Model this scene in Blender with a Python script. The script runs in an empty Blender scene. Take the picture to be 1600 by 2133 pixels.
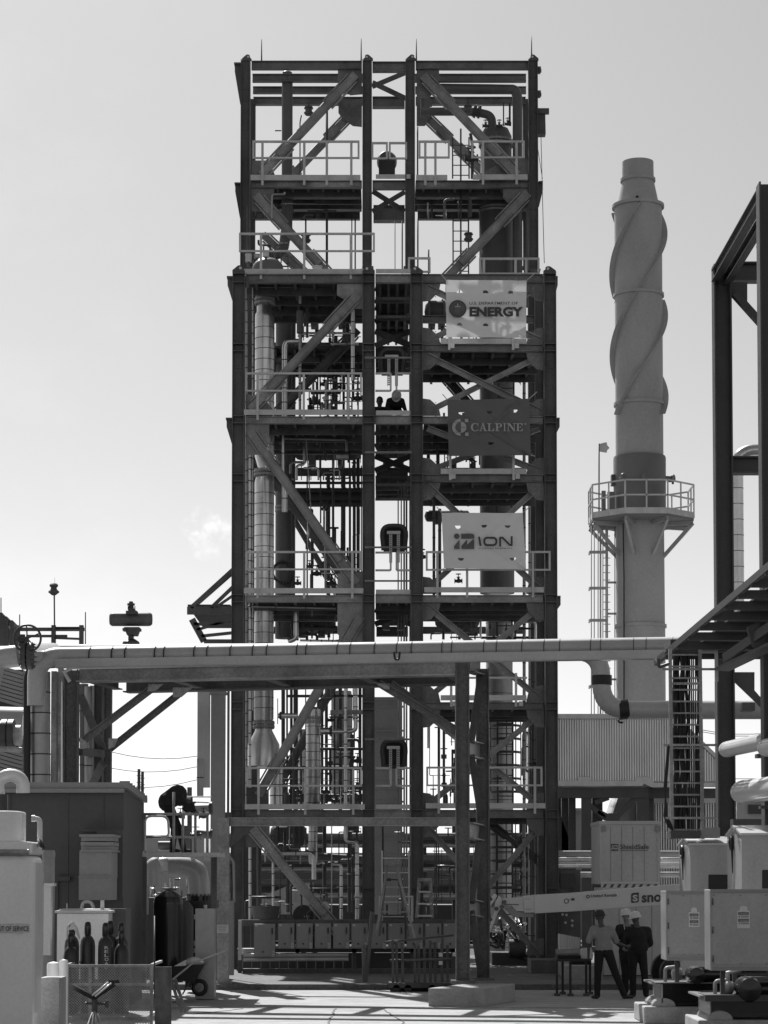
SKYSTR = 0.14; SKYPOW = 0.8; SUNSTR = 4.8; EXPO = 0.46
import bpy, bmesh, math, random
from mathutils import Vector, Matrix
R = math.radians
random.seed(11)
sc = bpy.context.scene
col = sc.collection

# ---------------- camera ----------------
F = 4745.0; PITCH = R(3.0); EYE = 2.5; CX = 800.0; CY = 1581.0
cam_d = bpy.data.cameras.new('camera'); cam = bpy.data.objects.new('camera', cam_d); col.objects.link(cam)
cam_d.sensor_fit = 'HORIZONTAL'; cam_d.sensor_width = 36; cam_d.lens = 36 * F / 1600
cam_d.shift_y = (CY - 1066.5) / 1600.0
cam_d.clip_start = 0.5; cam_d.clip_end = 8000
cam.location = (0, 0, EYE); cam.rotation_euler = (R(90) + PITCH, 0, 0)
sc.camera = cam

# ---------------- sky, sun, exposure ----------------
SUN = Vector((-0.30, 0.85, 1.0)).normalized()
EL = math.asin(SUN.z)
w = bpy.data.worlds.new('World'); sc.world = w; w.use_nodes = True
nt = w.node_tree; nt.nodes.clear()
def N(t, **k):
    n = nt.nodes.new(t)
    for a, b in k.items(): setattr(n, a, b)
    return n
sky = N('ShaderNodeTexSky', sky_type='NISHITA', sun_disc=False, sun_elevation=EL, sun_rotation=math.atan2(SUN.x, SUN.y),
        air_density=1.0, dust_density=0.9, ozone_density=1.0, altitude=0)
bw = N('ShaderNodeSeparateColor'); bg = N('ShaderNodeBackground'); out = N('ShaderNodeOutputWorld')
tc = N('ShaderNodeTexCoord'); mp = N('ShaderNodeMapping'); mp.inputs['Scale'].default_value = (3.0, 3.0, 5.0)
cn = N('ShaderNodeTexNoise'); cn.inputs['Scale'].default_value = 4.0; cn.inputs['Detail'].default_value = 7; cn.inputs['Roughness'].default_value = .62
cr = N('ShaderNodeMapRange'); cr.inputs[1].default_value = .46; cr.inputs[2].default_value = .8; cr.inputs[3].default_value = 0; cr.inputs[4].default_value = .07
# cloud wisps fade out toward the right half of the sky
sx = N('ShaderNodeSeparateXYZ'); mx = N('ShaderNodeMapRange'); mx.inputs[1].default_value = .02; mx.inputs[2].default_value = -.14; mx.inputs[3].default_value = .12; mx.inputs[4].default_value = 1
mm = N('ShaderNodeMath', operation='MULTIPLY'); ma = N('ShaderNodeMath', operation='ADD'); ma.inputs[1].default_value = 1.0
mf = N('ShaderNodeMath', operation='MULTIPLY')
pw = N('ShaderNodeMath', operation='POWER'); pw.inputs[1].default_value = SKYPOW
L = nt.links.new
L(sky.outputs[0], bw.inputs[0]); L(bw.outputs[0], pw.inputs[0])
L(tc.outputs['Generated'], mp.inputs[0]); L(mp.outputs[0], cn.inputs['Vector']); L(cn.outputs['Fac'], cr.inputs[0])
L(tc.outputs['Generated'], sx.inputs[0]); L(sx.outputs[0], mx.inputs[0]); L(cr.outputs[0], mm.inputs[0]); L(mx.outputs[0], mm.inputs[1])
L(mm.outputs[0], ma.inputs[0]); L(ma.outputs[0], mf.inputs[0]); L(pw.outputs[0], mf.inputs[1])
L(mf.outputs[0], bg.inputs['Color']); bg.inputs['Strength'].default_value = SKYSTR
L(bg.outputs[0], out.inputs[0])
sl = bpy.data.lights.new('sun', 'SUN'); sl.energy = SUNSTR; sl.angle = R(.53); sl.color = (1, 1, 1)
so = bpy.data.objects.new('sun', sl); col.objects.link(so); so.location = (-30, 60, 90)
so.rotation_euler = SUN.to_track_quat('Z', 'Y').to_euler()
sc.view_settings.view_transform = 'Standard'; sc.view_settings.look = 'None'; sc.view_settings.gamma = 1
sc.view_settings.exposure = EXPO

# ---------------- helpers ----------------
def P(px, py, Y):
    u = (px - CX) / F; v = (CY - py) / F
    dy = math.cos(PITCH) - v * math.sin(PITCH); dz = math.sin(PITCH) + v * math.cos(PITCH)
    t = Y / dy
    return Vector((u * t, Y, EYE + dz * t))
def G(px, py):        # point on the ground seen at a pixel
    v = (CY - py) / F
    dy = math.cos(PITCH) - v * math.sin(PITCH); dz = math.sin(PITCH) + v * math.cos(PITCH)
    t = -EYE / dz
    return Vector(((px - CX) / F * t, dy * t, 0))
def S(Y): return Y / F
LOC = {}
def mat(name, base, rough=.6, metal=0., var=.25, scale=3., bump=0., streak=0., fine=0.):
    m = bpy.data.materials.new(name); m.use_nodes = True; t = m.node_tree; b = t.nodes['Principled BSDF']
    b.inputs['Roughness'].default_value = rough; b.inputs['Metallic'].default_value = metal
    g = t.nodes.new('ShaderNodeNewGeometry'); mpn = t.nodes.new('ShaderNodeMapping')
    mpn.inputs['Scale'].default_value = (1, 1, 1 - .85 * streak)
    t.links.new(g.outputs['Position'], mpn.inputs[0])
    n = t.nodes.new('ShaderNodeTexNoise'); n.inputs['Scale'].default_value = scale; n.inputs['Detail'].default_value = 6; n.inputs['Roughness'].default_value = .62
    t.links.new(mpn.outputs[0], n.inputs['Vector'])
    r = t.nodes.new('ShaderNodeMapRange'); r.inputs[1].default_value = .3; r.inputs[2].default_value = .7
    r.inputs[3].default_value = base * (1 - var); r.inputs[4].default_value = base * (1 + var)
    t.links.new(n.outputs['Fac'], r.inputs[0])
    src = r.outputs[0]
    if fine:
        n2 = t.nodes.new('ShaderNodeTexNoise'); n2.inputs['Scale'].default_value = scale * 14; n2.inputs['Detail'].default_value = 3
        t.links.new(g.outputs['Position'], n2.inputs['Vector'])
        r2 = t.nodes.new('ShaderNodeMapRange'); r2.inputs[1].default_value = .35; r2.inputs[2].default_value = .65
        r2.inputs[3].default_value = 1 - fine; r2.inputs[4].default_value = 1 + fine
        t.links.new(n2.outputs['Fac'], r2.inputs[0])
        k = t.nodes.new('ShaderNodeMath'); k.operation = 'MULTIPLY'; t.links.new(src, k.inputs[0]); t.links.new(r2.outputs[0], k.inputs[1]); src = k.outputs[0]
    t.links.new(src, b.inputs['Base Color'])
    rr = t.nodes.new('ShaderNodeMapRange'); rr.inputs[3].default_value = max(.05, rough - .12); rr.inputs[4].default_value = min(1, rough + .12)
    t.links.new(n.outputs['Fac'], rr.inputs[0]); t.links.new(rr.outputs[0], b.inputs['Roughness'])
    if bump:
        bp = t.nodes.new('ShaderNodeBump'); bp.inputs['Strength'].default_value = bump; bp.inputs['Distance'].default_value = .02
        t.links.new(n.outputs['Fac'], bp.inputs['Height']); t.links.new(bp.outputs[0], b.inputs['Normal'])
    return m
M = {}
M['steel'] = mat('painted_steel', .1, .55, 0, .45, 1.6, .05, .6, .12)
M['steel_b'] = mat('weathered_galvanised_beam', .31, .5, .2, .4, 1.3, .05, .2, .15)
M['steel_k'] = mat('dark_steel', .06, .5, 0, .3, 2, 0, .3, .1)
M['galv'] = mat('galvanised_steel', .55, .5, .1, .15, 2.5, 0, .3, .08)
M['brace'] = mat('brace_steel', .25, .5, .1, .42, 1.8, .05, .2, .1)
M['grate'] = mat('grating', .09, .7, 0, .3, 3)
M['clad'] = mat('metal_cladding', .62, .3, .92, .22, 2.2, .12, .5)
M['clad_d'] = mat('dull_cladding', .36, .42, .7, .25, 2, .08, .5)
M['white'] = mat('white_cladding', .62, .45, 0, .06, 2, .03, 0, .03)
M['pipe_g'] = mat('grey_pipe_jacket', .38, .5, .0, .12, 1.5, .03, .2, .05)
M['stack'] = mat('stack_paint', .38, .6, 0, .14, .7, .02, .5, .05)
M['stack_d'] = mat('stack_dark_band', .17, .6, 0, .15, .8, .02, .4)
M['black'] = mat('black_rubber', .012, .5, 0, .3, 4)
M['blackp'] = mat('gloss_black_paint', .012, .2, 0, .2, 3)
M['vessel'] = mat('vessel_paint', .12, .5, 0, .25, 1.2, .03, .5, .06)
M['seam'] = mat('seam', .03, .6, 0, .2, 3)
M['conc'] = mat('concrete', .36, .85, 0, .22, 2.2, .25, 0, .12)
M['box'] = mat('cabinet_paint', .36, .5, 0, .16, 1.6, .02, .6, .05)
M['box_l'] = mat('pale_cabinet_paint', .55, .45, 0, .06, 2.5, .02, .3, .04)
M['bldg'] = mat('building_paint', .095, .7, 0, .12, .8, .02, .6, .05)
M['duct'] = mat('duct_sheet_metal', .28, .5, .2, .12, 1.2, .03, .4, .04)
M['banner'] = mat('white_vinyl', .86, .5, 0, .05, 1.3, .9)
M['banner_d'] = mat('dark_vinyl', .11, .4, 0, .12, 1.3, .9)
M['ink'] = mat('dark_print', .05, .5, 0, .1, 4)
M['ink_m'] = mat('mid_print', .10, .5, 0, .3, 8)
M['ink_l'] = mat('light_print', .42, .5, 0, .08, 4)
M['label'] = mat('paper_label', .6, .6, 0, .05, 6)
M['tank'] = mat('moulded_tank_plastic', .8, .5, 0, .06, 1.5, .02, .3, .03)
M['corr'] = mat('corrugated_sheet', .9, .5, .1, .14, 1.5, .02, .8)
M['skin'] = mat('skin', .22, .6, 0, .1, 20)
M['skin_d'] = mat('dark_skin', .07, .6, 0, .1, 20)
M['shirt'] = mat('light_shirt', .24, .9, 0, .15, 9, .3)
M['jacket'] = mat('black_jacket', .018, .9, 0, .3, 9, .3)
M['shirt_d'] = mat('dark_shirt', .016, .9, 0, .3, 9, .3)
M['trousers'] = mat('dark_trousers', .012, .9, 0, .3, 9, .3)
M['hat'] = mat('white_hard_hat', .62, .35, 0, .05, 6)
M['hair'] = mat('dark_hair', .03, .9, 0, .3, 30)
M['rust'] = mat('rusted_wood_panel', .14, .8, 0, .5, 5, .1, .5, .3)
M['glass'] = mat('dark_glass', .02, .15, 0, .1, 3)
M['cyl'] = mat('gas_cylinder_paint', .018, .4, 0, .3, 6, 0, .3, .1)
M['wood'] = mat('weathered_timber', .3, .85, 0, .3, 6, .2)

for k_ in ('box', 'box_l', 'tank', 'white', 'pipe_g'):
    b = M[k_].node_tree.nodes['Principled BSDF']; b.inputs['Coat Weight'].default_value = .8; b.inputs['Coat Roughness'].default_value = .12
M['steel_m'] = mat('mid_grey_steel', .17, .5, .05, .42, 1.6, .05, .3, .15)
M['cont'] = mat('container_paint', .5, .5, 0, .12, 1.4, .03, .5, .05)
M['rack'] = mat('rack_steel', .12, .5, .1, .4, 1.3, .05, .2, .2)
M['conc_shade'] = mat('shade_dark_concrete', .13, .9, 0, .35, 1.0, .2, 0, .2)  # dark base tone paints in the shade lying on the tower slab
for k_, tr in (('banner', .15), ('banner_d', .06)):      # vinyl lets some of the backlight through
    t = M[k_].node_tree; b = t.nodes['Principled BSDF']; o_ = t.nodes['Material Output']
    ts = t.nodes.new('ShaderNodeBsdfTranslucent'); ts.inputs['Color'].default_value = (.8, .8, .8, 1)
    mx_ = t.nodes.new('ShaderNodeMixShader'); mx_.inputs[0].default_value = tr
    t.links.new(b.outputs[0], mx_.inputs[1]); t.links.new(ts.outputs[0], mx_.inputs[2]); t.links.new(mx_.outputs[0], o_.inputs['Surface'])
ORD = ['first', 'second', 'third', 'fourth', 'fifth', 'sixth', 'seventh', 'eighth', 'ninth', 'tenth', 'eleventh', 'twelfth', 'thirteenth', 'fourteenth', 'fifteenth', 'sixteenth']
def storey(y):
    return 'top storey' if y < 870 else 'middle storey' if y < 1240 else 'storey above the overhead line' if y < 1345 else 'storey below the overhead line' if y < 1700 else 'ground floor'
class MB:
    def __init__(s): s.v = []; s.f = []; s.mi = 0; s.fm = []; s.sm = []
    def add(s, vs, fs, smooth=False):
        o = len(s.v); s.v += [Vector(x) for x in vs]
        for f in fs: s.f.append([o + i for i in f]); s.fm.append(s.mi); s.sm.append(smooth)
        return s
    def box(s, x0, x1, y0, y1, z0, z1):
        return s.add([(x0,y0,z0),(x1,y0,z0),(x1,y1,z0),(x0,y1,z0),(x0,y0,z1),(x1,y0,z1),(x1,y1,z1),(x0,y1,z1)],
                     [(3,2,1,0),(4,5,6,7),(0,1,5,4),(1,2,6,5),(2,3,7,6),(3,0,4,7)])
    def pbox(s, px0, px1, py0, py1, Y, d):      # front face covers the pixel rectangle at depth Y
        a = P(px0, py1, Y); b = P(px1, py0, Y)
        return s.box(a.x, b.x, Y, Y + d, a.z, b.z)
    def beam(s, a, b, w, h, up=(0,0,1)):        # solid bar; w across, h along up
        a = Vector(a); b = Vector(b); d = (b - a).normalized(); up = Vector(up)
        if abs(d.dot(up)) > .99: up = Vector((0,1,0))
        sd = d.cross(up).normalized(); u = sd.cross(d).normalized()
        q = [sd*w/2*i + u*h/2*j for i, j in ((-1,-1),(1,-1),(1,1),(-1,1))]
        return s.add([a+k for k in q] + [b+k for k in q], [(0,1,2,3),(7,6,5,4),(0,4,5,1),(1,5,6,2),(2,6,7,3),(3,7,4,0)])
    def ibeam(s, a, b, w, h, n=(0,1,0), tf=.025, tw=.016):   # web normal n, depth h, flange width w
        a = Vector(a); b = Vector(b); d = (b - a).normalized(); n = Vector(n); n = (n - d*n.dot(d)).normalized()
        u = n.cross(d).normalized()
        for sg in (-1, 1):
            o = u * sg * (h/2 - tf/2); s.beam(a+o, b+o, w, tf, up=u)
        s.beam(a, b, tw, h - 2*tf - .002, up=u)
        return s
    def tube(s, pts, r, seg=14, cap=True, closed=False):
        pts = [Vector(p) for p in pts]; n = len(pts)
        rs = r if isinstance(r, (list, tuple)) else [r]*n
        ts = []
        for i in range(n):
            if closed: t = pts[(i+1)%n] - pts[i-1]
            else: t = pts[min(i+1,n-1)] - pts[max(i-1,0)]
            ts.append(t.normalized() if t.length > 1e-9 else Vector((0,0,1)))
        ref = Vector((0,0,1)) if abs(ts[0].z) < .9 else Vector((0,1,0))
        u = ts[0].cross(ref).normalized(); vs = []
        for i in range(n):
            u = (u - ts[i]*u.dot(ts[i]))
            u = u.normalized() if u.length > 1e-6 else ts[i].orthogonal().normalized()
            v = ts[i].cross(u)
            for k in range(seg):
                a = 2*math.pi*k/seg; vs.append(pts[i] + (u*math.cos(a) + v*math.sin(a))*rs[i])
        fs = []
        for i in range(n if closed else n-1):
            j = (i+1) % n
            for k in range(seg): fs.append((i*seg+k, i*seg+(k+1)%seg, j*seg+(k+1)%seg, j*seg+k))
        s.add(vs, fs, True)
        if cap and not closed:
            o = len(s.v) - n*seg
            s.f.append([o+k for k in range(seg)][::-1]); s.fm.append(s.mi); s.sm.append(False)
            s.f.append([o+(n-1)*seg+k for k in range(seg)]); s.fm.append(s.mi); s.sm.append(False)
        return s
    def lathe(s, c, prof, seg=32, axis='z'):
        c = Vector(c); vs = []
        for r, z in prof:
            for k in range(seg):
                a = 2*math.pi*k/seg; x, y = math.cos(a)*r, math.sin(a)*r
                vs.append(c + (Vector((x,y,z)) if axis=='z' else Vector((z,x,y)) if axis=='x' else Vector((x,z,y))))
        fs = [(i*seg+k, i*seg+(k+1)%seg, (i+1)*seg+(k+1)%seg, (i+1)*seg+k) for i in range(len(prof)-1) for k in range(seg)]
        return s.add(vs, fs, True)
    def plate(s, poly, d):
        poly = [Vector(p) for p in poly]; d = Vector(d); n = len(poly)
        return s.add(poly + [p + d for p in poly], [tuple(range(n)), tuple(range(2*n-1, n-1, -1))] + [(i, i+n, (i+1)%n+n, (i+1)%n) for i in range(n)])
    def pplate(s, pix, Y, d): return s.plate([P(x, y, Y) for x, y in pix], (0, d, 0))
    def ring(s, c, R0, r, axis='z', seg=32, t=8):
        c = Vector(c); pts = []
        for k in range(seg):
            a = 2*math.pi*k/seg; x, y = math.cos(a)*R0, math.sin(a)*R0
            pts.append(c + (Vector((x,y,0)) if axis=='z' else Vector((0,x,y)) if axis=='x' else Vector((x,0,y))))
        return s.tube(pts, r, t, closed=True)
    def build(s, name, m, parent=None, loc=None):
        me = bpy.data.meshes.new(name)
        if parent is not None: o0 = LOC[parent]
        elif loc is not None: o0 = Vector(loc)
        else:
            xs = [v.x for v in s.v]; ys = [v.y for v in s.v]; zs = [v.z for v in s.v]
            o0 = Vector(((min(xs)+max(xs))/2, (min(ys)+max(ys))/2, min(zs)))
        me.from_pydata([v - o0 for v in s.v], [], s.f)
        ms = m if isinstance(m, (list, tuple)) else [m]
        for k in ms: me.materials.append(M[k] if isinstance(k, str) else k)
        me.polygons.foreach_set('material_index', s.fm); me.polygons.foreach_set('use_smooth', s.sm)
        me.update()
        bm = bmesh.new(); bm.from_mesh(me); bmesh.ops.recalc_face_normals(bm, faces=bm.faces)
        for e in bm.edges:
            if len(e.link_faces) == 2 and e.calc_face_angle(0) > .7: e.smooth = False
        bm.to_mesh(me); bm.free()
        o = bpy.data.objects.new(name, me); col.objects.link(o)
        if parent is not None: o.parent = parent; LOC[o] = o0
        else: o.location = o0; LOC[o] = o0
        return o
def tag(o, label=None, cat=None, group=None, kind=None):
    if label: o['label'] = label
    if cat: o['category'] = cat
    if group: o['group'] = group
    if kind: o['kind'] = kind
    return o
def empty(name, loc, label, cat, group=None):
    o = bpy.data.objects.new(name, None); o.empty_display_size = .3; col.objects.link(o); o.location = loc; LOC[o] = Vector(loc)
    return tag(o, label, cat, group)
def copy_tree(o, off, label=None, parent=None):
    c = o.copy(); col.objects.link(c)
    if parent is not None: c.parent = parent
    else: c.location = o.location + Vector(off)
    if label: c['label'] = label
    for ch in [x for x in bpy.data.objects if x.parent == o]: copy_tree(ch, off, None, c)
    return c
def text(body, x0, x1, pyb, Y, hpx, mname, parent, name='lettering', bold=.0, shear=0., slope=0., ang=0.):
    """lettering whose box runs from pixel x0 to x1, baseline at pyb, cap height hpx pixels"""
    cu = bpy.data.curves.new(name, 'FONT'); cu.body = body; cu.size = 1; cu.extrude = .0; cu.offset = bold; cu.shear = shear
    cu.resolution_u = 3
    o = bpy.data.objects.new(name, cu); col.objects.link(o)
    dg = bpy.context.evaluated_depsgraph_get(); me = bpy.data.meshes.new_from_object(o.evaluated_get(dg))
    bpy.data.objects.remove(o); bpy.data.curves.remove(cu)
    xs = [v.co.x for v in me.vertices]; ys = [v.co.y for v in me.vertices]
    a = P(x0, pyb, Y); b = P(x1, pyb, Y); W = b.x - a.x; H = hpx * S(Y)
    base = LOC[parent]
    mnx, mxx = min(xs), max(xs); capm = max(ys)
    for v in me.vertices:
        u = (v.co.x - mnx) / (mxx - mnx) * W; z = v.co.y / capm * H + u * slope
        v.co = Vector((a.x + u, Y, a.z + z)) - base
    me.materials.append(M[mname]); me.name = name
    o = bpy.data.objects.new(name, me); col.objects.link(o); o.parent = parent; LOC[o] = base
    return o
# ======================= SETTING =======================
gm = mat('concrete_ground', .38, .9, 0, .10, .35, .12, 0, .08)
def groundmat():
    m = gm; t = m.node_tree; b = t.nodes['Principled BSDF']; src = b.inputs['Base Color'].links[0].from_socket
    g = t.nodes.new('ShaderNodeNewGeometry'); sp = t.nodes.new('ShaderNodeSeparateXYZ'); t.links.new(g.outputs['Position'], sp.inputs[0])
    # long trowel and tyre stains
    mpn = t.nodes.new('ShaderNodeMapping'); mpn.inputs['Scale'].default_value = (.5, 2.6, 1); t.links.new(g.outputs['Position'], mpn.inputs[0])
    n = t.nodes.new('ShaderNodeTexNoise'); n.inputs['Scale'].default_value = 1.7; n.inputs['Detail'].default_value = 8; n.inputs['Roughness'].default_value = .7
    t.links.new(mpn.outputs[0], n.inputs['Vector'])
    r = t.nodes.new('ShaderNodeMapRange'); r.inputs[1].default_value = .33; r.inputs[2].default_value = .58; r.inputs[3].default_value = .55; r.inputs[4].default_value = 1.05
    t.links.new(n.outputs['Fac'], r.inputs[0])
    k = t.nodes.new('ShaderNodeMath'); k.operation = 'MULTIPLY'; t.links.new(src, k.inputs[0]); t.links.new(r.outputs[0], k.inputs[1])
    t.links.new(k.outputs[0], b.inputs['Base Color'])
groundmat()
m = MB(); m.add([(-400,-60,0),(400,-60,0),(400,3500,0),(-400,3500,0)], [(0,1,2,3)])
M['asph_low_bounce'] = mat('low_bounce_asphalt', .05, .9, 0, .25, 1.2, .2, 0, .2)  # unseen near ground made this dark to cut light bounced onto fronts
gr = m.build('ground', 'asph_low_bounce', loc=(0,0,0)); tag(gr, kind='structure')
m = MB(); m.box(-16, 12, 37.2, 51.25, -.2, .004)
pa = m.build('pavement', gm, loc=(0,0,0)); tag(pa, kind='structure')
# expansion joints and cracks as thin strips
m = MB()
def strip(pts, w):
    for a, b in zip(pts, pts[1:]): m.beam(a, b, w, .008)
def jag(a, b, n, amp):
    a = Vector(a); b = Vector(b); pts = []
    for i in range(n+1):
        p = a.lerp(b, i/n); 
        if 0 < i < n: p.x += random.uniform(-amp, amp)
        pts.append(p)
    return pts
strip(jag((-.98, 38, .008), (-.92, 43.8, .008), 14, .03), .035)
strip(jag((.45, 38, .008), (-.02, 44, .008), 14, .03), .03)
strip([(-12, 44.05, .008), (12, 44.05, .008)], .02)
strip(jag((-3.5, 42, .008), (-2.7, 43.8, .008), 6, .05), .015)
cr_ = m.build('ground_joints', 'seam', loc=(0,0,0)); tag(cr_, kind='structure')
# raised slab the plant stands on
m = MB(); m.box(8, 24, 62, 135, -.2, .004)  # added sunlit concrete, put in to bounce light onto the corrugated wall
yd = m.build('bounce_yard', gm, loc=(0,0,0)); tag(yd, kind='structure')
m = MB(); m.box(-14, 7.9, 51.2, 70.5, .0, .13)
pv = m.build('pavement', 'conc_shade', loc=(0,0,0)); tag(pv, kind='structure')

# ======================= PROCESS TOWER =======================
YF, YM, YB = 60.0, 64.3, 67.6
tower = empty('process_tower', (1.5, 63, .13), 'tall dark steel process tower of two braced modules hung with three banners', 'process tower')
def bolts(mb, px0, px1, py0, py1, Y, nx, ny, r=1.3):
    for i in range(nx):
        for j in range(ny):
            c = P(px0 + (px1-px0)*(i/(nx-1) if nx > 1 else .5), py0 + (py1-py0)*(j/(ny-1) if ny > 1 else .5), Y)
            mb.tube([c, c + Vector((0, -.025, 0))], r*S(Y), 6)
def column(px, w, py0, py1, Y, parent=tower, m='steel', name='column', n=(0,1,0), pxb=None):
    a = P(px, py0, Y); b = P(pxb if pxb else px, py1, Y)
    if not pxb: b.x = a.x
    b.z = max(b.z, .13)
    mb = MB(); mb.ibeam(b, a, w*S(Y)*.95, w*S(Y), n, .022, .02)
    if m == 'steel' and py1-py0 > 400:
        z = b.z + 1.5
        while z < a.z - .3:
            for s_ in (-1, 1):
                c = Vector((b.x + s_*w*S(Y)*.2, Y-.011, z)); mb.tube([c, c+Vector((0,-.02,0))], .02, 6)
            z += .33 if int(z/2.2) % 2 else 1.1
    if w > 22 and py1 > 2000:
        for q_ in (572,590,718,733,868,883,989,1004,1240,1255,1463,1478,1687,1704,1850):
            z = P(800, q_, Y).z; h_ = w*S(Y)*.5; mb.box(b.x-h_*1.01, b.x+h_*1.01, Y-h_*.98, Y-.012, z-.012, z+.012)
        for q_ in (744, 1140, 1540):      # bolted splice cover plates
            z = P(800, q_, Y).z; mb.box(b.x-h_*.62, b.x+h_*.62, Y-.03, Y-.0115, z-.3, z+.3)
            for i in range(-1, 2):
                for j in range(-2, 3): c = Vector((b.x+i*h_*.4, Y-.03, z+j*.11)); mb.tube([c, c+Vector((0,-.02,0))], .018, 6)
    mb.box(b.x - w*S(Y)*.7, b.x + w*S(Y)*.7, Y - w*S(Y)*.7, Y + w*S(Y)*.7, b.z, b.z + .04)
    return mb.build(name, m, parent)
LC = [498, 768, 868, 1145]; UC = [512, 765, 854.5, 1110]
for i, px in enumerate(LC):
    column(px, 26, 568, 2020, YF); X = P(px, 1300, YF).x
    pm = CX + X / S(YM); column(pm, 20, 575, 2015, YM, m='steel')
    pb = CX + X / S(YB); column(pb, 17, 600, 2010, YB, m='steel')
for px in UC:
    column(px, 20, 126, 566, YM + .45)
    pb = CX + (px-CX)*(YM+.45)/YB; column(pb, 17, 206, 560, YB)
# collars (splice plates) and lifting lugs
def lug(px, py, w, h, Y, flip=1):
    mb = MB(); s = flip
    pts = [(-w*.5,0),(-w*.5,-h*.35),(-w*.05,-h*.95),(w*.15,-h),(w*.32,-h*.85),(w*.34,-h*.5),(w*.5,-h*.3),(w*.5,0)]
    mb.plate([P(px + s*x, py + y, Y) for x, y in pts], (0, .05, 0))
    c = P(px + s*w*.14, py - h*.62, Y - .006); mb.mi = 1; mb.tube([c, c + Vector((0, .065, 0))], w*.11*S(Y), 10); mb.mi = 0
    return mb.build('lifting_lug', ['steel', 'banner'], tower)
for px in LC[:1]: lug(px - 1, 568, 26, 16, YF)
for px in LC[1:]: lug(px, 568, 26, 14, YF, -1)
for px, f in zip(UC, (1, -1, 1, -1)): lug(px + 2, 126, 20, 13, YM + .4, f)
def hbeam(px0, px1, py0, py1, Y, m='steel_m', name='beam', parent=tower, fw=None):
    a = P(px0, (py0+py1)/2, Y); b = P(px1, (py0+py1)/2, Y); h = (py1-py0)*S(Y)
    b.z = a.z = (a.z+b.z)/2
    mb = MB(); mb.ibeam(a, b, fw or h*.8, h, (0,1,0), .018, .014)
    for q, s in ((a, 1), (b, -1)):     # clip plates and bolts at each end
        if abs(b.x-a.x) > 1:
            mb.box(min(q.x+s*.05, q.x+s*.3), max(q.x+s*.05, q.x+s*.3), Y-.022, Y-.0075, a.z-h*.3, a.z+h*.3)
            for k in (-.18, .18):
                for j in (.1, .22):
                    c = Vector((q.x+s*j, Y-.022, a.z+h*k)); mb.tube([c, c+Vector((0,-.02,0))], .018, 6)
    return mb.build(name, m, parent)
YU = YM + .45
# upper module: top ring
for a, b in ((524, 754), (866, 1100)):
    hbeam(a, b, 128, 145, YU)
hbeam(776, 845, 130, 150, YU)
for (a, b) in ((526, 756), (864, 1096)):
    hbeam(a, b, 155, 171, YU + 1.1); hbeam(a+1, b, 181, 195, YU + 1.9); hbeam(a+2, b-1, 203, 219, YB)
hbeam(776, 843, 203, 225, YB)
# upper mid level
for a, b in ((523, 754), (866, 1100)):
    hbeam(a, b, 377, 392, YU)
    hbeam(a+2, b-3, 399, 414, YU+1.1); hbeam(a+3, b-3, 420, 438, YU+1.9); hbeam(a+4, b-4, 441, 458, YB)
hbeam(776, 845, 377, 395, YU); hbeam(778, 843, 430, 462, YB)
# lower module levels
for a, b in ((512, 755), (881, 1131)):
    hbeam(a, b, 572, 590, YF)
    for py in (868, 1240): hbeam(a, b, py, py+15, YF, m='steel_b')
    hbeam(a, b, 1687, 1704, YF)
for py in (572, 866, 1238, 1687): hbeam(782, 856, py, py+18, YF, m='steel_b')
for py in (718, 989, 1463): hbeam(881, 1131, py, py+15, YF)
def zlev(py, Y): return P(800, py, Y).z
def dpy(py, Y0, Y1): # pixel row of the same height farther back
    z = zlev(py, Y0); lo, hi = 0, 2133
    for _ in range(30):
        mid = (lo+hi)/2
        if P(800, mid, Y1).z > z: lo = mid
        else: hi = mid
    return lo
for py in (575, 868, 1240, 1687):
    for Y in (YM, YB):
        q = dpy(py, YF, Y); k = YF / Y
        for a, b in ((510, 757), (880, 1133)):
            hbeam(CX+(a-CX)*k, CX+(b-CX)*k, q, q+16*k, Y)
for py in (868, 1240):
    q = dpy(py, YF, YB); hbeam(784, 850, q, q+20, YB, m='steel_k')
q = dpy(1150, YF, YB)
# side stub brackets
def stub(px0, px1, py0, py1, Y):
    mb = MB(); mb.plate([P(px0, py0, Y), P(px1, py0, Y), P(px1, py1, Y), P(px0+(px1-px0)*.8, py1, Y), P(px0, py0+18, Y)], (0, .08, 0))
    a = P(min(px0,px1), py0+9, Y+.2); b = P(max(px0,px1), py0-1, Y-.1); mb.box(a.x, b.x, Y-.12, Y+.2, b.z-.04, b.z)
    mb.build('side_bracket', 'steel', tower)
for a in ((489, 503, 131, 216, YU), (490, 502, 381, 453, YU), (474, 487, 576, 628, YF), (472, 486, 871, 926, YF),
          (1131, 1121, 378, 430, YU), (1162, 1154, 576, 618, YF), (1166, 1156, 871, 905, YF), (1168, 1157, 1242, 1272, YF)): stub(*a)
# decks with joists
def deck(px0, px1, py, Y0, Y1, jn=7):
    a = P(px0, py, Y0); b = P(px1, py, Y0); z = a.z
    mb = MB(); mb.box(a.x, b.x, Y0+.15, Y1-.1, z-.04, z)
    mb.build('floor_deck', 'grate', tower)
    mb = MB()
    for i in range(jn):
        x = a.x + (b.x-a.x)*(i+.5)/jn; mb.beam((x, Y0+.3, z-.12), (x, Y1-.3, z-.12), .07, .14)
    for i in range(3):
        y = Y0 + (Y1-Y0)*(i+1)/4; mb.beam((a.x, y, z-.2), (b.x, y, z-.2), .08, .2)
    mb.build('joist_frame', 'steel', tower)
deck(530, 752, 374, YU, YB); deck(866, 1096, 374, YU, YB)
for py in (571, 866, 1238, 1687): deck(512, 755, py, YF, YM, 6)
for py in (866, 1238, 1687, 718, 989, 1463): deck(884, 1131, py, YF, YM, 6)
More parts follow.
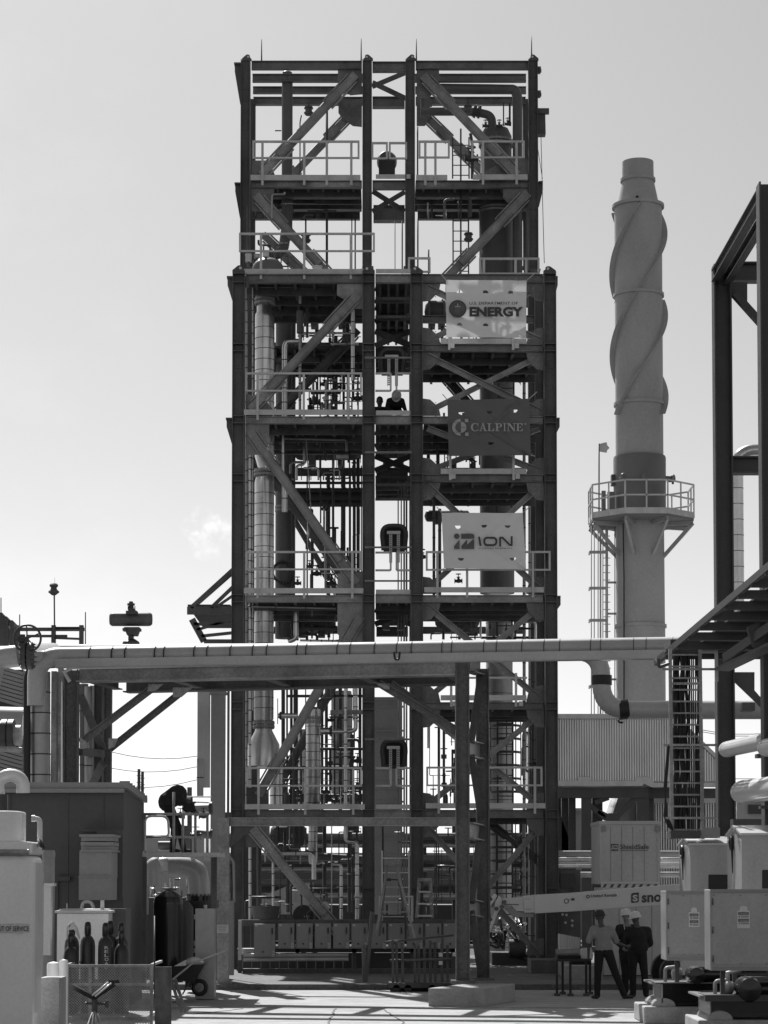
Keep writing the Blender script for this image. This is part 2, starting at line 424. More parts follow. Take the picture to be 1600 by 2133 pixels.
for py in (571, 718, 866, 1238): deck(512, 755, py, YM, YB+.5, 6)
deck(782, 856, 571, YF, YB, 4); deck(782, 856, 866, YF, YM, 4); deck(782, 856, 718, YM, YB, 4); deck(782,856,989,YM,YB,4); deck(782,856,1238,YF,YM,4)
# guard rails
def rail(x0, x1, top, mid, posts, Y, toe=None, tx=None, bot=None, m='galv', ends=True):
    w = 4.6*S(Y); mb = MB()
    a = P(x0, top, Y); b = P(x1, top, Y); c = P(x0, mid, Y)
    mb.beam((a.x,Y,a.z), (b.x,Y,a.z), w, w*.9); mb.beam((a.x,Y,c.z), (b.x,Y,c.z), w*.8, w*.8)
    if ends:
        for x in (a.x, b.x): mb.beam((x, Y+.001, a.z+w*.44), (x, Y+.001, c.z-w*.4), w*.9, w*.9)
    zb = P(x0, bot or (toe+22 if toe else mid+40), Y).z
    for p in posts:
        x = P(p, top, Y).x; mb.beam((x, Y-.03, a.z+.01), (x, Y-.03, zb), w*1.1, w*.7)
        for dz in (.06, .16):
            if toe: cc = Vector((x, Y-.05, P(0, toe+8, Y).z + .1 - dz)); mb.tube([cc, cc+Vector((0,-.02,0))], .014, 6)
    o = mb.build('guardrail', m, tower)
    if toe:
        mb = MB(); tx0, tx1 = tx or (x0, x1); mb.pbox(tx0, tx1, toe, toe+11, Y+.005, .02); mb.build('toe_board', 'galv', o)
    return o
rail(528, 747, 295, 329, (547, 634, 681, 732), YU-.3, 364, (522, 751))
rail(500, 779, 487, 523, (544, 634, 731), YF, 560, (508, 757))
rail(513, 752, 778, 814, (537, 633, 726), YF-.2, 853, (508, 755))
rail(514, 751, 1150, 1186, (537, 634, 734), YF-.2, 1225, (508, 757))
rail(515, 752, 1600, 1637, (539, 636, 736), YF-.2, 1675, (510, 760))
rail(874, 935, 295, 328, (886, 907), YU-.3, 364, (867, 932))
rail(984, 1091, 295, 328, (1006, 1076), YU-.3, 363, (985, 1099))
rail(776, 806, 298, 330, (), YU-.3, None, None, 332); rail(812, 846, 298, 330, (), YU-.3, None, None, 332)
rail(1000, 1122, 539, 570, (1008, 1074, 1096), YF+.4, None, None, 572)
rail(852, 895, 538, 566, (), YF+.3, None, None, 570)
rail(889, 1145, 1150, 1187, (911, 973, 1110), YF-.2, 1223, (884, 1133))
rail(890, 1128, 1599, 1636, (914, 1114), YF-.2, 1673, (887, 1136))
for t_, xs in ((705, (936, 1069)), (976, (938, 1070)), (1448, (940, 1075))):
    mb = MB(); mb.pbox(918, 1097, t_, t_+11, YF-.165, .02); o = mb.build('toe_board', 'galv', tower)
    for x in xs:
        mb = MB(); mb.beam(P(x, t_ - 46 if t_ != 705 else 700, YF-.2), P(x, t_+24, YF-.2), .065, .05); mb.box(P(x,0,YF).x, P(x+9,0,YF).x, YF-.22, YF-.19, P(0,t_+24,YF).z, P(0,t_+14,YF).z); mb.build('rail_post', 'galv', o)
    if t_ == 1448: mb = MB(); mb.beam(P(925, 1412, YF-.17), P(1098, 1412, YF-.17), .05, .05); mb.build('guardrail', 'galv', tower)
for t_ in (363, 560, 855, 1228, 1676):
    mb = MB(); mb.pbox(783, 855, t_, t_+9, (YU if t_ == 363 else YF)-.1, .02); mb.build('toe_board', 'galv', tower)
for t_, m_ in ((778, 814), (1151, 1188), (1600, 1637)):
    mb = MB()
    for x0, x1 in ((782, 814), (826, 857)):
        a = P(x0, t_, YF); b = P(x1, m_, YF); w_ = .05
        mb.beam((a.x,YF,a.z),(b.x,YF,a.z),w_,w_); mb.beam((a.x,YF,b.z),(b.x,YF,b.z),w_,w_)
        xx = b.x if x0 == 782 else a.x; mb.beam((xx,YF,a.z),(xx,YF,b.z),w_,w_)
    mb.build('guardrail', 'galv', tower)
# heavy tube braces with bolted slotted ends
def brace(p0, p1, Y, wpx=20, m='brace', slot=True, name='brace'):
    a = P(*p0, Y); b = P(*p1, Y); d = (b-a).normalized(); w_ = wpx*S(Y)
    mb = MB(); mb.tube([a + d*.5, b - d*.5], w_*.5, 16)
    for q, s in ((a, 1), (b, -1)):
        mb.beam(q - d*s*.25, q + d*s*.75, .05, w_*.9, up=d.cross(Vector((0,1,0))))
        for k in (-1, 1):
            n = d.cross(Vector((0,1,0))).normalized()
            mb.beam(q + n*k*w_*.62 - d*s*.1, q + n*k*w_*.62 + d*s*.95, .09, .04, up=n)
            for j in range(4):
                c = q + n*k*w_*.32 + d*s*(.0+.13*j) - Vector((0,.03,0)); mb.tube([c, c - Vector((0,.02,0))], .022, 6)
    mb.build(name, m, tower)
brace((729, 168), (556, 352), YU-.1); brace((727, 242), (575, 400), YB, 18)
brace((893, 170), (1066, 352), YU-.1); brace((890, 245), (1000, 352), YB, 18)
brace((545, 420), (690, 578), YU-.1); brace((560, 500), (650, 585), YB, 17)
brace((1088, 415), (935, 575), YU-.1)
brace((733, 628), (535, 840), YF); brace((733, 700), (560, 880), YM, 19, 'steel')
brace((530, 912), (732, 1200), YF); brace((545, 960), (735, 1230), YM, 19, 'steel'); brace((570, 1010), (700, 1230), YB, 12, 'steel')
brace((742, 1300), (548, 1640), YF); brace((742, 1340), (580, 1640), YM, 18, 'steel')
brace((534, 1735), (700, 1935), YF, 20, 'steel_b')
brace((893, 745), (985, 850), YM, 19, 'steel_k'); brace((1000, 1700), (1130, 1800), YM, 12, 'steel_k')
# gusset plates
def gus(pix, Y, m='steel_m', b=None):
    mb = MB(); mb.pplate(pix, Y, .03)
    cx_ = sum(p[0] for p in pix)/len(pix); cy_ = sum(p[1] for p in pix)/len(pix); sx_ = (max(p[0] for p in pix)-min(p[0] for p in pix))*.26; sy_ = (max(p[1] for p in pix)-min(p[1] for p in pix))*.26
    bolts(mb, cx_-sx_, cx_+sx_, cy_-sy_, cy_+sy_, Y, 3, 3, 1.1)
    mb.build('gusset_plate', m, tower)
gus([(704,146),(754,146),(754,196),(730,198),(704,180)], YU+.02); gus([(705,215),(754,205),(754,264),(735,262),(712,245),(705,235)], YB-.1)
gus([(868,146),(915,146),(915,165),(895,205),(868,205)], YU+.02); gus([(868,206),(900,206),(900,240),(885,262),(868,262)], YB-.1)
gus([(524,334),(560,334),(572,362),(572,376),(524,376)], YU+.02); gus([(1060,330),(1100,330),(1100,376),(1000,376),(1000,362)], YU+.02)
gus([(524,392),(572,392),(568,420),(548,440),(524,440)], YU+.02); gus([(1048,392),(1100,392),(1100,440),(1075,440),(1048,412)], YU+.02)
gus([(702,591),(755,591),(755,643),(735,643),(715,622),(702,615)], YF+.02, 'brace')
gus([(512,820),(550,830),(568,852),(568,868),(512,868)], YF+.02); gus([(512,883),(561,883),(560,925),(545,947),(512,947)], YF+.02, 'brace')
gus([(703,1195),(755,1190),(755,1240),(703,1240)], YF+.02, 'brace'); gus([(703,1255),(755,1255),(755,1340),(720,1340),(703,1320)], YF+.02, 'brace')
gus([(514,1640),(560,1645),(560,1687),(514,1687)], YF+.02, 'steel'); gus([(512,1704),(562,1704),(562,1735),(548,1765),(512,1765)], YF+.02)
for y0, s in ((590, 1), (733, 1), (1005, 1), (1255, 1), (1478, 1), (1704, 1)):
    gus([(881,y0),(918,y0),(914,y0+18),(896,y0+36),(881,y0+38)], YF+.03); gus([(1133,y0),(1096,y0),(1100,y0+18),(1118,y0+36),(1133,y0+38)], YF+.03)
for y0 in (718, 866, 989, 1237, 1463, 1687, 1990):
    gus([(881,y0),(918,y0),(914,y0-18),(896,y0-34),(881,y0-36)], YF+.03); gus([(1133,y0),(1096,y0),(1100,y0-18),(1118,y0-34),(1133,y0-36)], YF+.03)
# crossed angle braces in the right hand module
def xb(y0, y1, x0=890, x1=1124, one=False):
    for k, (a, b) in enumerate((((x0, y0), (x1, y1)), ((x1, y0), (x0, y1)))):
        pa = P(*a, YF + .08 + k*.12); pb = P(*b, YF + .08 + k*.12); n = (pb-pa).normalized().cross(Vector((0,1,0)))
        mb = MB(); mb.beam(pa, pb, .02, .15, up=n); mb.beam(pa + n*.07 + Vector((0,-.06,0)), pb + n*.07 + Vector((0,-.06,0)), .12, .02, up=n)
        for f in (.03, .06, .5, .94, .97):
            c = pa.lerp(pb, f) - Vector((0,.012,0)); mb.tube([c, c-Vector((0,.025,0))], .022, 6)
        mb.build('cross_brace', 'brace', tower)
for y0, y1 in ((600, 710), (742, 858), (893, 982), (1012, 1228), (1264, 1455), (1488, 1678), (1722, 1992)): xb(y0, y1)
for a, b in (((777,150),(845,150)),):
    for p, q in (((776,180),(843,152)),((776,172),(845,205)),((776,398),(843,440)),((776,440),(843,400))):
        mb = MB(); mb.beam(P(*p, YU+1.2), P(*q, YU+1.6), .06, .14); mb.build('cross_brace', 'steel', tower)
for py in (600, 640, 690, 900, 950, 1270):
    for s in (0, 1):
        mb = MB(); mb.beam(P(782, py + 30*s, YM), P(856, py + 30*(1-s), YM+.4), .08, .16); mb.build('cross_brace', 'steel_k', tower)
for y in (622, 660, 943, 1010, 1040):
    mb = MB(); mb.beam(P(782, y, YF+.5), P(858, y, YF+.5), .06, .07); mb.build('tie_bar', 'steel', tower)
# thin perforated cross ties seen across the middle bay
for y in (745, 942, 1140, 1540, 1210):
    mb = MB(); a = P(760, y, YF-.25); b = P(858, y, YF-.25)
    n = 30
    for i in range(n): mb.box(a.x + (b.x-a.x)*i/n, a.x + (b.x-a.x)*(i+.62)/n, YF-.27, YF-.25, a.z-.02, a.z+.02)
    mb.box(a.x, b.x, YF-.25, YF-.235, a.z-.024, a.z+.024); mb.build('tie_bar', 'brace', tower)
# lightning rods
for px, y0, lb in ((545, 82, ''), (752.5, 80, ''), (867.5, 81, ''), (1107.5, 75, '')):
    mb = MB(); mb.tube([P(px, 128, YU+.1), P(px, y0, YU+.1)], [.022, .01], 6); mb.build('lightning_rod', 'steel_k', tower)
# ladder hoods with hanging safety gates in the middle bay
def hood(px0, px1, py0, py1, Y, openf=True):
    w = px1-px0; h = py1-py0; pts = []
    for i in range(13):
        a = math.pi*i/12; pts.append((px0 + w/2 - w/2*math.copysign(abs(math.cos(a))**.6, math.cos(a)), py0 + h*.42*(1-abs(math.sin(a))**.7)))
    pts = [(px0+3, py1)] + pts + [(px1-3, py1)]
    mb = MB(); mb.tube([P(x, y, Y) for x, y in pts], .06, 10)
    mb.tube([P(px0+3, py1, Y), P(px1-3, py1, Y)], .06, 10); 
    mb.mi = 1; mb.pplate([(x*.94+(px0+w/2)*.06, y*.94+(py0+h/2)*.06) for x, y in pts], Y+.35, .03)
    o = mb.build('ladder_hood', ['steel_k', 'black'], tower)
    mb = MB(); mb.pbox(px0+10, px1-12, py0+11, py0+17, Y-.2, .05)
    for x in (px0+w*.36, px0+w*.68):
        a = P(x, py0+16, Y-.15); b = P(x, py1+26, Y-.15); n = 14
        for i in range(n): z0 = a.z+(b.z-a.z)*i/n; z1 = a.z+(b.z-a.z)*(i+.6)/n; mb.box(a.x-.035, a.x+.035, Y-.17, Y-.15, z1, z0)
        mb.box(a.x-.04, a.x-.022, Y-.15, Y-.13, b.z, a.z); mb.box(a.x+.022, a.x+.04, Y-.15, Y-.13, b.z, a.z)
    mb.build('safety_gate', 'galv', o)
hood(792, 842, 728, 778, YF+.3); hood(796, 846, 1095, 1146, YF+.3); hood(796, 845, 1543, 1597, YF+.3)
mb = MB(); c = P(806, 337, YU+.6)
mb.lathe(c, [(.05,-.32),(.22,-.3),(.29,-.1),(.29,.12),(.22,.3),(.06,.34)], 20, 'y'); o = mb.build('ladder_hood', 'steel', tower)
mb = MB(); mb.pbox(789, 823, 333, 361, YU+.2, .1); mb.build('dark_cover', 'black', o)
# ======================= VESSELS AND PIPES IN THE TOWER =======================
def seams(mb, a, b, r, step, mi=1, th=.012):
    a = Vector(a); b = Vector(b); d = (b-a); n = max(1, int(d.length/step)); s_ = mb.mi; mb.mi = mi
    for i in range(1, n):
        c = a + d*i/n; mb.tube([c - d.normalized()*th, c + d.normalized()*th], r + .006, 20)
    mb.mi = s_
def bend(pts, rad, n=6):
    """round the corners of a polyline"""
    pts = [Vector(p) for p in pts]; out = [pts[0]]
    for i in range(1, len(pts)-1):
        p = pts[i]; u = pts[i-1]-p; v = pts[i+1]-p; r = min(rad, u.length*.49, v.length*.49); u = p + u.normalized()*r; v = p + v.normalized()*r
        for k in range(n+1):
            t = k/n; out.append(u*(1-t)**2 + p*2*t*(1-t) + v*t*t)
    out.append(pts[-1]); return out
def pipe(pix, Y, rpx, label, m='clad', name='process_pipe', cat='pipe', group=None, rad=3, step=0, flanges=(), seg=14, fcol='steel_k'):
    """pix: list of (px,py[,dY])"""
    p3 = [P(q[0], q[1], Y + (q[2] if len(q) > 2 else 0)) for q in pix]; r = rpx*S(Y)
    mb = MB(); mb.tube(bend(p3, rad*r), r, seg)
    if step:
        for a, b in zip(p3, p3[1:]): seams(mb, a, b, r, step*S(Y))
    c0 = min(p3, key=lambda p: p.z)
    if flanges:
        e = empty(name, c0, label, cat, group); mb.build('pipe_run', [m, 'seam'], e)
        for (x, y) in flanges:
            c = P(x, y, Y); best = min(range(len(p3)-1), key=lambda i: (c-(p3[i]+p3[i+1])/2).length); d = (p3[best+1]-p3[best]).normalized()
            q = MB(); q.tube([c-d*r*.25, c+d*r*.25], r*1.55, 16); q.tube([c-d*r*.5, c-d*r*.32], r*1.4, 16); q.build('flange', fcol, e)
        return e
    o = mb.build(name, [m, 'seam']); return tag(o, label, cat, group)
def vess(px, segs, Y, label, m='clad', step=0, name='process_vessel', cat='vessel', flanges=(), seg=40):
    """segs: list of (r_px, py)"""
    cx = P(px, 1300, Y).x; prof = [(r*S(Y), P(px, py, Y).z) for r, py in segs]
    e = empty(name, (cx, Y, prof[-1][1]), label, cat); mb = MB(); mb.lathe((cx, Y, 0), [(0.001, prof[0][1])] + prof + [(0.001, prof[-1][1])], seg)
    if step:
        for (r0, z0), (r1, z1) in zip(prof, prof[1:]):
            if abs(r0-r1) < .02 and z0-z1 > step*S(Y): seams(mb, (cx,Y,z0), (cx,Y,z1), r0, step*S(Y), th=.008)
    mb.build('shell', [m, 'seam'], e)
    for py, r in flanges:
        z = P(px, py, Y).z; q = MB()
        for dz in (.05, -.05): q.lathe((cx,Y,z+dz), [(r*S(Y)*.8,-.03),(r*S(Y),-.03),(r*S(Y),.03),(r*S(Y)*.8,.03)], seg)
        for k in range(20):
            a = 2*math.pi*k/20; x = cx+math.cos(a)*r*S(Y)*.9; y = Y+math.sin(a)*r*S(Y)*.9; q.tube([(x,y,z-.11),(x,y,z+.11)], .02, 6)
        q.build('flange', 'steel_b', e)
    return e
# tall clad column in the left bay, top to bottom
vess(550, [(19,592),(19,622),(17,624),(17,650),(20,655),(20.5,662),(20.5,950),(14,972),(14,985),(19,998),(20.5,1006),(20.5,1498),(18,1502),(18,1522),(33,1551),(34,1590),(34,1596)],
     61.6, 'tall clad cylindrical column with dark seams standing in the left bay of the tower', 'clad', 22, flanges=((628,22),(985,22),(1510,23)))
pipe([(576,1590),(576,1680)], 61.6, 14, 'wide clad outlet pipe below the cone foot of the tall clad column', step=22)
vess(594, [(10,640),(20,652),(21,660),(21,1330)], 65.6, 'dull dark vessel just right of the tall clad column', 'vessel', 0, flanges=((1060,22),))
q = MB()
c = P(590, 1192, 65.6 - .4)
for k in range(20):
    a = 2*math.pi*k/20; p = c + Vector((math.cos(a)*.28, -.02, math.sin(a)*.32)); q.tube([p, p-Vector((0,.08,0))], .03, 6)
q.ring(c, .3, .04, 'y'); o = q.build('manhole', 'steel_k'); tag(o, 'round bolted manhole cover on the dark vessel behind the lower left rail', 'manhole')
vess(653, [(9,1473),(15,1478),(15,1690),(9,1705),(9.5,1712),(9.5,1795),(7,1800)], 62.2, 'slim clad vessel beside the tall clad column in the lower left bay', 'clad', 17, flanges=((1500,16),))
vess(712, [(20,1440),(22,1450),(22,1675)], 69.5, 'pale storage vessel behind the lower left bay pipes', 'duct', 30)
vess(634, [(17,1520),(19,1530),(19,1676)], 67.5, 'short clad vessel half hidden behind the slim clad vessel', 'clad', 40)
# right bay
vess(1036, [(5,262),(26,270),(33,285),(33,372),(36,376),(36,1236)], 66.6, 'wide dark absorber vessel running up the right module', 'vessel', 0, flanges=((300,37),(440,37)))
vess(1040, [(26,1255),(28,1262),(28,2000)], 67.2, 'banded lower vessel behind the crossed braces of the right module', 'clad_d', 36)
vess(596, [(4,147),(10,151),(11.5,158),(11.5,480),(9,500)], 66, 'round topped standpipe in the upper left bay', 'vessel', 0, flanges=())
pipe([(596,480),(590,525),(560,535)], 66, 11, 'curved foot of the standpipe in the upper left bay', 'vessel', rad=4)
pipe([(905,184),(1072,186),(1078,200),(1078,575)], 66, 10.5, 'large overhead pipe that elbows down inside the top right corner', 'vessel', rad=5)
pipe([(876,232),(985,232),(1024,240),(1026,268)], 66.6, 9, 'gooseneck vent pipe bending into the top of the wide absorber vessel', 'vessel', rad=4.4, flanges=((990,232),(999,233)))
pipe([(886,200),(886,226)], 65.2, 10, 'short round capped drum behind the top gusset of the right bay', 'vessel')
pipe([(1096,420),(1096,640)], 66, 5, 'vertical drain pipe along the far right column of the upper module', 'steel')
# thin vertical lines at the left edge
for i, (x, r, y0, y1, mm) in enumerate(((513.5, 2.6, 600, 1680, 'clad_d'), (520.5, 2.8, 930, 1672, 'clad'), (526.5, 1.5, 600, 1480, 'galv'))):
    pipe([(x,y0),(x,y1)], 61, r, ('outermost of the thin riser pipes by the left column', 'banded middle riser pipe by the left column', 'thinnest riser pipe next to the tall clad column')[i], mm, 'riser_pipe', 'pipe', 'riser pipes by the left column', step=24)
pipe([(516,430),(516,600)], 64, 2, 'thin grey line by the left column of the upper module', 'steel', 'riser_pipe')
LBL = 'pipes in the lower left bay'
pipe([(628,711),(598,711),(593,720),(593,868)], 61.8, 5.5, 'clad pipe with square elbow left of the upper big brace', step=26)
pipe([(593,1010),(593,1067)], 61.4, 6, 'short hanging clad pipe end right of the tall clad column', step=24)
pipe([(590,905),(590,984)], 61.4, 3, 'thin clad pipe dropping beside the second gusset', step=28)
pipe([(735,646),(735,793)], 61.2, 3.8, 'slim clad pipe hanging under the upper right gusset of the left bay', step=24)
pipe([(625,612),(625,632)], 61.5, 3, 'short rod of the spring hanger under the roof beam of the left bay', 'galv', 'hanger_rod', 'hanger rod')
pipe([(625,648),(625,694)], 61.5, 7, 'dark spring hanger can in the upper left bay', 'vessel', 'spring_hanger', 'spring hanger')
pipe([(625,696),(625,868)], 61.5, 3, 'line dropping from the spring hanger can', 'clad_d', step=30)
pipe([(560,750),(600,750)], 62.8, 5, 'short nozzle pipe between the clad column and dark vessel', 'vessel', flanges=((575,750),))
pipe([(626,694),(733,694)], 62.6, 2.6, 'horizontal clad pipe behind the upper big brace', step=30)
pipe([(520,598),(620,598)], 61, 2.4, 'thin horizontal pipe under the roof beam of the left bay', 'vessel')
pipe([(512,1263),(700,1267)], 61, 2.6, 'thin horizontal pipe under the third floor of the left bay', 'clad_d', step=60)
pipe([(617,1262),(617,1330),(600,1336)], 61.6, 5.4, 'clad pipe that ends in an elbow above the overhead line', step=24)
pipe([(625,1334),(760,1336)], 62.4, 2.2, 'thin clad pipe lying just above the overhead line', step=20)
pipe([(720,1425),(720,1676)], 61.2, 3.4, 'left of two slim clad risers in the lower left bay', group=None, step=23)
pipe([(741,1425),(741,1520),(730,1524),(692,1524)], 61.6, 4.6, 'right slim clad riser that elbows to the small pump nozzle', step=23, rad=2.6)
pipe([(668,1523),(692,1523)], 62, 7.5, 'bottle shaped nozzle on the slim clad vessel', 'clad', flanges=((690,1523),))
pipe([(578,1491),(620,1491)], 62, 5.5, 'short clad branch pipe under the neck of the tall clad column', 'clad', flanges=((585,1491),))
pipe([(521,1765),(521,1915)], 61.4, 3, 'thin clad pipe next to the left column at ground floor', step=24)
pipe([(569,1795),(569,1895)], 61.8, 2.6, 'thin clad pipe behind the ground floor brace', step=24)
pipe([(585,1777),(648,1777),(654,1784),(654,1832)], 61.6, 4.6, 'clad elbow pipe ending above the ground floor brace', step=24, rad=2.4)
pipe([(720,1712),(720,1752),(744,1754),(744,1915)], 61.6, 4, 'clad pipe with a crinkled offset bend at ground floor', step=22, rad=2)
pipe([(692,1800),(711,1801),(711,1915)], 61.6, 3.4, 'clad pipe with single elbow right of the ground floor brace', step=22, rad=2)
pipe([(758,1800),(758,1915)], 61.4, 1.6, 'thinnest clad line beside the second column at ground floor', 'galv')
pipe([(560,1775),(640,1783),(760,1790)], 66.5, 8, 'long dark horizontal header behind the ground floor pipes', 'vessel')
pipe([(691,1715),(691,1915)], 60.7, 1.2, 'bare vertical rod hanging across the ground floor bay', 'galv', 'hanger_rod', 'hanger rod')
# silhouetted lines in the bright part of the left bay
sil = [(683,'v',745,868,2.2),(700,'v',700,868,3.6),(716,'v',640,868,2.6),(746,'v',715,868,1.6),(667,'v',720,868,1.4),(640,'v',990,1240,1.6),(668,'v',880,1090,1.6),(684,'v',985,1240,4.2),(694,'v',910,1165,2.6),
       (715,'v',985,1240,5),(729,'v',985,1240,2.5),(738,'v',860,1240,3.4),(746,'v',880,1240,3.6),(753,'v',970,1240,1.2),(650,'v',1300,1330,2),
       (610,'v',600,1330,3),(620,'h',735,700,1.2),(610,'h',757,1006,3),(600,'h',757,1036,9),(600,'h',757,1050,6),(610,'h',757,740,1.3),(612,'h',757,758,1.3),(612,'h',757,1022,7),
       (590,'v',1425,1680,4),(607,'v',1425,1680,3),(680,'v',1425,1680,3.4),(697,'v',1425,1680,2),(765,'h',620,990,2),(610,'h',750,1282,3),(610,'h',740,1310,2.5)]
sil += [(598,'v',1425,1690,2),(616,'v',1425,1690,5),(627,'v',1500,1690,2),(671,'v',1425,1690,3),(709,'v',1425,1690,4),(733,'v',1530,1690,4),(750,'v',1425,1690,3.4),(585,'h',755,1560,3),(585,'h',755,1600,5),(600,'h',755,1450,3),(585,'h',755,1662,9),(540,'v',1720,1900,5),(600,'v',1720,1900,4),(676,'v',1720,1900,4),(728,'v',1720,1900,4),(735,'v',1800,1900,2),(605,'v',590,868,5),(660,'v',600,760,4),(724,'v',600,720,5)]
SC = {}; rank = {}
for s_ in sil:
    st_ = storey((s_[2]+s_[3])/2 if s_[1] == 'v' else s_[3]); same = sorted(t for t in sil if t[1] == s_[1] and storey((t[2]+t[3])/2 if t[1] == 'v' else t[3]) == st_ ) if s_[1] == 'v' else sorted((t for t in sil if t[1] == 'h' and storey(t[3]) == st_), key=lambda t: t[3])
    rank[s_] = same.index(s_)
for x, k, a, b, r in sil:
    pix = [(x,a),(x,b)] if k == 'v' else [(x,b),(a,b)]
    ym = (a+b)/2 if k == 'v' else b; st = storey(ym); vk = (st, k); SC[vk] = SC.get(vk, 0) + 1
    pipe(pix, 66.9 if r > 3 else 65.2, r, ORD[rank[(x,k,a,b,r)]] + (' dark upright pipe, ' if k == 'v' else ' dark level pipe down, ') + st + ' of left bay' , 'steel_k', 'background_pipe', 'pipe', 'dark pipes behind the left bay', seg=10)
# dark equipment under the floors
def exch(px0, px1, py, rpx, Y, label):
    a = P(px0, py, Y); b = P(px1, py, Y); r = rpx*S(Y); e = empty('heat_exchanger', ((a.x+b.x)/2, Y, a.z-r), label, 'heat exchanger')
    mb = MB(); L_ = b.x-a.x; mb.lathe(a, [(.001,0),(r*.6,.03),(r*.95,r*.4),(r,r*.6),(r,L_-r*.6),(r*.95,L_-r*.4),(r*.6,L_-.03),(.001,L_)], 28, 'x'); mb.build('shell', 'steel_k', e)
    q = MB(); 
    for f in (.2, .8): q.lathe(a + Vector((L_*f,0,0)), [(r,-.03),(r*1.15,-.03),(r*1.15,.03),(r,.03)], 28, 'x')
    q.build('flange', 'steel', e)
    for f in (.3, .7): q = MB(); q.box(a.x+L_*f-.1, a.x+L_*f+.1, Y-r*.7, Y+r*.7, a.z-r*1.4, a.z-r*.5); q.build('saddle', 'steel', e)
exch(612, 755, 645, 27, 66, 'dark heat exchanger under the roof of the left bay'); exch(606, 756, 925, 34, 66, 'dark heat exchanger under the second floor of the left bay')
exch(600, 700, 1300, 20, 66.3, 'dark heat exchanger under the third floor of the left bay'); exch(884, 935, 650, 24, 66, 'dark drum behind the left edge of the white energy banner')
exch(905, 1000, 1290, 20, 66.3, 'dark heat exchanger under the third floor of the right bay'); exch(884, 980, 1075, 12, 66, 'low dark drum above the lowest banner')
exch(562, 640, 1740, 24, 66.5, 'dark drum behind the ground floor gusset plate')
exch(783, 856, 925, 30, 66.8, 'dark drum across the middle bay under the second floor'); exch(783, 856, 655, 24, 66.8, 'dark drum across the middle bay under the roof')
exch(783, 856, 1282, 22, 66.8, 'dark drum across the middle bay under the third floor')
# valves
def valve(px, py, Y, s, label, m='steel_k', group=None, up=1):
    k = S(Y)*s; c = P(px, py, Y); e = empty('valve', c - Vector((0,0,4*k)), label, 'valve', group)
    mb = MB(); mb.lathe(c, [(.001,-7*k),(4.5*k,-7*k),(4.5*k,-5.6*k),(2.6*k,-5.4*k),(4*k,0),(2.6*k,5.4*k),(4.5*k,5.6*k),(4.5*k,7*k),(.001,7*k)], 16, 'x'); mb.build('valve_body', m, e)
    q = MB(); q.tube([c, c+Vector((0,0,6*k*up))], [2.6*k, 1.8*k], 10); q.tube([c+Vector((0,0,6*k*up)), c+Vector((0,0,7*k*up))], 3.4*k, 12); q.tube([c+Vector((0,0,7*k*up)), c+Vector((0,0,12*k*up))], .7*k, 8); q.build('bonnet', m, e)
    h = c+Vector((0,0,12*k*up)); q = MB(); q.ring(h, 4.4*k, .6*k, 'z', 20, 6)
    for a in range(3):
        d = Vector((math.cos(a*2.1),math.sin(a*2.1),0))*4.4*k; q.tube([h, h+d], .4*k, 6)
    q.build('handwheel', m, e)
vl = [(676,800,1.3),(655,838,1.6),(690,850,1.4),(712,806,1.2),(745,830,1.5),(700,838,1.1),(728,858,1.0),(640,812,1.2),(660,1195,1.4),(690,1215,1.5),(676,1060,1.2),(720,1200,1.1),(645,1180,1.0),(680,1650,1.3),(700,1668,1.2),(744,1640,1.5),
      (620,1650,1.4),(690,1500,1.0),(745,1585,1.3),(880,1160,1.3),(1060,1990,1.4),(1040,1955,1.2),(1072,1940,1.1),(955,1210,1.2),(620,1215,1.1),(600,930,1.0),(560,790,.6)]
vw = ['small dark valve with handwheel in the open bay between upper brace and floor', 'dark valve with handwheel low behind a guard rail']
for i, (x, y, s) in enumerate(vl[:-1]):
    bay = 'left' if x < 770 else 'right'; same = sorted(t for t in vl[:-1] if storey(t[1]) == storey(y) and (t[0] < 770) == (x < 770))
    valve(x, y, 65, s, ORD[same.index((x,y,s))] + ' small dark handwheel valve, ' + storey(y) + ', ' + bay + ' bay', group='handwheel valves inside the tower')
# dense small bore piping, one manifold per storey and bay
def manifold(x0, x1, y0, y1, n, label, seed, Y0=62.4, Y1=66.6):
    rnd = random.Random(seed); e = empty('pipe_manifold', P((x0+x1)/2, y1, 64), label, 'pipe manifold')
    for i in range(n):
        Y = rnd.uniform(Y0, Y1); x = rnd.uniform(x0, x1); y = rnd.uniform(y0, y1); t = rnd.random(); r = rnd.choice((.7,.9,1.2,1.6,2.2,2.8))*S(Y)
        if t < .42: pp = [(x, y), (x, min(y1, y + rnd.uniform(30, (y1-y0)*.8)))]
        elif t < .62: pp = [(x, y), (min(x1, x + rnd.uniform(15, (x1-x0)*.6)), y)]
        elif t < .85: x2 = min(max(x + rnd.uniform(-45, 45), x0), x1); y2 = min(y1, y + rnd.uniform(12, 70)); pp = [(x, y), (x2, y), (x2, y2)]
        else: x2 = min(max(x + rnd.uniform(-30, 30), x0), x1); pp = [(x, y0), (x, y), (x2, y), (x2, y1)]
        q = MB(); q.tube(bend([P(a, b, Y) for a, b in pp], 3*r), r, 8)
        if rnd.random() < .5:
            k = rnd.randrange(len(pp)-1); A_, B_ = P(*pp[k], Y), P(*pp[k+1], Y); d_ = B_-A_
            if d_.length > .3:
              c = A_ + d_*rnd.uniform(.3,.7); d_.normalize(); q.tube([c-d_*.06, c+d_*.06], r*2.1, 10)
              if rnd.random() < .5: q.tube([c, c+Vector((0,-.05,.22))], .02, 6); q.ring(c+Vector((0,-.05,.22)), .09, .014, 'z', 12, 5)
        q.build('pipe_run', rnd.choice(('steel_k','steel_k','steel','vessel','clad_d','clad')) if Y < 64.4 else 'steel_k', e)
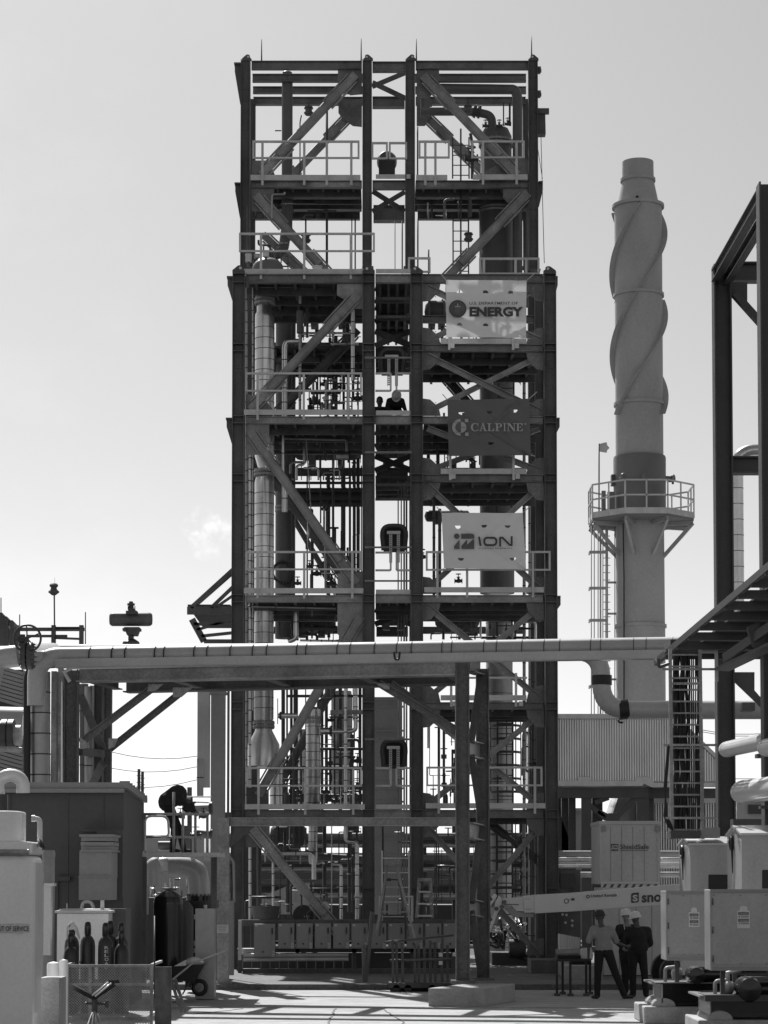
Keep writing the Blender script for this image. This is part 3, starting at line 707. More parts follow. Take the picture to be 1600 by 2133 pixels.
for i, (x0, x1, y0, y1, n, lb) in enumerate(((610,752,600,720,26,'small dark piping packed under the roof of the left bay'),(640,752,760,862,34,'small dark valves and piping above the first floor beam of the left bay'),(605,752,884,1000,34,'small dark piping hung under the second floor of the left bay'),(610,752,1060,1235,22,'sparse dark piping above the third floor of the left bay'),(575,752,1256,1334,24,'small piping between third floor and overhead line in the left bay'),
    (576,750,1430,1560,20,'small piping right under the overhead line in the left bay'),(590,752,1560,1684,44,'small piping and valves behind the lowest left rail'),(512,752,1712,1800,34,'small piping under the lowest floor of the left bay'),(512,752,1800,1912,26,'small piping just above the drive cabinets'),
    (884,1000,596,712,18,'small piping behind the energy banner'),(890,1000,860,985,24,'small piping behind the dark banner'),(886,1128,1256,1332,26,'small piping under the third floor of the right bay'),(886,950,1480,1684,22,'small piping left of the banded vessel under the overhead line'),
    (886,1010,1708,1905,34,'small piping at ground floor of the right bay'),(1088,1130,1480,1900,16,'small upright piping inside the far right column'),(784,856,1708,1905,12,'small piping at the foot of the middle bay'),(530,750,400,455,12,'small piping under the middle level of the upper left bay'),(870,1000,400,455,10,'small piping under the middle level of the upper right bay'),(530,600,500,560,12,'small piping on the platform beside the domed vessel head'))):
    manifold(x0, x1, y0, y1, n, lb, 100+i)
# instruments on the upper left platform
def pot(px, py, w, h, Y, label, m='clad_d', name='instrument_housing', cat='instrument'):
    c = P(px, py, Y); k = S(Y); e = empty(name, c, label, cat)
    q = MB(); q.lathe(c, [(.001,0),(w*k*.5,0),(w*k*.5,h*k*.8),(w*k*.56,h*k*.8),(w*k*.56,h*k*.95),(w*k*.3,h*k),(.001,h*k)], 20); q.build('housing', m, e)
    q = MB(); q.tube([c-Vector((0,0,h*k*.5)), c], w*k*.2, 10); q.build('stem', 'steel', e); return e
pot(518, 546, 13, 18, 60.8, 'leftmost instrument pot on the platform rail of the tower', 'galv'); pot(535, 538, 12, 9, 60.8, 'short instrument pot above the domed vessel head'); pot(554, 536, 13, 12, 60.8, 'instrument pot on the right of the domed vessel head', 'galv')
vess(556, [(6,538),(22,542),(31,552),(33,560),(33,566),(38,567),(38,571)], 61.5, 'domed vessel head with flange poking through the upper platform', 'vessel')
pot(661, 568, 20, 14, 60.9, 'small pale dish shaped roof vent on the platform beside the second rail post', 'white', 'roof_vent', 'vent')
def lampu(px, py, w, Y, label, rod=None):
    c = P(px, py, Y); k = S(Y)*w; e = empty('floodlight', c, label, 'lamp')
    q = MB(); q.lathe(c, [(.001,-.45*k),(.35*k,-.4*k),(.5*k,-.2*k),(.5*k,-.12*k),(.36*k,-.1*k),(.36*k,.3*k),(.5*k,.32*k),(.42*k,.5*k),(.001,.55*k)], 20); q.build('housing', 'steel', e)
    q = MB(); q.tube([c+Vector((0,0,.5*k)), P(px, rod or py-20, Y)], .08*k, 8); q.build('stem', 'steel_k', e)
lampu(643, 232, 20, 65, 'round lamp under the top beams of the upper left bay', 215); lampu(976, 495, 20, 65, 'round double disc lamp hanging in the upper right bay', 400)
lampu(637, 497, 22, 66.5, 'round lamp behind the lower brace of the upper left bay', 455); lampu(1003, 1040, 18, 64, 'round lamp under the third half level of the right bay', 1010)
lampu(1017, 1268, 16, 64, 'round lamp under the third floor of the right bay', 1250); lampu(975, 228, 18, 65.6, 'round lamp beside the gooseneck vent pipe', 205)
pipe([(628,240),(625,255),(625,360)], 64.9, 1.3, 'thin crooked conduit below the round lamp of the upper left bay', 'steel_k', 'conduit')
pipe([(573,272),(586,272)], 65.6, 1.4, 'small tap stub on the side of the round topped standpipe', 'steel_k', 'tap_stub', 'tap')
for i, (x, y0, y1, r, Y) in enumerate(((681,225,570,2.6,66.9),(740,455,575,1.5,66),(733,455,575,1.2,66),(870,264,378,1.6,65),(870,455,570,1.6,65),(838,460,570,1.4,66.6),(823,460,570,.8,66.6),(893,520,570,1.6,64.6),(1049,215,262,1.4,66),(1062,215,262,2.2,66))):
    xs_ = sorted((681,740,733,870,870.5,838,823,893,1049,1062)); 
    if (x, y0) == (870, 455): x = 870.5
    pipe([(x,y0),(x,y1)], Y, r, ORD[xs_.index(x)] + ' thin vertical line from the left in the uppermost module', 'steel_k', 'conduit', 'conduit', 'thin vertical lines in the upper module', seg=8)
# thin bundle of conduits down the middle bay
for i, x in enumerate((829.5, 836, 842, 847)):
    pipe([(x,1003),(x,1905)], 62.5+.2*i, 1.3 if i < 2 else 1.9, ('leftmost line','second line','third line','rightmost line')[i] + ' of the four conduits running down the middle bay', 'clad_d', 'conduit', 'conduit', 'conduits down the middle bay', seg=8)
# vertical pipes and caged ladder rungs of the right module
for i, (x, r, y0, y1, mm, lb) in enumerate(((1092,3.4,740,1990,'clad_d','grey pipe just right of the absorber ladder'),(1103,2.4,1010,1990,'galv','thin pale pipe near the far right column'),(1118,2,1010,1800,'steel','thin grey line against the far right column'),
        (1112,4,1380,1990,'vessel','thick grey pipe inside the far right column'),(938,2.4,600,720,'galv','thin pipe behind the left edge of the energy banner'),(904,3,1000,1240,'steel','grey pipe left of the lowest banner'),(916,3.4,1060,1240,'steel','thicker grey pipe touching the lowest banner'))):
    pipe([(x,y0),(x,y1)], 65 if i < 4 else 62, r, lb, mm, step=40)
def caged(px0, px1, py0, py1, Y, step, label):
    a = P(px0, py1, Y); b = P(px1, py0, Y); e = empty('caged_ladder', ((a.x+b.x)/2, Y, a.z), label, 'ladder')
    cx = (a.x+b.x)/2; W = b.x-a.x; q = MB()
    for x in (cx-.22, cx+.22): q.beam((x,Y,a.z),(x,Y,b.z),.05,.03)
    q.build('stile', 'steel_k', e); q = MB(); z = a.z
    while z < b.z: q.beam((cx-.22,Y,z),(cx+.22,Y,z),.03,.03); z += .3
    q.build('rung', 'steel_k', e); q = MB(); z = a.z + .4
    while z < b.z:
        pts = [(cx+W/2*math.cos(t), Y-.1-W*.75*math.sin(t), z) for t in [math.pi*i/10 for i in range(11)]]
        for p0, p1 in zip(pts, pts[1:]): q.beam(p0, p1, .012, .07)
        z += step
    for i in range(1, 10, 2):
        t = math.pi*i/10; x = cx+W/2*math.cos(t); y = Y-.1-W*.75*math.sin(t); q.beam((x,y,a.z+.4),(x,y,b.z-.1),.03,.012)
    q.build('cage', 'steel_k', e)
caged(1025, 1084, 745, 830, 65.4, .27, 'caged ladder on the absorber vessel between the two upper banners'); caged(1018, 1082, 1010, 1068, 65.4, .3, 'caged ladder on the absorber vessel above the lowest banner')
caged(1020, 1085, 1478, 1680, 65.6, .38, 'caged ladder behind the crossed braces above the lowest rail'); caged(1018, 1085, 1708, 1905, 65.6, .38, 'caged ladder behind the ground floor crossed braces')
caged(1018, 1084, 1258, 1325, 65.6, .3, 'caged ladder just above the overhead line')
def sladder(px, w, py0, py1, Y, label, m='galv', step=.3):
    a = P(px-w/2, py1, Y); b = P(px+w/2, py0, Y); e = empty('ladder', ((a.x+b.x)/2, Y, a.z), label, 'ladder'); q = MB()
    for x in (a.x, b.x): q.beam((x,Y,a.z),(x,Y,b.z),.04,.03)
    q.build('stile', m, e); q = MB(); z = a.z+.1
    while z < b.z: q.beam((a.x,Y,z),(b.x,Y,z),.02,.025); z += step
    q.build('rung', m, e); return e
sladder(960, 34, 286, 372, 66.2, 'thin ladder poking above the upper right platform', 'steel_k', .3); sladder(960, 32, 456, 572, 66.2, 'thin ladder under the upper right platform', 'steel_k')
pipe([(960,268),(960,570)], 65.4, 1.8, 'dark pole through the thin ladder of the upper right bay', 'steel_k', 'conduit')
pipe([(980,278),(984,300),(984,372)], 65.2, 3.2, 'dark crooked pipe between the thin ladder and vessel', 'steel_k')
valve(982, 330, 65.2, 2.0, 'large dark side valve between the thin ladder and absorber vessel top')
for i, (x, y) in enumerate(((1012,262),(1058,258),(1040,262))): valve(x, y, 66, 1.0, ('small valve left on the absorber vessel top','small valve right on the absorber vessel top','small valve in the middle of the absorber vessel top')[i])
# lamps and hoist hanging outside the top right corner
e = empty('side_hoist', P(1129, 280, YU), 'dark box hung from a davit outside the top right corner', 'hoist')
q = MB(); q.plate([P(1120,233,YU),P(1136,233,YU),P(1137,279,YU),P(1120,279,YU)], (0,.3,0)); q.build('box', 'steel_k', e)
q = MB(); q.pbox(1117,1144,225,236,YU-.05,.12); q.build('arm', 'steel', e)
for i, (x, y) in enumerate(((1123,150),(1123,200))):
    e = empty('wall_lamp', P(x, y, YU), ('upper','lower')[i] + ' small lamp clamped outside the top right column', 'lamp'); q = MB(); q.pbox(x-4,x+4,y-12,y-9,YU,.1); q.pbox(x-2,x+3,y-9,y+2,YU,.1); q.build('bracket','steel',e)
    q = MB(); q.lathe(P(x,y+2,YU), [(.001,0),(.07,.02),(.07,.12),(.03,.16),(.001,.16)], 12); q.build('lamp_head','steel_k',e)
pipe([(1127,282),(1132,480),(1134,548)], YU-.3, .7, 'thin tag line hanging down from the top right corner', 'seam', 'tag_line', 'rope', seg=6)
pipe([(1119,300),(1130,372)], YU-.3, .6, 'short slack rope beside the tag line', 'seam', 'tag_line', 'rope', seg=6)
# cantilevered truss arm left of the tower
e = empty('side_truss', P(440, 1335, 61), 'braced steel truss arm sticking out left of the tower', 'truss')
for a, b, w_ in (((390,1272),(486,1272),16),((400,1290),(425,1336),14),((398,1266),(486,1186),8),((440,1266),(486,1222),7),((425,1336),(488,1336),8),((404,1300),(486,1300),6),((410,1312),(486,1290),5),((420,1325),(486,1318),6),((450,1265),(486,1240),5)):
    q = MB(); q.beam(P(*a,61),P(*b,61),.12,w_*S(61),up=(P(*b,61)-P(*a,61)).cross(Vector((0,1,0)))); q.build('truss_member','steel',e)
for a, b in (((395,1272),(486,1272)),((400,1290),(425,1336)),((404,1262),(486,1190))):
    q = MB(); q.beam(P(*a,64),P(*b,64),.12,.14); q.build('truss_member','steel_k',e)
q = MB(); q.box(P(396,0,61).x, P(484,0,61).x, 61.1, 66.5, P(0,1262,61).z, P(0,1262,61).z+.05); q.build('floor_deck','grate',e)  # deck added to throw shade on the ground at the tower's left foot
# pale panelled duct behind the middle bay
e = empty('panelled_duct', (P(812,1760,71).x, 71, .13), 'pale panelled duct standing behind the middle bay of the tower', 'duct')
q = MB(); q.pbox(778,838,1452,1905,71,2.5); q.build('duct_panel','duct',e)
for y in (1455,1470,1520,1534,1572,1600,1620,1640,1668,1690,1716,1745,1780,1808): q = MB(); q.pbox(776,840,y,y+4,70.95,.05); q.build('rib','duct',e)
# gas analyser style boxes and clutter between floors
for i, (x0,y0,x1,y1) in enumerate(((560,893,580,905),(622,884,640,894),(686,884,702,894),(640,1262,660,1270),(700,948,726,954),(688,1479,758,1487))):
    q = MB(); q.pbox(x0,x1,y0,y1,61.3,.2); q.pbox((x0+x1)/2-1,(x0+x1)/2+1,y1,y1+14,61.4,.05); o = q.build('pipe_support','steel_b'); tag(o, ('small pipe support under the second floor next to the gusset','pipe support bracket left of centre under the second floor','pipe support bracket right of centre under the second floor','pipe support under the third floor beam','pipe support bar high among the second floor lines','long flat support bar under the overhead beam by the second column')[i], 'pipe support')
pipe([(590,913),(700,916),(722,916),(722,940)], 62, 2.6, 'thin grey line with right angle bend under the second floor', 'steel_b', rad=2)
pipe([(638,915),(648,1065)], 61.6, 1.3, 'slanting thin rod in the open second storey', 'steel_b', 'hanger_rod', 'hanger rod')
# ---------------- banners ----------------
def banner(cor, Y, label, m, holes, flip=1, seed=0):
    """vinyl sheet as a rippled grid with half moon wind slits cut in it"""
    rnd = random.Random(seed); tl, tr, br, bl = [P(x, y, Y) for x, y in cor]; nx, nz = 120, 84
    e = empty('banner', (bl+br)/2, label, 'banner'); ph = [rnd.uniform(0,6) for _ in range(6)]
    def pt(u, v, th=0.):
        p = tl.lerp(tr, u).lerp(bl.lerp(br, u), v)
        y = .012*math.sin(u*9+ph[0]) + .016*math.sin((u*1.1+v)*7+ph[1]) + .05*math.exp(-((u-v*1.05+.08)/.025)**2)*(v) + .04*math.exp(-((u+v*.8-.9)/.04)**2)*(1-v) + .03*math.exp(-((u-v*.6-.35)/.02)**2)*v + .012*math.sin((u-v)*16+ph[2])
        return Vector((p.x, p.y + y*.7 + th, p.z + .012*math.sin(u*5+ph[3])*(1-abs(2*v-1))))
    k = abs(tr.x-tl.x)/S(Y); hpx = cor[2][1]-cor[1][1]
    def hole(u, v):
        for hx, hy, r in holes:
            dx = (u*k - (hx-cor[0][0])); dy = (v*hpx - (hy-cor[0][1]))*flip
            if dx*dx + dy*dy < r*r and dy < 0: return True
        return False
    q = MB(); idx = {}
    vs = [pt(i/nx, j/nz) for j in range(nz+1) for i in range(nx+1)]
    fs = [(j*(nx+1)+i, j*(nx+1)+i+1, (j+1)*(nx+1)+i+1, (j+1)*(nx+1)+i) for j in range(nz) for i in range(nx) if not hole((i+.5)/nx, (j+.5)/nz)]
    q.add(vs, fs, True); o = q.build('banner_sheet', m, e)
    for c, d in ((cor[0], (-10,-12)), (cor[1], (16,-14)), (cor[2], (8,2)), (cor[3], (-6,4))):
        r_ = MB(); r_.tube([P(*c,Y), P(c[0]+d[0], c[1]+d[1], Y+.02)], .012, 6); r_.build('tie_rope', 'galv', e)
    return e
YN = 59.35; YT = YN - .07
b1 = banner([(929,583),(1097,584),(1096,704),(930,702)], YN, 'uppermost white banner with a round dark seal and the word ENERGY', 'banner', [(958,610,6),(1012.5,610,6),(1066,610,6),(957,679,6),(1013,679,6)], 1, 1)
def disc(mb, px, py, r, Y, a0=0, a1=360, n=40, th=.004):
    mb.plate([P(px + r*math.cos(R(a0+(a1-a0)*i/n)), py - r*math.sin(R(a0+(a1-a0)*i/n)), Y) for i in range(n if a1-a0 == 360 else n+1)], (0, th, 0))
q = MB(); disc(q, 953.5, 643, 18.2, YT); q.build('seal', 'ink_m', b1)
q = MB(); q.ring(P(953.5,643,YT), 17.2*S(YT), .8*S(YT), 'y', 40); q.build('seal_ring', 'ink', b1)
q = MB(); q.ring(P(953.5,643,YT), 12.5*S(YT), .25*S(YT), 'y', 40); q.pplate([(947.5,640),(959.5,640),(959.5,648),(953.5,655),(947.5,648)], YT-.012, .01); q.build('seal_shield', 'vessel', b1)
q = MB(); q.pplate([(951.5,637),(953.5,630),(955.5,637)], YT-.012, .01); q.pplate([(947.5,637.5),(959.5,637.5),(959.5,639.5),(947.5,639.5)], YT-.012, .01); q.build('seal_tower', 'ink_l', b1)
text('U.S. DEPARTMENT OF', 978, 1079, 634, YT, 5.6, 'ink', b1, bold=.012); text('ENERGY', 978, 1090, 658, YT, 19.5, 'ink', b1, bold=.05)
b2 = banner([(932,833),(1103,830),(1106,948),(935,950)], YN, 'dark middle banner with a pale round emblem and the word CALPINE', 'banner_d', [(961,859,6),(1020,858,6),(1073,855,6),(1021,923,6)], -1, 2)
q = MB()
disc(q, 959.5, 890, 17.5, YT, 90, 270); o = q.build('emblem', 'ink_l', b2)
q = MB(); disc(q, 959.5, 890, 11, YT-.006, 90, 270); q.pplate([(940,879.2),(959.5,879.2),(959.5,880),(940,880)],YT-.006,.003); q.pplate([(940,900),(959.5,900),(959.5,900.8),(940,900.8)],YT-.006,.003); q.build('emblem_cutout', 'banner_d', b2)
q = MB(); disc(q, 960.2, 890, 11.5, YT, -90, 90); q.pplate([(968.5,872.5),(975.5,872.5),(975.5,879.5),(968.5,879.5)],YT,.004); q.pplate([(969,901),(976,901),(976,908),(969,908)],YT,.004); q.build('emblem', 'ink_l', b2)
q = MB(); q.pplate([(960,889.4),(971,889.4),(971,890.4),(960,890.4)],YT-.006,.003); q.build('emblem_cutout', 'banner_d', b2)
# serif capitals drawn as polygons, unit box 0..1 x 0..1 (y up)
def arcp(cx, cy, rx, ry, a0, a1, n=14): return [(cx+rx*math.cos(R(a0+(a1-a0)*i/n)), cy+ry*math.sin(R(a0+(a1-a0)*i/n))) for i in range(n+1)]
def bx(x0, y0, x1, y1): return [(x0,y0),(x1,y0),(x1,y1),(x0,y1)]
sf = .07
GL = {'C': [arcp(.52,.5,.5,.53,42,318,18) + arcp(.56,.5,.3,.44,315,45,18), bx(.84,.62,.91,1.0), bx(.84,.1,.93,.24)],
 'A': [[(.44,1.03),(.56,1.03),(.92,.05),(.66,.05)], [(.44,1.03),(.5,.88),(.22,.05),(.12,.05)], bx(.26,.3,.68,.37), bx(0,0,.34,sf), bx(.54,0,1.04,sf)],
 'L': [bx(.16,0,.4,1), bx(0,.93,.56,1), bx(0,0,.9,sf), [(.9,0),(.96,.36),(.9,.36),(.62,.07),(.62,0)]],
 'P': [bx(.16,0,.4,1), bx(0,.93,.5,1), bx(0,0,.56,sf), arcp(.5,.72,.4,.28,90,-90,14) + arcp(.5,.72,.17,.21,-90,90,14), bx(.4,.93,.52,1), bx(.4,.44,.52,.51)],
 'I': [bx(.34,0,.66,1), bx(.1,.93,.9,1), bx(.1,0,.9,sf)],
 'N': [bx(.12,0,.2,1), [(0,1),(.34,1),(.9,.2),(.9,-.03),(.8,-.03),(.12,.9),(0,.93)], bx(.82,0,.9,1), bx(.7,.93,1.04,1), bx(0,0,.36,sf)],
 'E': [bx(.16,0,.4,1), bx(0,.93,.86,1), bx(0,0,.88,sf), bx(.4,.47,.64,.54), bx(.62,.36,.68,.66), [(.86,1),(.9,.7),(.84,.7),(.6,.93)], [(.88,0),(.95,.33),(.89,.33),(.62,.07)]]}
def glyphs(word, xs, y0, y1, Y, m, parent):
    q = MB(); z = 0
    for ch, (x0, x1) in zip(word, xs):
        for g in GL[ch]:
            z += 1; q.pplate([(x0+(x1-x0)*a, y0+(y1-y0)*b) for a, b in g], Y - .0007*(z % 7), .006)
    return q.build('lettering', m, parent)
glyphs('CALPINE', [(980.5,998),(998.5,1014),(1015,1030.5),(1031,1047.5),(1047.5,1055),(1056,1074),(1074.5,1090.5)], 898, 881.5, YT, 'ink_l', b2)
q = MB(); disc(q, 1094.5, 883, 1.8, YT); q.build('mark', 'ink_l', b2)
b3 = banner([(920,1068),(1089,1068.5),(1096,1186),(925,1184)], YN, 'lowest white banner with a square dark emblem and the word ION', 'banner', [(953,1095,6),(1007.5,1093,6),(1057,1094,6),(956,1163,6),(1064,1162,6)], -1, 3)
q = MB(); disc(q, 951.5, 1117, 5.8, YT); q.pplate([(946,1143.5),(957.5,1143.5),(957.5,1124)] + [(952,1130),(946,1137.5)], YT, .004)
q.pplate([(960.5,1111.5),(984,1111.5),(988,1114),(988,1122),(961,1122)], YT, .004)
q.pplate([(961.5,1143.5),(961.5,1137),(973,1123.5),(973,1135),(985,1123.5),(988,1123.5),(988,1143.5)], YT, .004)
q.build('emblem', 'ink_m', b3)
def strokes(segs, Y, m, parent, wpx):
    q = MB()
    for i, pts in enumerate(segs):
        for a, b in zip(pts, pts[1:]):
            dx, dy = b[0]-a[0], b[1]-a[1]; l = math.hypot(dx,dy) or 1; nx_, ny_ = -dy/l*wpx/2, dx/l*wpx/2; ex, ey = dx/l*wpx*.3, dy/l*wpx*.3
            q.pplate([(a[0]+nx_-ex,a[1]+ny_-ey),(b[0]+nx_+ex,b[1]+ny_+ey),(b[0]-nx_+ex,b[1]-ny_+ey),(a[0]-nx_-ex,a[1]-ny_-ey)], Y - .0006*(i % 5) - .0002*(len(q.v) % 3), .005)
    return q.build('lettering', m, parent)
def rr(x0,y0,x1,y1,r,n=5):
    out=[]
    for cx_,cy_,a0 in ((x1-r,y0+r,-90),(x1-r,y1-r,0),(x0+r,y1-r,90),(x0+r,y0+r,180)):
        for i in range(n+1): a=R(a0+90*i/n); out.append((cx_+r*math.cos(a),cy_+r*math.sin(a)))
    return out+[out[0]]
strokes([[(998,1119),(1001,1136)], rr(1009,1120,1034,1135.5,6.5), [(1042,1137.5),(1042,1120),(1047,1120),(1062,1135),(1066,1135),(1066,1118)]], YT, 'ink', b3, 4)
text('CLEAN ENERGY', 997, 1069, 1143.5, YT, 2.6, 'ink', b3, bold=.01)
# ======================= OVERHEAD LINE AND ITS RACK =======================
YL, YR = 47.2, 45.0
def lerpY(px): return YL + (YR-YL)*(px-110)/1310
a = P(96, 1368, YL); b = P(1445, 1346, YR-.05); r = 20*S(46)
o_line = empty('overhead_pipe', (a+b)/2, 'long white jacketed overhead pipe crossing the whole scene in front of the tower', 'pipe')
q = MB(); q.tube(bend([P(76, 1470, YL), P(76, 1368, YL), P(180, 1366.8, YL), b], .8, 10), r, 28); q.build('pipe_jacket', 'pipe_g', o_line)
q = MB()
n = 29
for i in range(n):
    c = P(190, 1367, YL-.08).lerp(b, (i + .28*math.sin(i*2.7))/n); d = (b-a).normalized(); q.tube([c-d*.006, c+d*.006], r+.003, 24)
q.build('jacket_seam', 'seam', o_line)
a2 = P(116, 1381, YL-.28); b2 = P(1415, 1361.5, YR-.28)
q = MB(); q.beam(a2, b2, .06, 17*S(46), up=(0,0,1)); q.beam(a2+Vector((0,.1,-.09)), b2+Vector((0,.1,-.09)), .2, .02); o = q.build('channel_beam', 'pipe_g'); tag(o, 'flat grey channel beam running right under the long overhead pipe', 'beam')
q = MB(); q.tube([P(48,1364,50), P(80,1361,50.2), P(120,1360,50.4), P(395,1359,51), P(1400,1350,49)], .19, 20); o = q.build('overhead_pipe', 'pipe_g'); tag(o, 'second grey overhead pipe mostly hidden behind the long white one', 'pipe')
q = MB(); q.tube([P(150,1390,YL-.2), P(430,1384,46.6), P(680,1380,46.3), P(940,1373,46)], .05, 10); q.tube([P(145,1420,YL), P(134,1400,YL), P(150,1391,YL-.2)], .04, 10); o = q.build('conduit', 'galv'); tag(o, 'thin pale conduit slung under the overhead channel beam', 'conduit')
q = MB(); q.tube(bend([P(821,1358,45.2),P(823,1374,45.2),P(831,1374,45.2),P(833,1358,45.2)],.1), .022, 8); o = q.build('hanger_strap', 'black'); tag(o, 'black looped strap hanging on the channel beam', 'strap')
# rack frame
rack = empty('pipe_rack', (0.3, 47.5, 0.36), 'weathered steel portal rack with knee braces that carries the overhead line', 'pipe rack')
def rb(p0, Y0, p1, Y1, w, h, m='rack', name='beam', i=True, n=(0,1,0)):
    q = MB(); A = P(*p0, Y0); B = P(*p1, Y1)
    if i: q.ibeam(A, B, w, h, n, .025, .018)
    else: q.beam(A, B, w, h, up=(B-A).cross(Vector((0,1,0))))
    return q.build(name, m, rack)
z_ = P(948,1391,46.8).z
A = P(165,1404,48.4); A.z = z_; B = P(950,1391,46.8)
q = MB(); q.ibeam(A, B, .42, .34, (0,1,0), .03, .02)
for px_, n_ in ((548,2),(722,4),(760,3),(310,2),(905,2)):
    t_ = (px_-165)/785; c = A.lerp(B, t_)
    for i in range(n_):
        for k in (-.07,.07): p = c+Vector((i*.07,-.012,k)); q.tube([p,p+Vector((0,-.02,0))], .018, 6)
q.build('beam', 'steel_b', rack)
q = MB(); q.ibeam(A+Vector((.7,2.7,0)), B+Vector((.2,2.2,0)), .42, .34, (0,1,0), .03, .02); q.build('beam', 'steel', rack)
for t_ in (.02,.25,.5,.75,.98):
    c = A.lerp(B, t_); q = MB(); q.ibeam(c+Vector((0,.25,0)), c+Vector((.4,2.4,0)), .2, .26, (1,0,0)); q.build('cross_member', 'steel', rack)
def rcol(px, w, py0, Y, base_z, m='rack', n=(0,1,0)):
    T = P(px, py0, Y); Bq = Vector((T.x, Y, base_z)); q = MB(); q.ibeam(Bq, T, w*S(Y), w*S(Y), n, .025, .02)
    q.box(T.x-w*S(Y)*.85, T.x+w*S(Y)*.85, Y-.28, Y+.28, base_z, base_z+.06); q.build('column', m, rack)
rcol(963, 29, 1380, 46.8, .36, n=(0,1,0)); rcol(1005, 27, 1393, 48.1, .36, n=(0,1,0))
rcol(150, 29, 1396, 48.4, 0, n=(0,1,0)); rcol(225, 17, 1432, 51, 0); rcol(206, 18, 1425, 50.2, 0, 'steel')
rb((978,1385),47,(1000,1392),48,.25,.3,n=(1,.3,0)); 
for y0,y1 in ((1400,1545),(1700,1575),(1720,1880),(2030,1900)):
    rb((982,y1),46.9,(1002,y0),48,.1,.14,'steel',  'brace', False)
for y_ in (1560, 1730, 1890): rb((978,y_),46.9,(1000,y_+5),48,.2,.34,'steel_b','strut', n=(1,.3,0))
for p0,Y0,p1,Y1 in (((168,1548),48.2,(326,1428),48.2),((230,1560),51,(396,1428),50.6),((790,1424),47.1,(948,1520),46.8),((815,1424),49.2,(955,1528),48.9)):
    q = MB(); A_ = P(*p0,Y0); B_ = P(*p1,Y1); n_ = (B_-A_).normalized().cross(Vector((0,1,0)))
    q.beam(A_, B_, .02, .15, up=n_); q.beam(A_+n_*.07+Vector((0,-.05,0)), B_+n_*.07+Vector((0,-.05,0)), .1, .02, up=n_); q.build('knee_brace', 'rack', rack)
for g in (((310,1425),(340,1425),(322,1440),(306,1440)),((360,1432),(402,1432),(378,1452),(360,1452)),((166,1535),(180,1545),(176,1560),(166,1560)),((784,1424),(812,1424),(812,1436),(802,1436)),((226,1538),(246,1538),(238,1556),(226,1560))):
    q = MB(); q.pplate(g, 48.1 if g[0][0] != 784 else 47, .03); q.build('gusset_plate', 'steel_b', rack)
for p0,p1 in (((168,1450),(214,1560)),((214,1590),(180,1660)),((168,1566),(214,1570))): rb(p0,48.6,p1,50,.1,.16,'steel','brace',False)
# concrete plinth, turned
pl = MB(); c0 = G(892,2097); c1 = G(1014,2102); dv = Vector((.37*1.9, 1.95, 0))
c1.y = c0.y - .05; pts = [c0, c1, c1+dv, c0+dv+Vector((.1,0,0))]
pl.plate(pts, (0,0,.36)); o = pl.build('concrete_plinth', 'conc'); tag(o, 'low concrete block under the rack column at the edge of the sunlit paving', 'plinth')
bv = o.modifiers.new('worn_edges','BEVEL'); bv.width=.02; bv.segments=2
# left vertical legs of the line
pipe([(84,1400),(84,1700)], 47.6, 21, 'banded grey vertical pipe under the left elbow of the overhead line', 'clad_d', step=42)
q = MB(); q.tube(bend([P(56,1640,47.4),P(56,1388,47.4),P(118,1384,47.3)],.35,8), .075, 12); o = q.build('insulated_pipe','black'); tag(o,'black rubber covered pipe that bends round the left elbow','pipe')
q = MB(); q.pbox(105,118,1398,1650,47.9,.3); q.pbox(119,131,1392,1650,48.3,.2); o = q.build('steel_post','steel_b'); tag(o,'flat faced steel post beside the banded vertical pipe','post')
pipe([(128.5,1420),(128.5,1650)], 47.5, 2.2, 'thin shiny pipe next to the left rack column', 'clad')
pipe([(175,1425),(175,1650)], 52, 9, 'wide dull riser filling the gap behind the left rack braces', 'vessel', step=50)
q = MB(); q.pbox(186,219,1428,1650,53,.8); o = q.build('cable_duct','duct'); tag(o,'tall flat grey cable duct between the left rack columns','cable duct')
pipe([(212,1425),(212,1650)], 52, 4, 'thin dull riser just left of the rear rack column', 'clad_d', step=40)
q = MB(); q.pbox(119,137,1396,1650,50.5,.6); o = q.build('cable_duct','steel'); tag(o,'dark flat cable duct behind the left rack column','cable duct')
pipe([(184,1430),(184,1650)], 50, 8, 'clad riser behind the left rack braces', 'clad_d', step=45)
# far left elbow with flange and handwheel, ducting behind
e = empty('large_valve', P(48,1385,44), 'large flanged pipe elbow with open spoked handwheel at the far left edge', 'valve')
q = MB(); q.tube(bend([P(-30,1460,44),P(-12,1372,44),P(38,1366,44)],.6,8), 23*S(44), 24); q.build('pipe_elbow','pipe_g',e)
c = P(46,1366,44); q = MB(); q.tube([c,c+Vector((.09,0,0))], .27, 24); q.tube([c+Vector((.12,0,0)),c+Vector((.2,0,0))], .27, 24); q.build('flange','steel_k',e)
q = MB()
for k in range(14):
    t = 2*math.pi*k/14; p = c+Vector((0,math.cos(t)*.23,math.sin(t)*.23)); q.tube([p-Vector((.03,0,0)),p+Vector((.25,0,0))], .014, 6)
q.build('bolt_circle','steel_k',e)
q = MB(); q.tube([P(52,1360,44.5),P(72,1360,47),P(110,1358,50)], .2, 20); q.build('pipe_run','pipe_g',e)
h = P(57,1330,43.8); q = MB(); q.ring(h,.26,.022,'y',36,8)
for k in range(5):
    t = 2*math.pi*k/5+.4; q.tube([h,h+Vector((math.cos(t)*.26,0,math.sin(t)*.26))], .014, 6)
q.build('handwheel','steel_k',e); q = MB(); q.tube([P(46,1345,44),P(45,1322,44)],.07,10); q.pbox(36,58,1326,1336,43.9,.15); q.build('bonnet','steel_k',e)
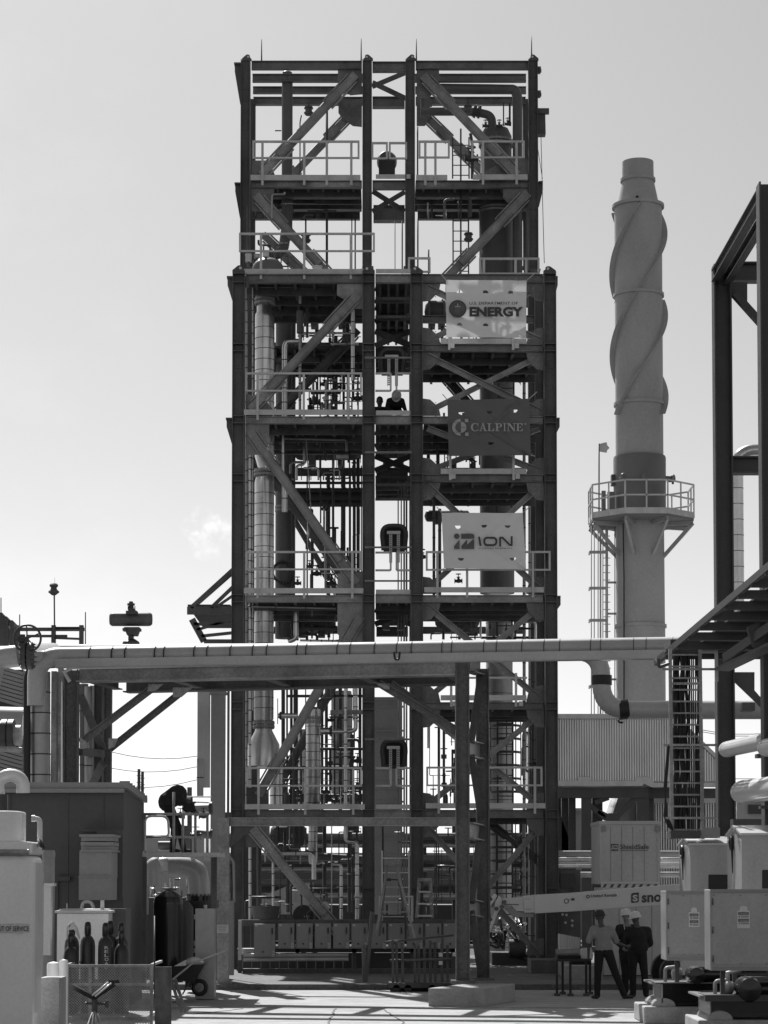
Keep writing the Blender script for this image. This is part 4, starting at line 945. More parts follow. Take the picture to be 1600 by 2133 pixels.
# valve actuator on top of line
e = empty('valve_actuator', P(273,1345,52), 'long horizontal valve actuator standing above the overhead line', 'valve actuator')
k = S(52); c = P(273,1290,52)
q = MB(); q.lathe(c-Vector((45*k,0,0)), [(.001,0),(11*k,.5*k),(14.5*k,5*k),(14.5*k,9*k),(14.5*k,82*k),(13.5*k,86*k),(11*k,89*k),(.001,90*k)], 28, 'x'); q.build('actuator_cylinder','steel',e)
q = MB(); q.pbox(262,285,1272,1279,51.7,.6); q.pbox(267,279,1267,1273,51.8,.4); q.tube([P(273,1267,52),P(273,1253,52)],[6*k,4*k],14); q.tube([P(273,1261,52),P(273,1257,52)],8*k,14); q.pbox(266,267,1262,1270,51.9,.1); q.pbox(280,281,1262,1270,51.9,.1); q.build('position_indicator','steel_k',e)
q = MB(); q.plate([P(258,1306,51.8),P(290,1306,51.8),P(284,1322,51.8),P(264,1322,51.8)],(0,.4,0)); q.pbox(255,262,1308,1313,51.7,.3); q.pbox(285,292,1308,1313,51.7,.3); q.tube([P(273,1320,52),P(273,1345,52)],6*k,14); q.lathe(P(273,1343,52),[(19*k,-8*k),(19*k,-1*k),(17*k,6*k),(8*k,12*k),(.001,12*k)],24); q.build('yoke','steel_k',e)
# warning lamp pole and left gantry rails
e = empty('lamp_pole', P(113,1345,56), 'slim pole with a stacked double disc lamp on the left', 'lamp')
k = S(56); q = MB(); q.tube([P(114,1350,56),P(113,1238,56)],1.6*k,8); q.tube([P(114,1218,56),P(114,1203,56)],.3*k,6); q.build('pole','steel',e)
q = MB(); q.lathe(P(112,1238,56),[(.001,-2*k),(4*k,-2*k),(11.5*k,4*k),(11.5*k,6*k),(7*k,10*k),(6*k,14*k),(9*k,17*k),(9*k,20*k),(6.5*k,22.5*k),(.001,23*k)],24); q.build('lamp_head','steel',e)
e = empty('gantry_rail', P(90,1340,58), 'weathered gantry rails with square posts behind the left elbow', 'railing')
for pq in (((30,1311),(176,1311),7),((55,1325),(140,1325),5),((112,1329),(170,1331),4),((112,1308),(170,1308),4)):
    q = MB(); q.beam(P(pq[0][0],pq[0][1],58),P(pq[1][0],pq[1][1],58),.1,pq[2]*S(58)); q.build('rail','steel',e)
for x_,w_ in ((34,9),(111,9),(169,9)):
    q = MB(); q.pbox(x_-w_/2,x_+w_/2,1302,1345,57.9,.12); q.build('post','steel',e)
for x0,y0 in ((0,1280),(10,1288),(22,1296)):
    q = MB(); q.beam(P(x0,y0,56),P(x0+12,y0+12,57),.1,.1); q.beam(P(x0+3,y0,56),P(x0+3,1345,56),.12,.12); q.build('post','steel',e)
q = MB(); q.beam(P(-10,1300,56),P(34,1328,57.5),.1,.16); q.beam(P(-10,1322,56),P(34,1340,57.5),.1,.12); q.build('rail','steel',e)
for x_,y_ in ((2,1245),(41,1280),(178,1275)):
    q = MB(); q.tube([P(x_,1345,58),P(x_,y_,58)],.014,6); q.build('antenna','steel',e)
# corrugated cooling unit at far left
e = empty('louvred_unit', (P(10,1640,52).x,52,.13), 'unit with slanted corrugated louvres at the far left behind the elbow', 'cooling unit')
q = MB()
for i in range(30):
    y0 = 1395+i*8.5
    if 1465 < y0 < 1550: continue
    q.beam(P(-30,y0-14,52),P(47,y0+8,52),.09,.07)
q.build('louvre','duct',e); q = MB(); q.pbox(-60,48,1395,1640,52.3,2); q.build('casing','steel_k',e)
pipe([(-20,1505),(52,1507)],50,34,'very wide grey duct at the far left edge','pipe_g','air_duct','duct')
pipe([(-10,1532),(44,1532)],48,22,'flanged grey pipe under the wide duct at the far left','pipe_g',flanges=((10,1532),(24,1532)))
pipe([(-10,1560),(46,1562)],47.5,6,'bracketed pipe low under the wide duct at far left','steel_b')

# ======================= LEFT FOREGROUND =======================
e = empty('plant_building', (P(120,1700,44).x,46,0), 'plain dark grey building with lean-to roof edge at the left', 'building')
zf=P(0,1640,44).z; zb_=P(0,1672,47.5).z; xl_=P(-120,1640,44).x; xr_=P(258,1640,44).x
q = MB(); q.plate([(xl_,44,0),(xl_,44,zf),(xl_,47.5,zb_),(xl_,47.5,0)],(xr_-xl_,0,0)); q.build('wall','bldg',e)
q = MB(); q.plate([(xl_-.1,43.85,zf-.02),(xl_-.1,43.85,zf+.09),(xl_-.1,47.65,zb_+.11),(xl_-.1,47.65,zb_+.0)],(xr_-xl_+.18,0,0)); q.beam((xl_,43.83,zf-.07),(xr_+.03,43.83,zf-.07),.05,.08); q.build('roof_edge','duct',e)
for i in range(8):
    t_=(i+.5)/8; q = MB(); q.box(xr_-.1,xr_+.1,43.9+3.7*t_,43.95+3.7*t_,zf+(zb_-zf)*t_+.09,zf+(zb_-zf)*t_+.14); q.build('roof_rib','duct',e)
for x_ in (20,140,215):
    q = MB(); q.pbox(x_,x_+1,1645,2030,43.985,.01); q.build('panel_joint','steel',e)
q = MB(); q.pbox(118,146,1826,1835,43.9,.12); q.pbox(119,121,1826,1960,43.95,.05); q.build('door_hood','bldg',e)
q = MB(); q.pbox(168,256,1728,1732,43.7,.3); q.pbox(200,256,1732,1870,43.7,.3); q.build('duct_stub','bldg',e)
e = empty('air_handler', P(200,1878,43.2), 'tall stacked sheet metal air duct fixed on the dark building wall', 'air duct')
q = MB(); q.pbox(165,232,1774,1825,42.6,1); q.pbox(164,231,1827,1875,42.6,1); q.build('duct_panel','duct',e)
q = MB(); q.pbox(165,236,1738,1743,42.5,1.2); q.pbox(169,234,1743,1752,42.6,1); q.pbox(168,235,1754,1762,42.6,1); q.pbox(169,234,1763,1771,42.6,1); q.pbox(166,236,1771,1774,42.5,1.1); q.pbox(163,232,1825,1827.5,42.55,1.05); q.build('cowl','duct',e)
q = MB(); q.tube(bend([P(170,1895,42.4),P(172,1879,42.4),P(190,1878,42.4),P(196,1895,42.4)],.12),.03,8); q.build('pipe_loop','galv',e)
e = empty('generator', (P(170,2010,41).x,41,0), 'white metal equipment cabinet with rust streaks behind the gas cylinders', 'equipment cabinet')
q = MB(); q.pbox(118,226,1903,2040,40.6,1); a_ = P(118,2040,40.6); q.build('cabinet_body','tank',e)
q = MB(); q.pbox(114,230,1897,1902,40.5,1.2); q.pbox(123,224,1894,1897,40.7,.9); q.pbox(138,140,1882,1894,40.8,.05); q.pbox(209,216,1876,1894,40.8,.1); q.build('lid','galv',e)
q = MB(); q.box(P(118,0,40.6).x,P(226,0,40.6).x,40.62,41.5,0,a_.z+.02); q.build('plinth_base','steel_k',e)
q = MB(); q.pbox(228,262,1893,2040,41.2,.8); o = q.build('equipment_cabinet','bldg'); tag(o,'flat grey panel cabinet right of the white one against the dark building','cabinet')
# grey drum and column left of the building
vess(105,[(12,1771),(14,1777),(14,1784),(13,1786),(13,2040)],38,'narrow grey drum standing behind the white tank','duct',0,'drum','drum')
q = MB(); q.pbox(90,106,1844,1990,37.6,.2); q.pbox(92,112,1840,1846,37.5,.3); o = q.build('meter_cabinet','tank'); tag(o,'narrow pale cabinet on the grey drum behind the white tank','cabinet')
# white plastic tank
e = empty('plastic_tank', (P(10,2000,30).x,30.6,0), 'big white moulded plastic tank marked out of service at the left edge', 'tank')
def rbox(x0,x1,y0,y1,z0,z1,r):
    m_ = MB(); pts=[]
    for cx_,cy_,a0 in ((x1-r,y1-r,0),(x0+r,y1-r,90),(x0+r,y0+r,180),(x1-r,y0+r,270)):
        for i in range(6): a=R(a0+18*i); pts.append((cx_+r*math.cos(a),cy_+r*math.sin(a),z0))
    m_.plate(pts,(0,0,z1-z0)); return m_
xr = P(66,1900,30).x; xl = P(-190,1900,30).x
m_ = rbox(xl,xr,30,31.2,0,P(0,1782,30).z,.3); b_=m_.build('tank_body','tank',e); bv=b_.modifiers.new('b','BEVEL'); bv.width=.09; bv.segments=4; bv.limit_method='ANGLE'
m_ = rbox(xl+.05,xr-.02,30.05,31.1,P(0,1780,30).z,P(0,1753,30).z,.1); b_=m_.build('tank_shoulder','tank',e); bv=b_.modifiers.new('b','BEVEL'); bv.width=.03; bv.segments=3; bv.limit_method='ANGLE'
m_ = rbox(xl+.1,P(50,0,30).x,30.15,31.0,P(0,1754,30).z,P(0,1688,30).z,.25); b_=m_.build('tank_top','tank',e); bv=b_.modifiers.new('b','BEVEL'); bv.width=.03; bv.segments=3; bv.limit_method='ANGLE'
q = MB(); q.tube([P(-60,1775,29.98),P(60,1775,29.98)],.04,10); q.build('rim_bar','steel_b',e)
q = MB(); q.tube(bend([P(66,1705,30.6),P(83,1706,30.6),P(83,1765,30.6)],.09),.035,12); q.tube([P(66,1705,30.6),P(73,1705,30.6)],.045,12); q.build('vent_pipe','white',e)
q = MB(); q.tube([P(82,1752,30.5),P(88,1762,30.4)],.03,8); q.tube([P(86,1756,30.5),P(92,1768,30.5)],.02,8); q.build('tap','steel_k',e)
q = MB(); q.pbox(-20,62,1924,1943,29.985,.01); q.build('label_strip','galv',e); text("OUT OF SERVICE", -11, 60, 1939.5, 29.975, 10, 'ink', e, bold=.01)
# gooseneck vent
e = empty('gooseneck_vent', P(12,1700,34), 'fat white gooseneck vent cowl above the plastic tank', 'vent')
q = MB(); k = S(34); pts=[]
for i in range(13): a = R(195-i*17); pts.append(P(22+26*math.cos(a),1636-21*math.sin(a),34))
q.tube([P(-2,1662,34)]+pts[1:-1]+[P(48,1652,34)],[13*k]*3+[14*k]*8+[14*k,14*k],24); q.build('cowl','white',e)
q = MB(); q.tube([P(2,1655,34),P(2,1690,34)],15*k,24); q.build('neck','blackp',e)
# bollards and plinth
for (x_,w_,y0,Y,lb) in ((112,14,2003,33,'short dome capped white bollard beside the plastic tank'),(133,9,1998,32.5,'taller slim white post right of the dome capped bollard')):
    T = P(x_,y0,Y); r_ = w_*S(Y); q = MB(); q.lathe((T.x,Y,0),[(r_,0),(r_,T.z-r_*.5),(r_*.85,T.z-r_*.2),(r_*.5,T.z-.01),(.001,T.z)],24); o = q.build('bollard','tank'); tag(o,lb,'bollard')
q = MB(); a_ = P(80,2038,31.5); b_ = P(123,2038,31.5); q.box(a_.x,b_.x,31.5,32.2,0,a_.z); o = q.build('concrete_block','conc'); tag(o,'upright concrete block at the foot of the short bollard','block')
# gas cylinders
def gascyl(px, top, Y, label, rp=15.5, hood=False):
    T = P(px, top, Y); r_ = rp*S(Y); e = empty('gas_cylinder', (T.x,Y,.25), label, 'gas cylinder', 'gas cylinders in the steel cage')
    k = S(Y); z = T.z; q = MB(); q.lathe((T.x,Y,0),[(.001,.25),(r_*.95,.25),(r_,.3),(r_,z-50*k),(r_*.92,z-40*k),(r_*.7,z-33*k),(r_*.4,z-28*k),(.001,z-27*k)],28); q.build('bottle','cyl',e)
    q = MB(); q.lathe((T.x,Y,0),[(6*k,z-29*k),(7*k,z-26*k),(7*k,z-9*k),(6*k,z-3*k),(3*k,z),(.001,z)],20); q.build('valve_cap','blackp',e)
    return e
c1 = gascyl(150,1921,38.6,'leftmost gas cylinder, with a white cloth hood over its cap'); gascyl(148,1943,38.1,'shorter gas cylinder in front of the white hooded one')
gascyl(183,1920,38.3,'second gas cylinder from the left, standing alone'); c4=gascyl(220,1922,38.1,'gas cylinder with the word RELOAD painted down its side'); gascyl(230,1918,38.7,'gas cylinder half hidden behind the one with painted letters')
gascyl(253,1922,38.7,'rear gas cylinder at the right end of the cage'); gascyl(254,1937,38.2,'front shorter gas cylinder at the right end of the cage')
q = MB(); k = S(38.5); q.tube([P(139,1955,38.5),P(140,1930,38.5),P(150,1921,38.5),P(160,1932,38.5),P(165,1955,38.5)],2.2*k,10); q.plate([P(141,1938,38.45),P(150,1922,38.45),P(158,1932,38.45),P(166,1958,38.45),P(154,1936,38.45)],(0,.03,0)); o = q.build('cloth_hood','white'); tag(o,'white cloth hood draped over the leftmost gas cylinder cap','cloth')
for i, ch in enumerate('RELOAD'):
    o = text(ch, 218, 226, 1977+i*8.2, 38.1-16.2*S(38.1), 6, 'galv', c4)
# cage cart
e = empty('cylinder_cage', (P(250,2100,37.3).x,37.3,0), 'rusty steel mesh cage cart that holds the gas cylinders', 'cage')
Y_ = 37.3
q = MB()
for y_ in (2012,2051): q.beam(P(141,y_,Y_),P(318,y_,Y_),.04,.045)
for x_ in (141,188,316): 
    T = P(x_,2010,Y_); q.beam((T.x,Y_,T.z),(T.x,Y_,.02),.05,.05)
for x_ in (141,316): T = P(x_,2010,Y_); q.beam((T.x,Y_,T.z),(T.x,Y_+1.6,T.z),.04,.04)
q.box(P(141,0,Y_).x,P(316,0,Y_).x,Y_+.1,Y_+1.7,.18,.24)
q.build('frame','steel_b',e)
q = MB(); a_=P(141,2014,Y_); b_=P(318,2014,Y_); W=b_.x-a_.x; H=a_.z-.05; stp=.045
n=int((W+H)/stp)
for i in range(n):
    t=i*stp
    for s in (0,1):
        x0=max(0,t-H); z0=max(0,H-t) if t<H else 0
        # diagonal line x+ (H-z)=t
        p0=(max(0,t-H), H-min(t,H)); p1=(min(t,W), H-max(0,t-W))
        if s: p0=(W-p0[0],p0[1]); p1=(W-p1[0],p1[1])
        q.beam((a_.x+p0[0],Y_+.02+.006*s,.05+p0[1]),(a_.x+p1[0],Y_+.02+.006*s,.05+p1[1]),.010,.010)
q.build('wire_mesh','steel_b',e)
q = MB(); T=P(323,2014,36.9); q.box(T.x,P(357,2014,36.9).x,36.9,36.96,.0,T.z); q.build('side_panel','rust',e)
q = MB(); q.tube([P(322,2080,37),P(322,1908,37.5)],.012,6); q.build('whip','steel_k',e)
# pipe jack stand
e = empty('pipe_stand', (P(198,2150,33).x,33,0), 'black V-head pipe stand on tripod legs in front of the mesh cage', 'pipe stand')
k=S(33); q=MB(); q.beam(P(149,2054,33),P(197,2079,33),.16,.06,up=(0,0,1)); q.beam(P(197,2079,33),P(240,2050,33),.16,.06,up=(0,0,1)); q.beam(P(222,2046,32.9),P(246,2044,33),.08,.05); q.build('v_head','blackp',e)
q=MB(); q.tube([P(192,2074,32.85),P(226,2046,32.85)],.012,8); q.tube([P(198,2076,32.8),P(232,2048,32.8)],.012,8); q.build('roller','white',e)
q=MB(); q.tube([P(197,2078,33),P(197,2110,33)],.045,12); q.tube([P(178,2090,33),P(222,2091,33)],.02,8); q.tube([P(222,2084,33),P(222,2099,33)],.03,8); q.build('screw_stem','steel_k',e)
for dx,dy in ((-18,-.3),(2,-.5),(20,.1)):
    q=MB(); A_=P(197,2104,33); q.tube([A_,Vector((A_.x+dx*k*1.6,33+dy,0))],.026,8); q.build('leg','steel_b',e)
# wheelbarrow
e = empty('wheelbarrow', (P(410,2075,46).x,46,0), 'wheelbarrow loaded with bags near the white cabinet', 'wheelbarrow')
Yw=46; q=MB()
def quadbox(front, back): q.add(front+back,[(0,1,2,3),(7,6,5,4),(0,4,5,1),(1,5,6,2),(2,6,7,3),(3,7,4,0)])
fr=[P(352,2014,Yw),P(428,2008,Yw),P(404,2048,Yw),P(362,2040,Yw)]; bk=[p+Vector((0,.7,0)) for p in fr]
quadbox(fr,bk); q.build('tray','blackp',e)
q=MB(); c=P(416,2057,Yw+.35); q.ring(c,.13,.045,'y',28,10); q.build('tyre','black',e); q=MB(); q.lathe(c,[(.001,-.03),(.1,-.02),(.1,.02),(.001,.03)],20,'y'); q.build('rim','steel_b',e)
for s in (0,.7):
    q=MB(); q.tube([P(360,2040,Yw+s),P(402,2006,Yw+s),P(469,1980,Yw+s)],.02,8); q.build('handle','galv',e)
q=MB(); q.tube([P(395,2045,Yw),P(380,2072,Yw)],.015,8); q.tube([P(360,2036,Yw),P(372,2070,Yw)],.015,8); q.build('leg','steel_k',e)
q=MB(); q.lathe(P(405,2006,Yw+.3),[(.18,-.04),(.2,.02),(.15,.08),(.05,.12),(.001,.12)],14); o=q.build('cement_bag','white'); tag(o,'crumpled pale bag at the front of the wheelbarrow','bag')
q=MB(); q.plate([P(362,2013,Yw),P(386,2000,Yw),P(388,2012,Yw)],(0,.5,0)); q.build('cement_bag','banner'); tag(bpy.data.objects['cement_bag.001'],'flat folded white sheet at the back of the wheelbarrow','bag')
# sloping trestle legs right of the cage
e = empty('trestle', (P(370,2110,38.5).x,38.5,0), 'pair of slanted steel trestle legs at the right of the mesh cage', 'trestle')
for x_ in (0,9):
    q=MB(); q.beam(P(356+x_,2040,38.5),P(378+x_,2108,38.5),.05,.05); q.build('leg','steel',e)
q=MB(); q.beam(P(358,2075,38.5),P(376,2082,38.5),.03,.03); q.build('brace','steel',e)
# ======================= LEFT MIDDLE GROUND =======================
e = empty('work_platform', (P(375,1780,48).x,48,0), 'steel work platform on posts between the dark building and the tower', 'platform')
q=MB(); q.pbox(290,452,1776,1784,47.4,2.4); q.build('deck','galv',e)
for x_ in (300,446):
    T=P(x_,1784,49.4); q=MB(); q.beam((T.x,49.4,T.z),(T.x,49.4,.13),.12,.12); q.build('post','steel',e)
q=MB()
for y_ in (1696,1744): q.tube([P(300,y_,47.5),P(436,y_,47.5)],.028,8)
for x_ in (302,362,381,407,432): q.tube([P(x_,1694 if x_!=362 else 1650,47.5),P(x_,1776,47.5)],.028,8)
q.build('guardrail','steel_b',e)
q=MB(); q.tube(bend([P(302,1772,47.3),P(302,1700,47.3),P(350,1700,47.3),P(352,1742,47.3),P(335,1744,47.3)],.15),.025,8); q.build('safety_gate','galv',e)
for i,(pp,Y,r,mm,lb) in enumerate((([(360,1668),(400,1668)],48.8,5,'galv','small flanged pipe near the bent worker'),([(380,1686),(440,1684)],49.2,9,'pipe_g','fat grey pipe at waist height on the work platform'),([(380,1660),(440,1660)],49.6,1.6,'galv','thin pale pipe highest on the work platform'),([(384,1670),(440,1672)],49.6,1.8,'galv','thin pale pipe second highest on the work platform'),
   ([(388,1720),(388,1776)],49.4,7,'vessel','upright grey pipe stub on the work platform'),([(410,1735),(440,1738)],49.3,7,'vessel','low grey pipe at the right end of the work platform'),([(330,1762),(360,1762)],49.4,10,'vessel','low grey pipe at the left end of the work platform'),([(395,1640),(395,1780)],50.2,5,'steel','dark pipe rising behind the work platform'))):
    pipe(pp,Y,r,lb,mm,flanges=(pp[1][:2],) if r>4 else ())
valve(408,1742,49,1.6,'dark handwheel valve on the work platform near the tall posts'); valve(424,1700,49,1.4,'upper dark handwheel valve at right on the work platform'); valve(376,1700,49,1.3,'dark handwheel valve beside the bent worker')
# big duct elbow, black tank, white cabinet
o=pipe([(318,1845),(318,1806),(335,1800)],50.5,19,'wide grey duct end pointing down next to the dark building','pipe_g','air_duct','duct',rad=1.6)
pipe([(330,1803),(345,1800),(372,1800)],51.0,16,'short level duct between the two wide grey elbows','pipe_g','air_duct','duct')
pipe([(352,1806),(385,1806),(412,1815),(416,1870)],50,23,'big grey duct elbow bending down under the work platform','pipe_g','air_duct','duct',rad=2.2)
q=MB(); q.lathe(P(416,1872,50),[(.001,-.06),(.3,-.06),(.3,.06),(.001,.06)],28); 
for k_ in range(18):
    t=2*math.pi*k_/18; c=P(416,1872,50)+Vector((math.cos(t)*.27,math.sin(t)*.27,0)); q.tube([c-Vector((0,0,.1)),c+Vector((0,0,.1))],.018,6)
o=q.build('duct_flange','blackp'); tag(o,'black bolted flange at the foot of the big duct elbow','flange')
q=MB(); q.pbox(386,450,1876,1892,49.6,.9); q.box(P(395,0,49.8).x,P(448,0,49.8).x,49.8,50.4,.13,P(0,1892,49.8).z); o=q.build('fan_base','blackp'); tag(o,'black fan casing under the duct flange','fan')
vess(354,[(4,1852),(14,1858),(28,1868),(31,1880),(31,1884),(31,2046)],46.8,'glossy black dome topped tank beside the big duct elbow','blackp',0,'storage_tank','tank')
vess(386,[(10,1878),(19,1890),(20,1900),(20,2040)],48.4,'smaller dark tank behind the glossy black one','steel_k',0,'storage_tank','tank')
e=empty('steel_cabinet',(P(426,2040,47).x,47,.0),'tall brushed steel electrical cabinet beside the tower post','cabinet')
q=MB(); T=P(407,1893,47); q.box(T.x,P(447,1893,47).x,47,47.5,.02,T.z); q.build('cabinet_body','clad_d',e)
q=MB(); q.lathe(P(428,1889,47.1),[(.001,-.04),(.035,-.04),(.035,.04),(.001,.04)],14); q.build('beacon','galv',e); q=MB()
for y_ in (1905,1960,1975): q.pbox(404,407,y_,y_+10,47.05,.05)
q.build('hinge','galv',e)
for (x_,y0,y1,Y,r) in ((330,1870,2000,48.6,3),(336,1850,1900,49,2),(300,1840,1905,52,10),(376,1830,1880,52,1.6),(366,1845,1850,52,1.2)):
    pipe([(x_,y0),(x_,y1)],Y,r,{330:'dull upright pipe left of the glossy black tank',336:'short upright pipe over the left of the glossy black tank',300:'fat short upright pipe against the dark building',376:'thin upright pipe above the glossy black tank',366:'tiny pipe stub over the glossy black tank'}[x_],'clad_d','upright_pipe','pipe','upright pipes under the work platform')
e=empty('pipe_manifold',(P(365,1850,54).x,54,.13),'tangle of small bright pipes seen through the big duct elbow','pipe manifold')
rnd=random.Random(5)
for i in range(34):
    x0=rnd.uniform(312,418); y0=rnd.uniform(1812,1870); q=MB()
    if rnd.random()<.5: pp=[P(x0,y0,54),P(x0+rnd.uniform(8,26),y0,54)]
    else: pp=[P(x0,y0,54.2),P(x0,y0+rnd.uniform(10,40),54.2)]
    q.tube(pp,rnd.uniform(.9,2.4)*S(54),8); q.build('pipe_run','clad' if rnd.random()<.5 else 'steel',e)
T=P(365,1870,54.5); q=MB(); q.box(T.x-.9,T.x+.9,54.5,55.3,.13,T.z); q.build('skid_body','steel_k',e)
# tall posts left of the tower
for (x_,w_,y0,Y,mm,lb) in ((424,25,1428,55,'pipe_g','wide flat sided leg left of the tower hanging from the rack'),(454,29,1432,53,'duct','tall grey box column just left of the tower'),(476,5,1428,54,'steel','thin dark pole between the box column and the tower')):
    T=P(x_,y0,Y); zb=P(x_,1640,Y).z if x_==424 else .13; q=MB(); h_=w_*S(Y)/2; q.box(T.x-h_,T.x+h_,Y,Y+2*h_,zb,T.z)
    if x_==454: q.box(T.x-h_*1.2,T.x+h_*1.2,Y-.03,Y+2*h_+.03,P(0,1446,Y).z,P(0,1440,Y).z)
    o=q.build('box_column',mm); tag(o,lb,'column')
pipe([(417,1580),(417,1660)],54.5,7,'clad pipe stub beside the wide flat sided leg','clad_d',step=30)
# skid front frame
e=empty('skid_portal',(P(700,2030,51.6).x,51.6,.13),'low steel portal in front of the tower foot with paper notice on its post','frame')
T=P(466,1704,51.6); q=MB(); q.box(T.x-.13,T.x+.13,51.45,51.75,.17,T.z); q.box(T.x-.2,T.x+.2,51.4,51.8,.13,.17); q.build('post','steel_b',e)
q=MB(); q.ibeam(P(477,1712,51.6),P(952,1712,51.0),.2,18*S(51.6)); q.build('beam','steel_b',e)
q=MB(); q.pplate([(492,1722),(530,1722),(480,1765),(476,1758)],51.6,.05); q.build('brace','steel',e)
q=MB(); q.pbox(450,476,1926,1944,51.4,.01); q.build('notice','label',e)
q=MB()
for i,(a_,b_) in enumerate(((454,472),(453,473),(456,470),(453,472))): q.pbox(a_,b_,1929+i*3.3,1930+i*3.3,51.39,.008)
q.build('notice_text','ink_l',e)
q=MB(); T=P(478,1877,51.9); q.box(T.x,P(493,0,51.9).x,51.9,52.2,.3,T.z); o=q.build('cable_trunking','duct'); tag(o,'upright grey cable trunking beside the noticed post','trunking')
pipe([(478,1784),(487,1795),(488,1880)],52.2,2.6,'curved grey conduit entering the cable trunking','duct','conduit','conduit',rad=4)
pipe([(480,1800),(484,1840),(482,1870)],52.6,1.6,'looped black hose beside the curved grey conduit','black','hose','hose')
# MCC rack
e=empty('drive_rack',(P(700,2030,57).x,57,.13),'dark low steel skid rack across the foot of the tower','skid')
q=MB(); q.pbox(496,948,1916,1929,57.2,.2); q.build('rail','steel',e); q=MB(); q.pbox(505,948,2018,2032,57.2,.25); q.build('rail','steel',e); q=MB(); q.pbox(573,948,1976,1984,57.3,.1); q.build('rail','steel_k',e)
for x_ in (500,620,738,860,944):
    q=MB(); T=P(x_,1929,57.35); q.beam((T.x,57.35,T.z),(T.x,57.35,.13),.1,.1); q.build('post','steel',e)
q=MB()
for y_ in (1990,1999): q.tube([P(507,y_,57.1),P(726,y_-1,57.1)],.05,10)
q.build('cable_pipe','galv',e)
q=MB()
for i in range(13): x_=505+i*19; q.pbox(x_,x_+1.2,1988,2018,57.08,.02)
q.build('guard_bars','steel_b',e)
q=MB(); q.pbox(496,503,1918,2000,57,.1); q.build('side_plate','galv',e)
q=MB(); T=P(500,0,58.6); q.box(T.x,P(948,0,58.6).x,58.6,58.7,.13,P(0,1985,58.6).z); q.build('back_panel','steel_k',e)
names=['largest and leftmost drive cabinet on the skid rack','second drive cabinet from the left on the skid rack','third drive cabinet from the left on the skid rack','fourth drive cabinet from the left on the skid rack','fifth drive cabinet from the left on the skid rack','sixth drive cabinet from the left on the skid rack','seventh drive cabinet, behind the leg of the tall stepladder','eighth drive cabinet, under the cross bar of the tall stepladder','ninth drive cabinet, under the step ladder','tenth drive cabinet, half covered by the cart posts','rightmost drive cabinet next to the rack column']
def cab(x0,x1,y0,y1,label):
    Y=56.8; e=empty('drive_cabinet',P((x0+x1)/2,y1,Y),label,'electrical cabinet','drive cabinets along the skid rack')
    q=MB(); q.pbox(x0,x1,y0,y1,Y,.35); q.build('cabinet_body','duct',e); q=MB(); q.pbox(x0+2,x1-9,y0+1,y1-2,Y-.02,.018); q.build('door','duct',e)
    q=MB(); q.pbox(x1-7,x1-5,y0+8,y0+21,Y-.05,.05); q.build('handle','black',e); q=MB(); q.pbox(x0+2.5,x0+8,y0+1.5,y0+5,Y-.024,.004)
    for j in range(4): q.pbox(x1-7,x1-1,y1-12+j*3.4,y1-10.5+j*3.4,Y-.01,.01)
    q.build('label_plate','label',e); q=MB(); c=P(x0+(x1-x0)*.42,y1-10,Y-.02); q.tube([c,c-Vector((0,.03,0))],.022,10); q.build('knob','black',e)
cab(529,573,1925,1993,names[0])
for i in range(10): cab(579+i*38.3,613+i*38.3,1924,1976,names[i+1])
# tall pipe bowl etc behind
q=MB(); q.lathe(P(553,1914,58.5),[(26*S(58),0),(28*S(58),.15),(30*S(58),.32),(27*S(58),.33)],28); o=q.build('cable_drum','steel'); tag(o,'wide dark round tub on the skid behind the first drive cabinets','tub')
q=MB(); q.lathe(P(514,1988,57.4),[(14*S(57),0),(20*S(57),.15),(.001,.15)],20); o=q.build('basin','galv'); tag(o,'pale basin left of the largest drive cabinet','basin')
e=empty('parked_van',(P(600,1900,74).x,74,.13),'pale van seen far behind the ground floor brace of the tower','van')
q=MB(); q.plate([P(545,1868,74),P(560,1862,74),P(605,1843,74),P(650,1838,74),P(650,1905,74),P(545,1905,74)],(0,1.9,0)); q.build('body','box',e)
q=MB(); q.pplate([(612,1852),(645,1849),(645,1866),(606,1868)],73.97,.02); q.build('window','glass',e)
for x_ in (562,632):
    q=MB(); c=P(x_,1907,73.95); q.tube([c,c+Vector((0,.25,0))],.34,20); w_=q.build('wheel','black',e)
q=MB(); q.lathe(P(612,1873,72),[(.001,-.1),(.22,-.1),(.26,.1),(.22,.28),(.001,.3)],20); o=q.build('storage_bin','box'); tag(o,'round pale bin beside the far van','bin')
# tall stepladder + ladders
def stepladder(ap, feet, Y, label, m='galv', nst=6):
    T=P(*ap,Y); e=empty('stepladder',(T.x,Y,.13),label,'stepladder')
    for i,(x_,y_,dY) in enumerate(feet):
        q=MB(); B_=P(x_,y_,Y+dY); q.beam(T+Vector(((-.1 if i%2==0 else .1),0,0)),B_,.05,.03); q.build('leg',m,e)
    for i in range(1,nst):
        q=MB()
        t=i/nst; a_=T.lerp(P(feet[0][0],feet[0][1],Y+feet[0][2]),t); b_=T.lerp(P(feet[1][0],feet[1][1],Y+feet[1][2]),t); b_.z=a_.z; b_.y=a_.y; q.beam(a_,b_,.07,.03); q.build('step',m,e)
    q=MB(); q.box(T.x-.16,T.x+.16,Y-.1,Y+.1,T.z-.02,T.z+.06); q.build('top_cap',m,e)
stepladder((816,1800),((783,1950,-.6),(865,1957,-.6),(790,1950,1.2),(852,1950,1.2)),54.5,'tall splayed stepladder in front of the middle bay','brace',3)
sladder(824,56,1772,1918,56.2,'wide ladder leaning behind the tall stepladder','galv',.36)
q=MB(); 
for x_ in (789,856): q.pbox(x_,x_+5,1866,1920,55.6,.05)
q.pbox(789,861,1866,1869,55.55,.05); o=q.build('barrier_frame','galv'); tag(o,'pale goal shaped barrier frame behind the tall stepladder','barrier')
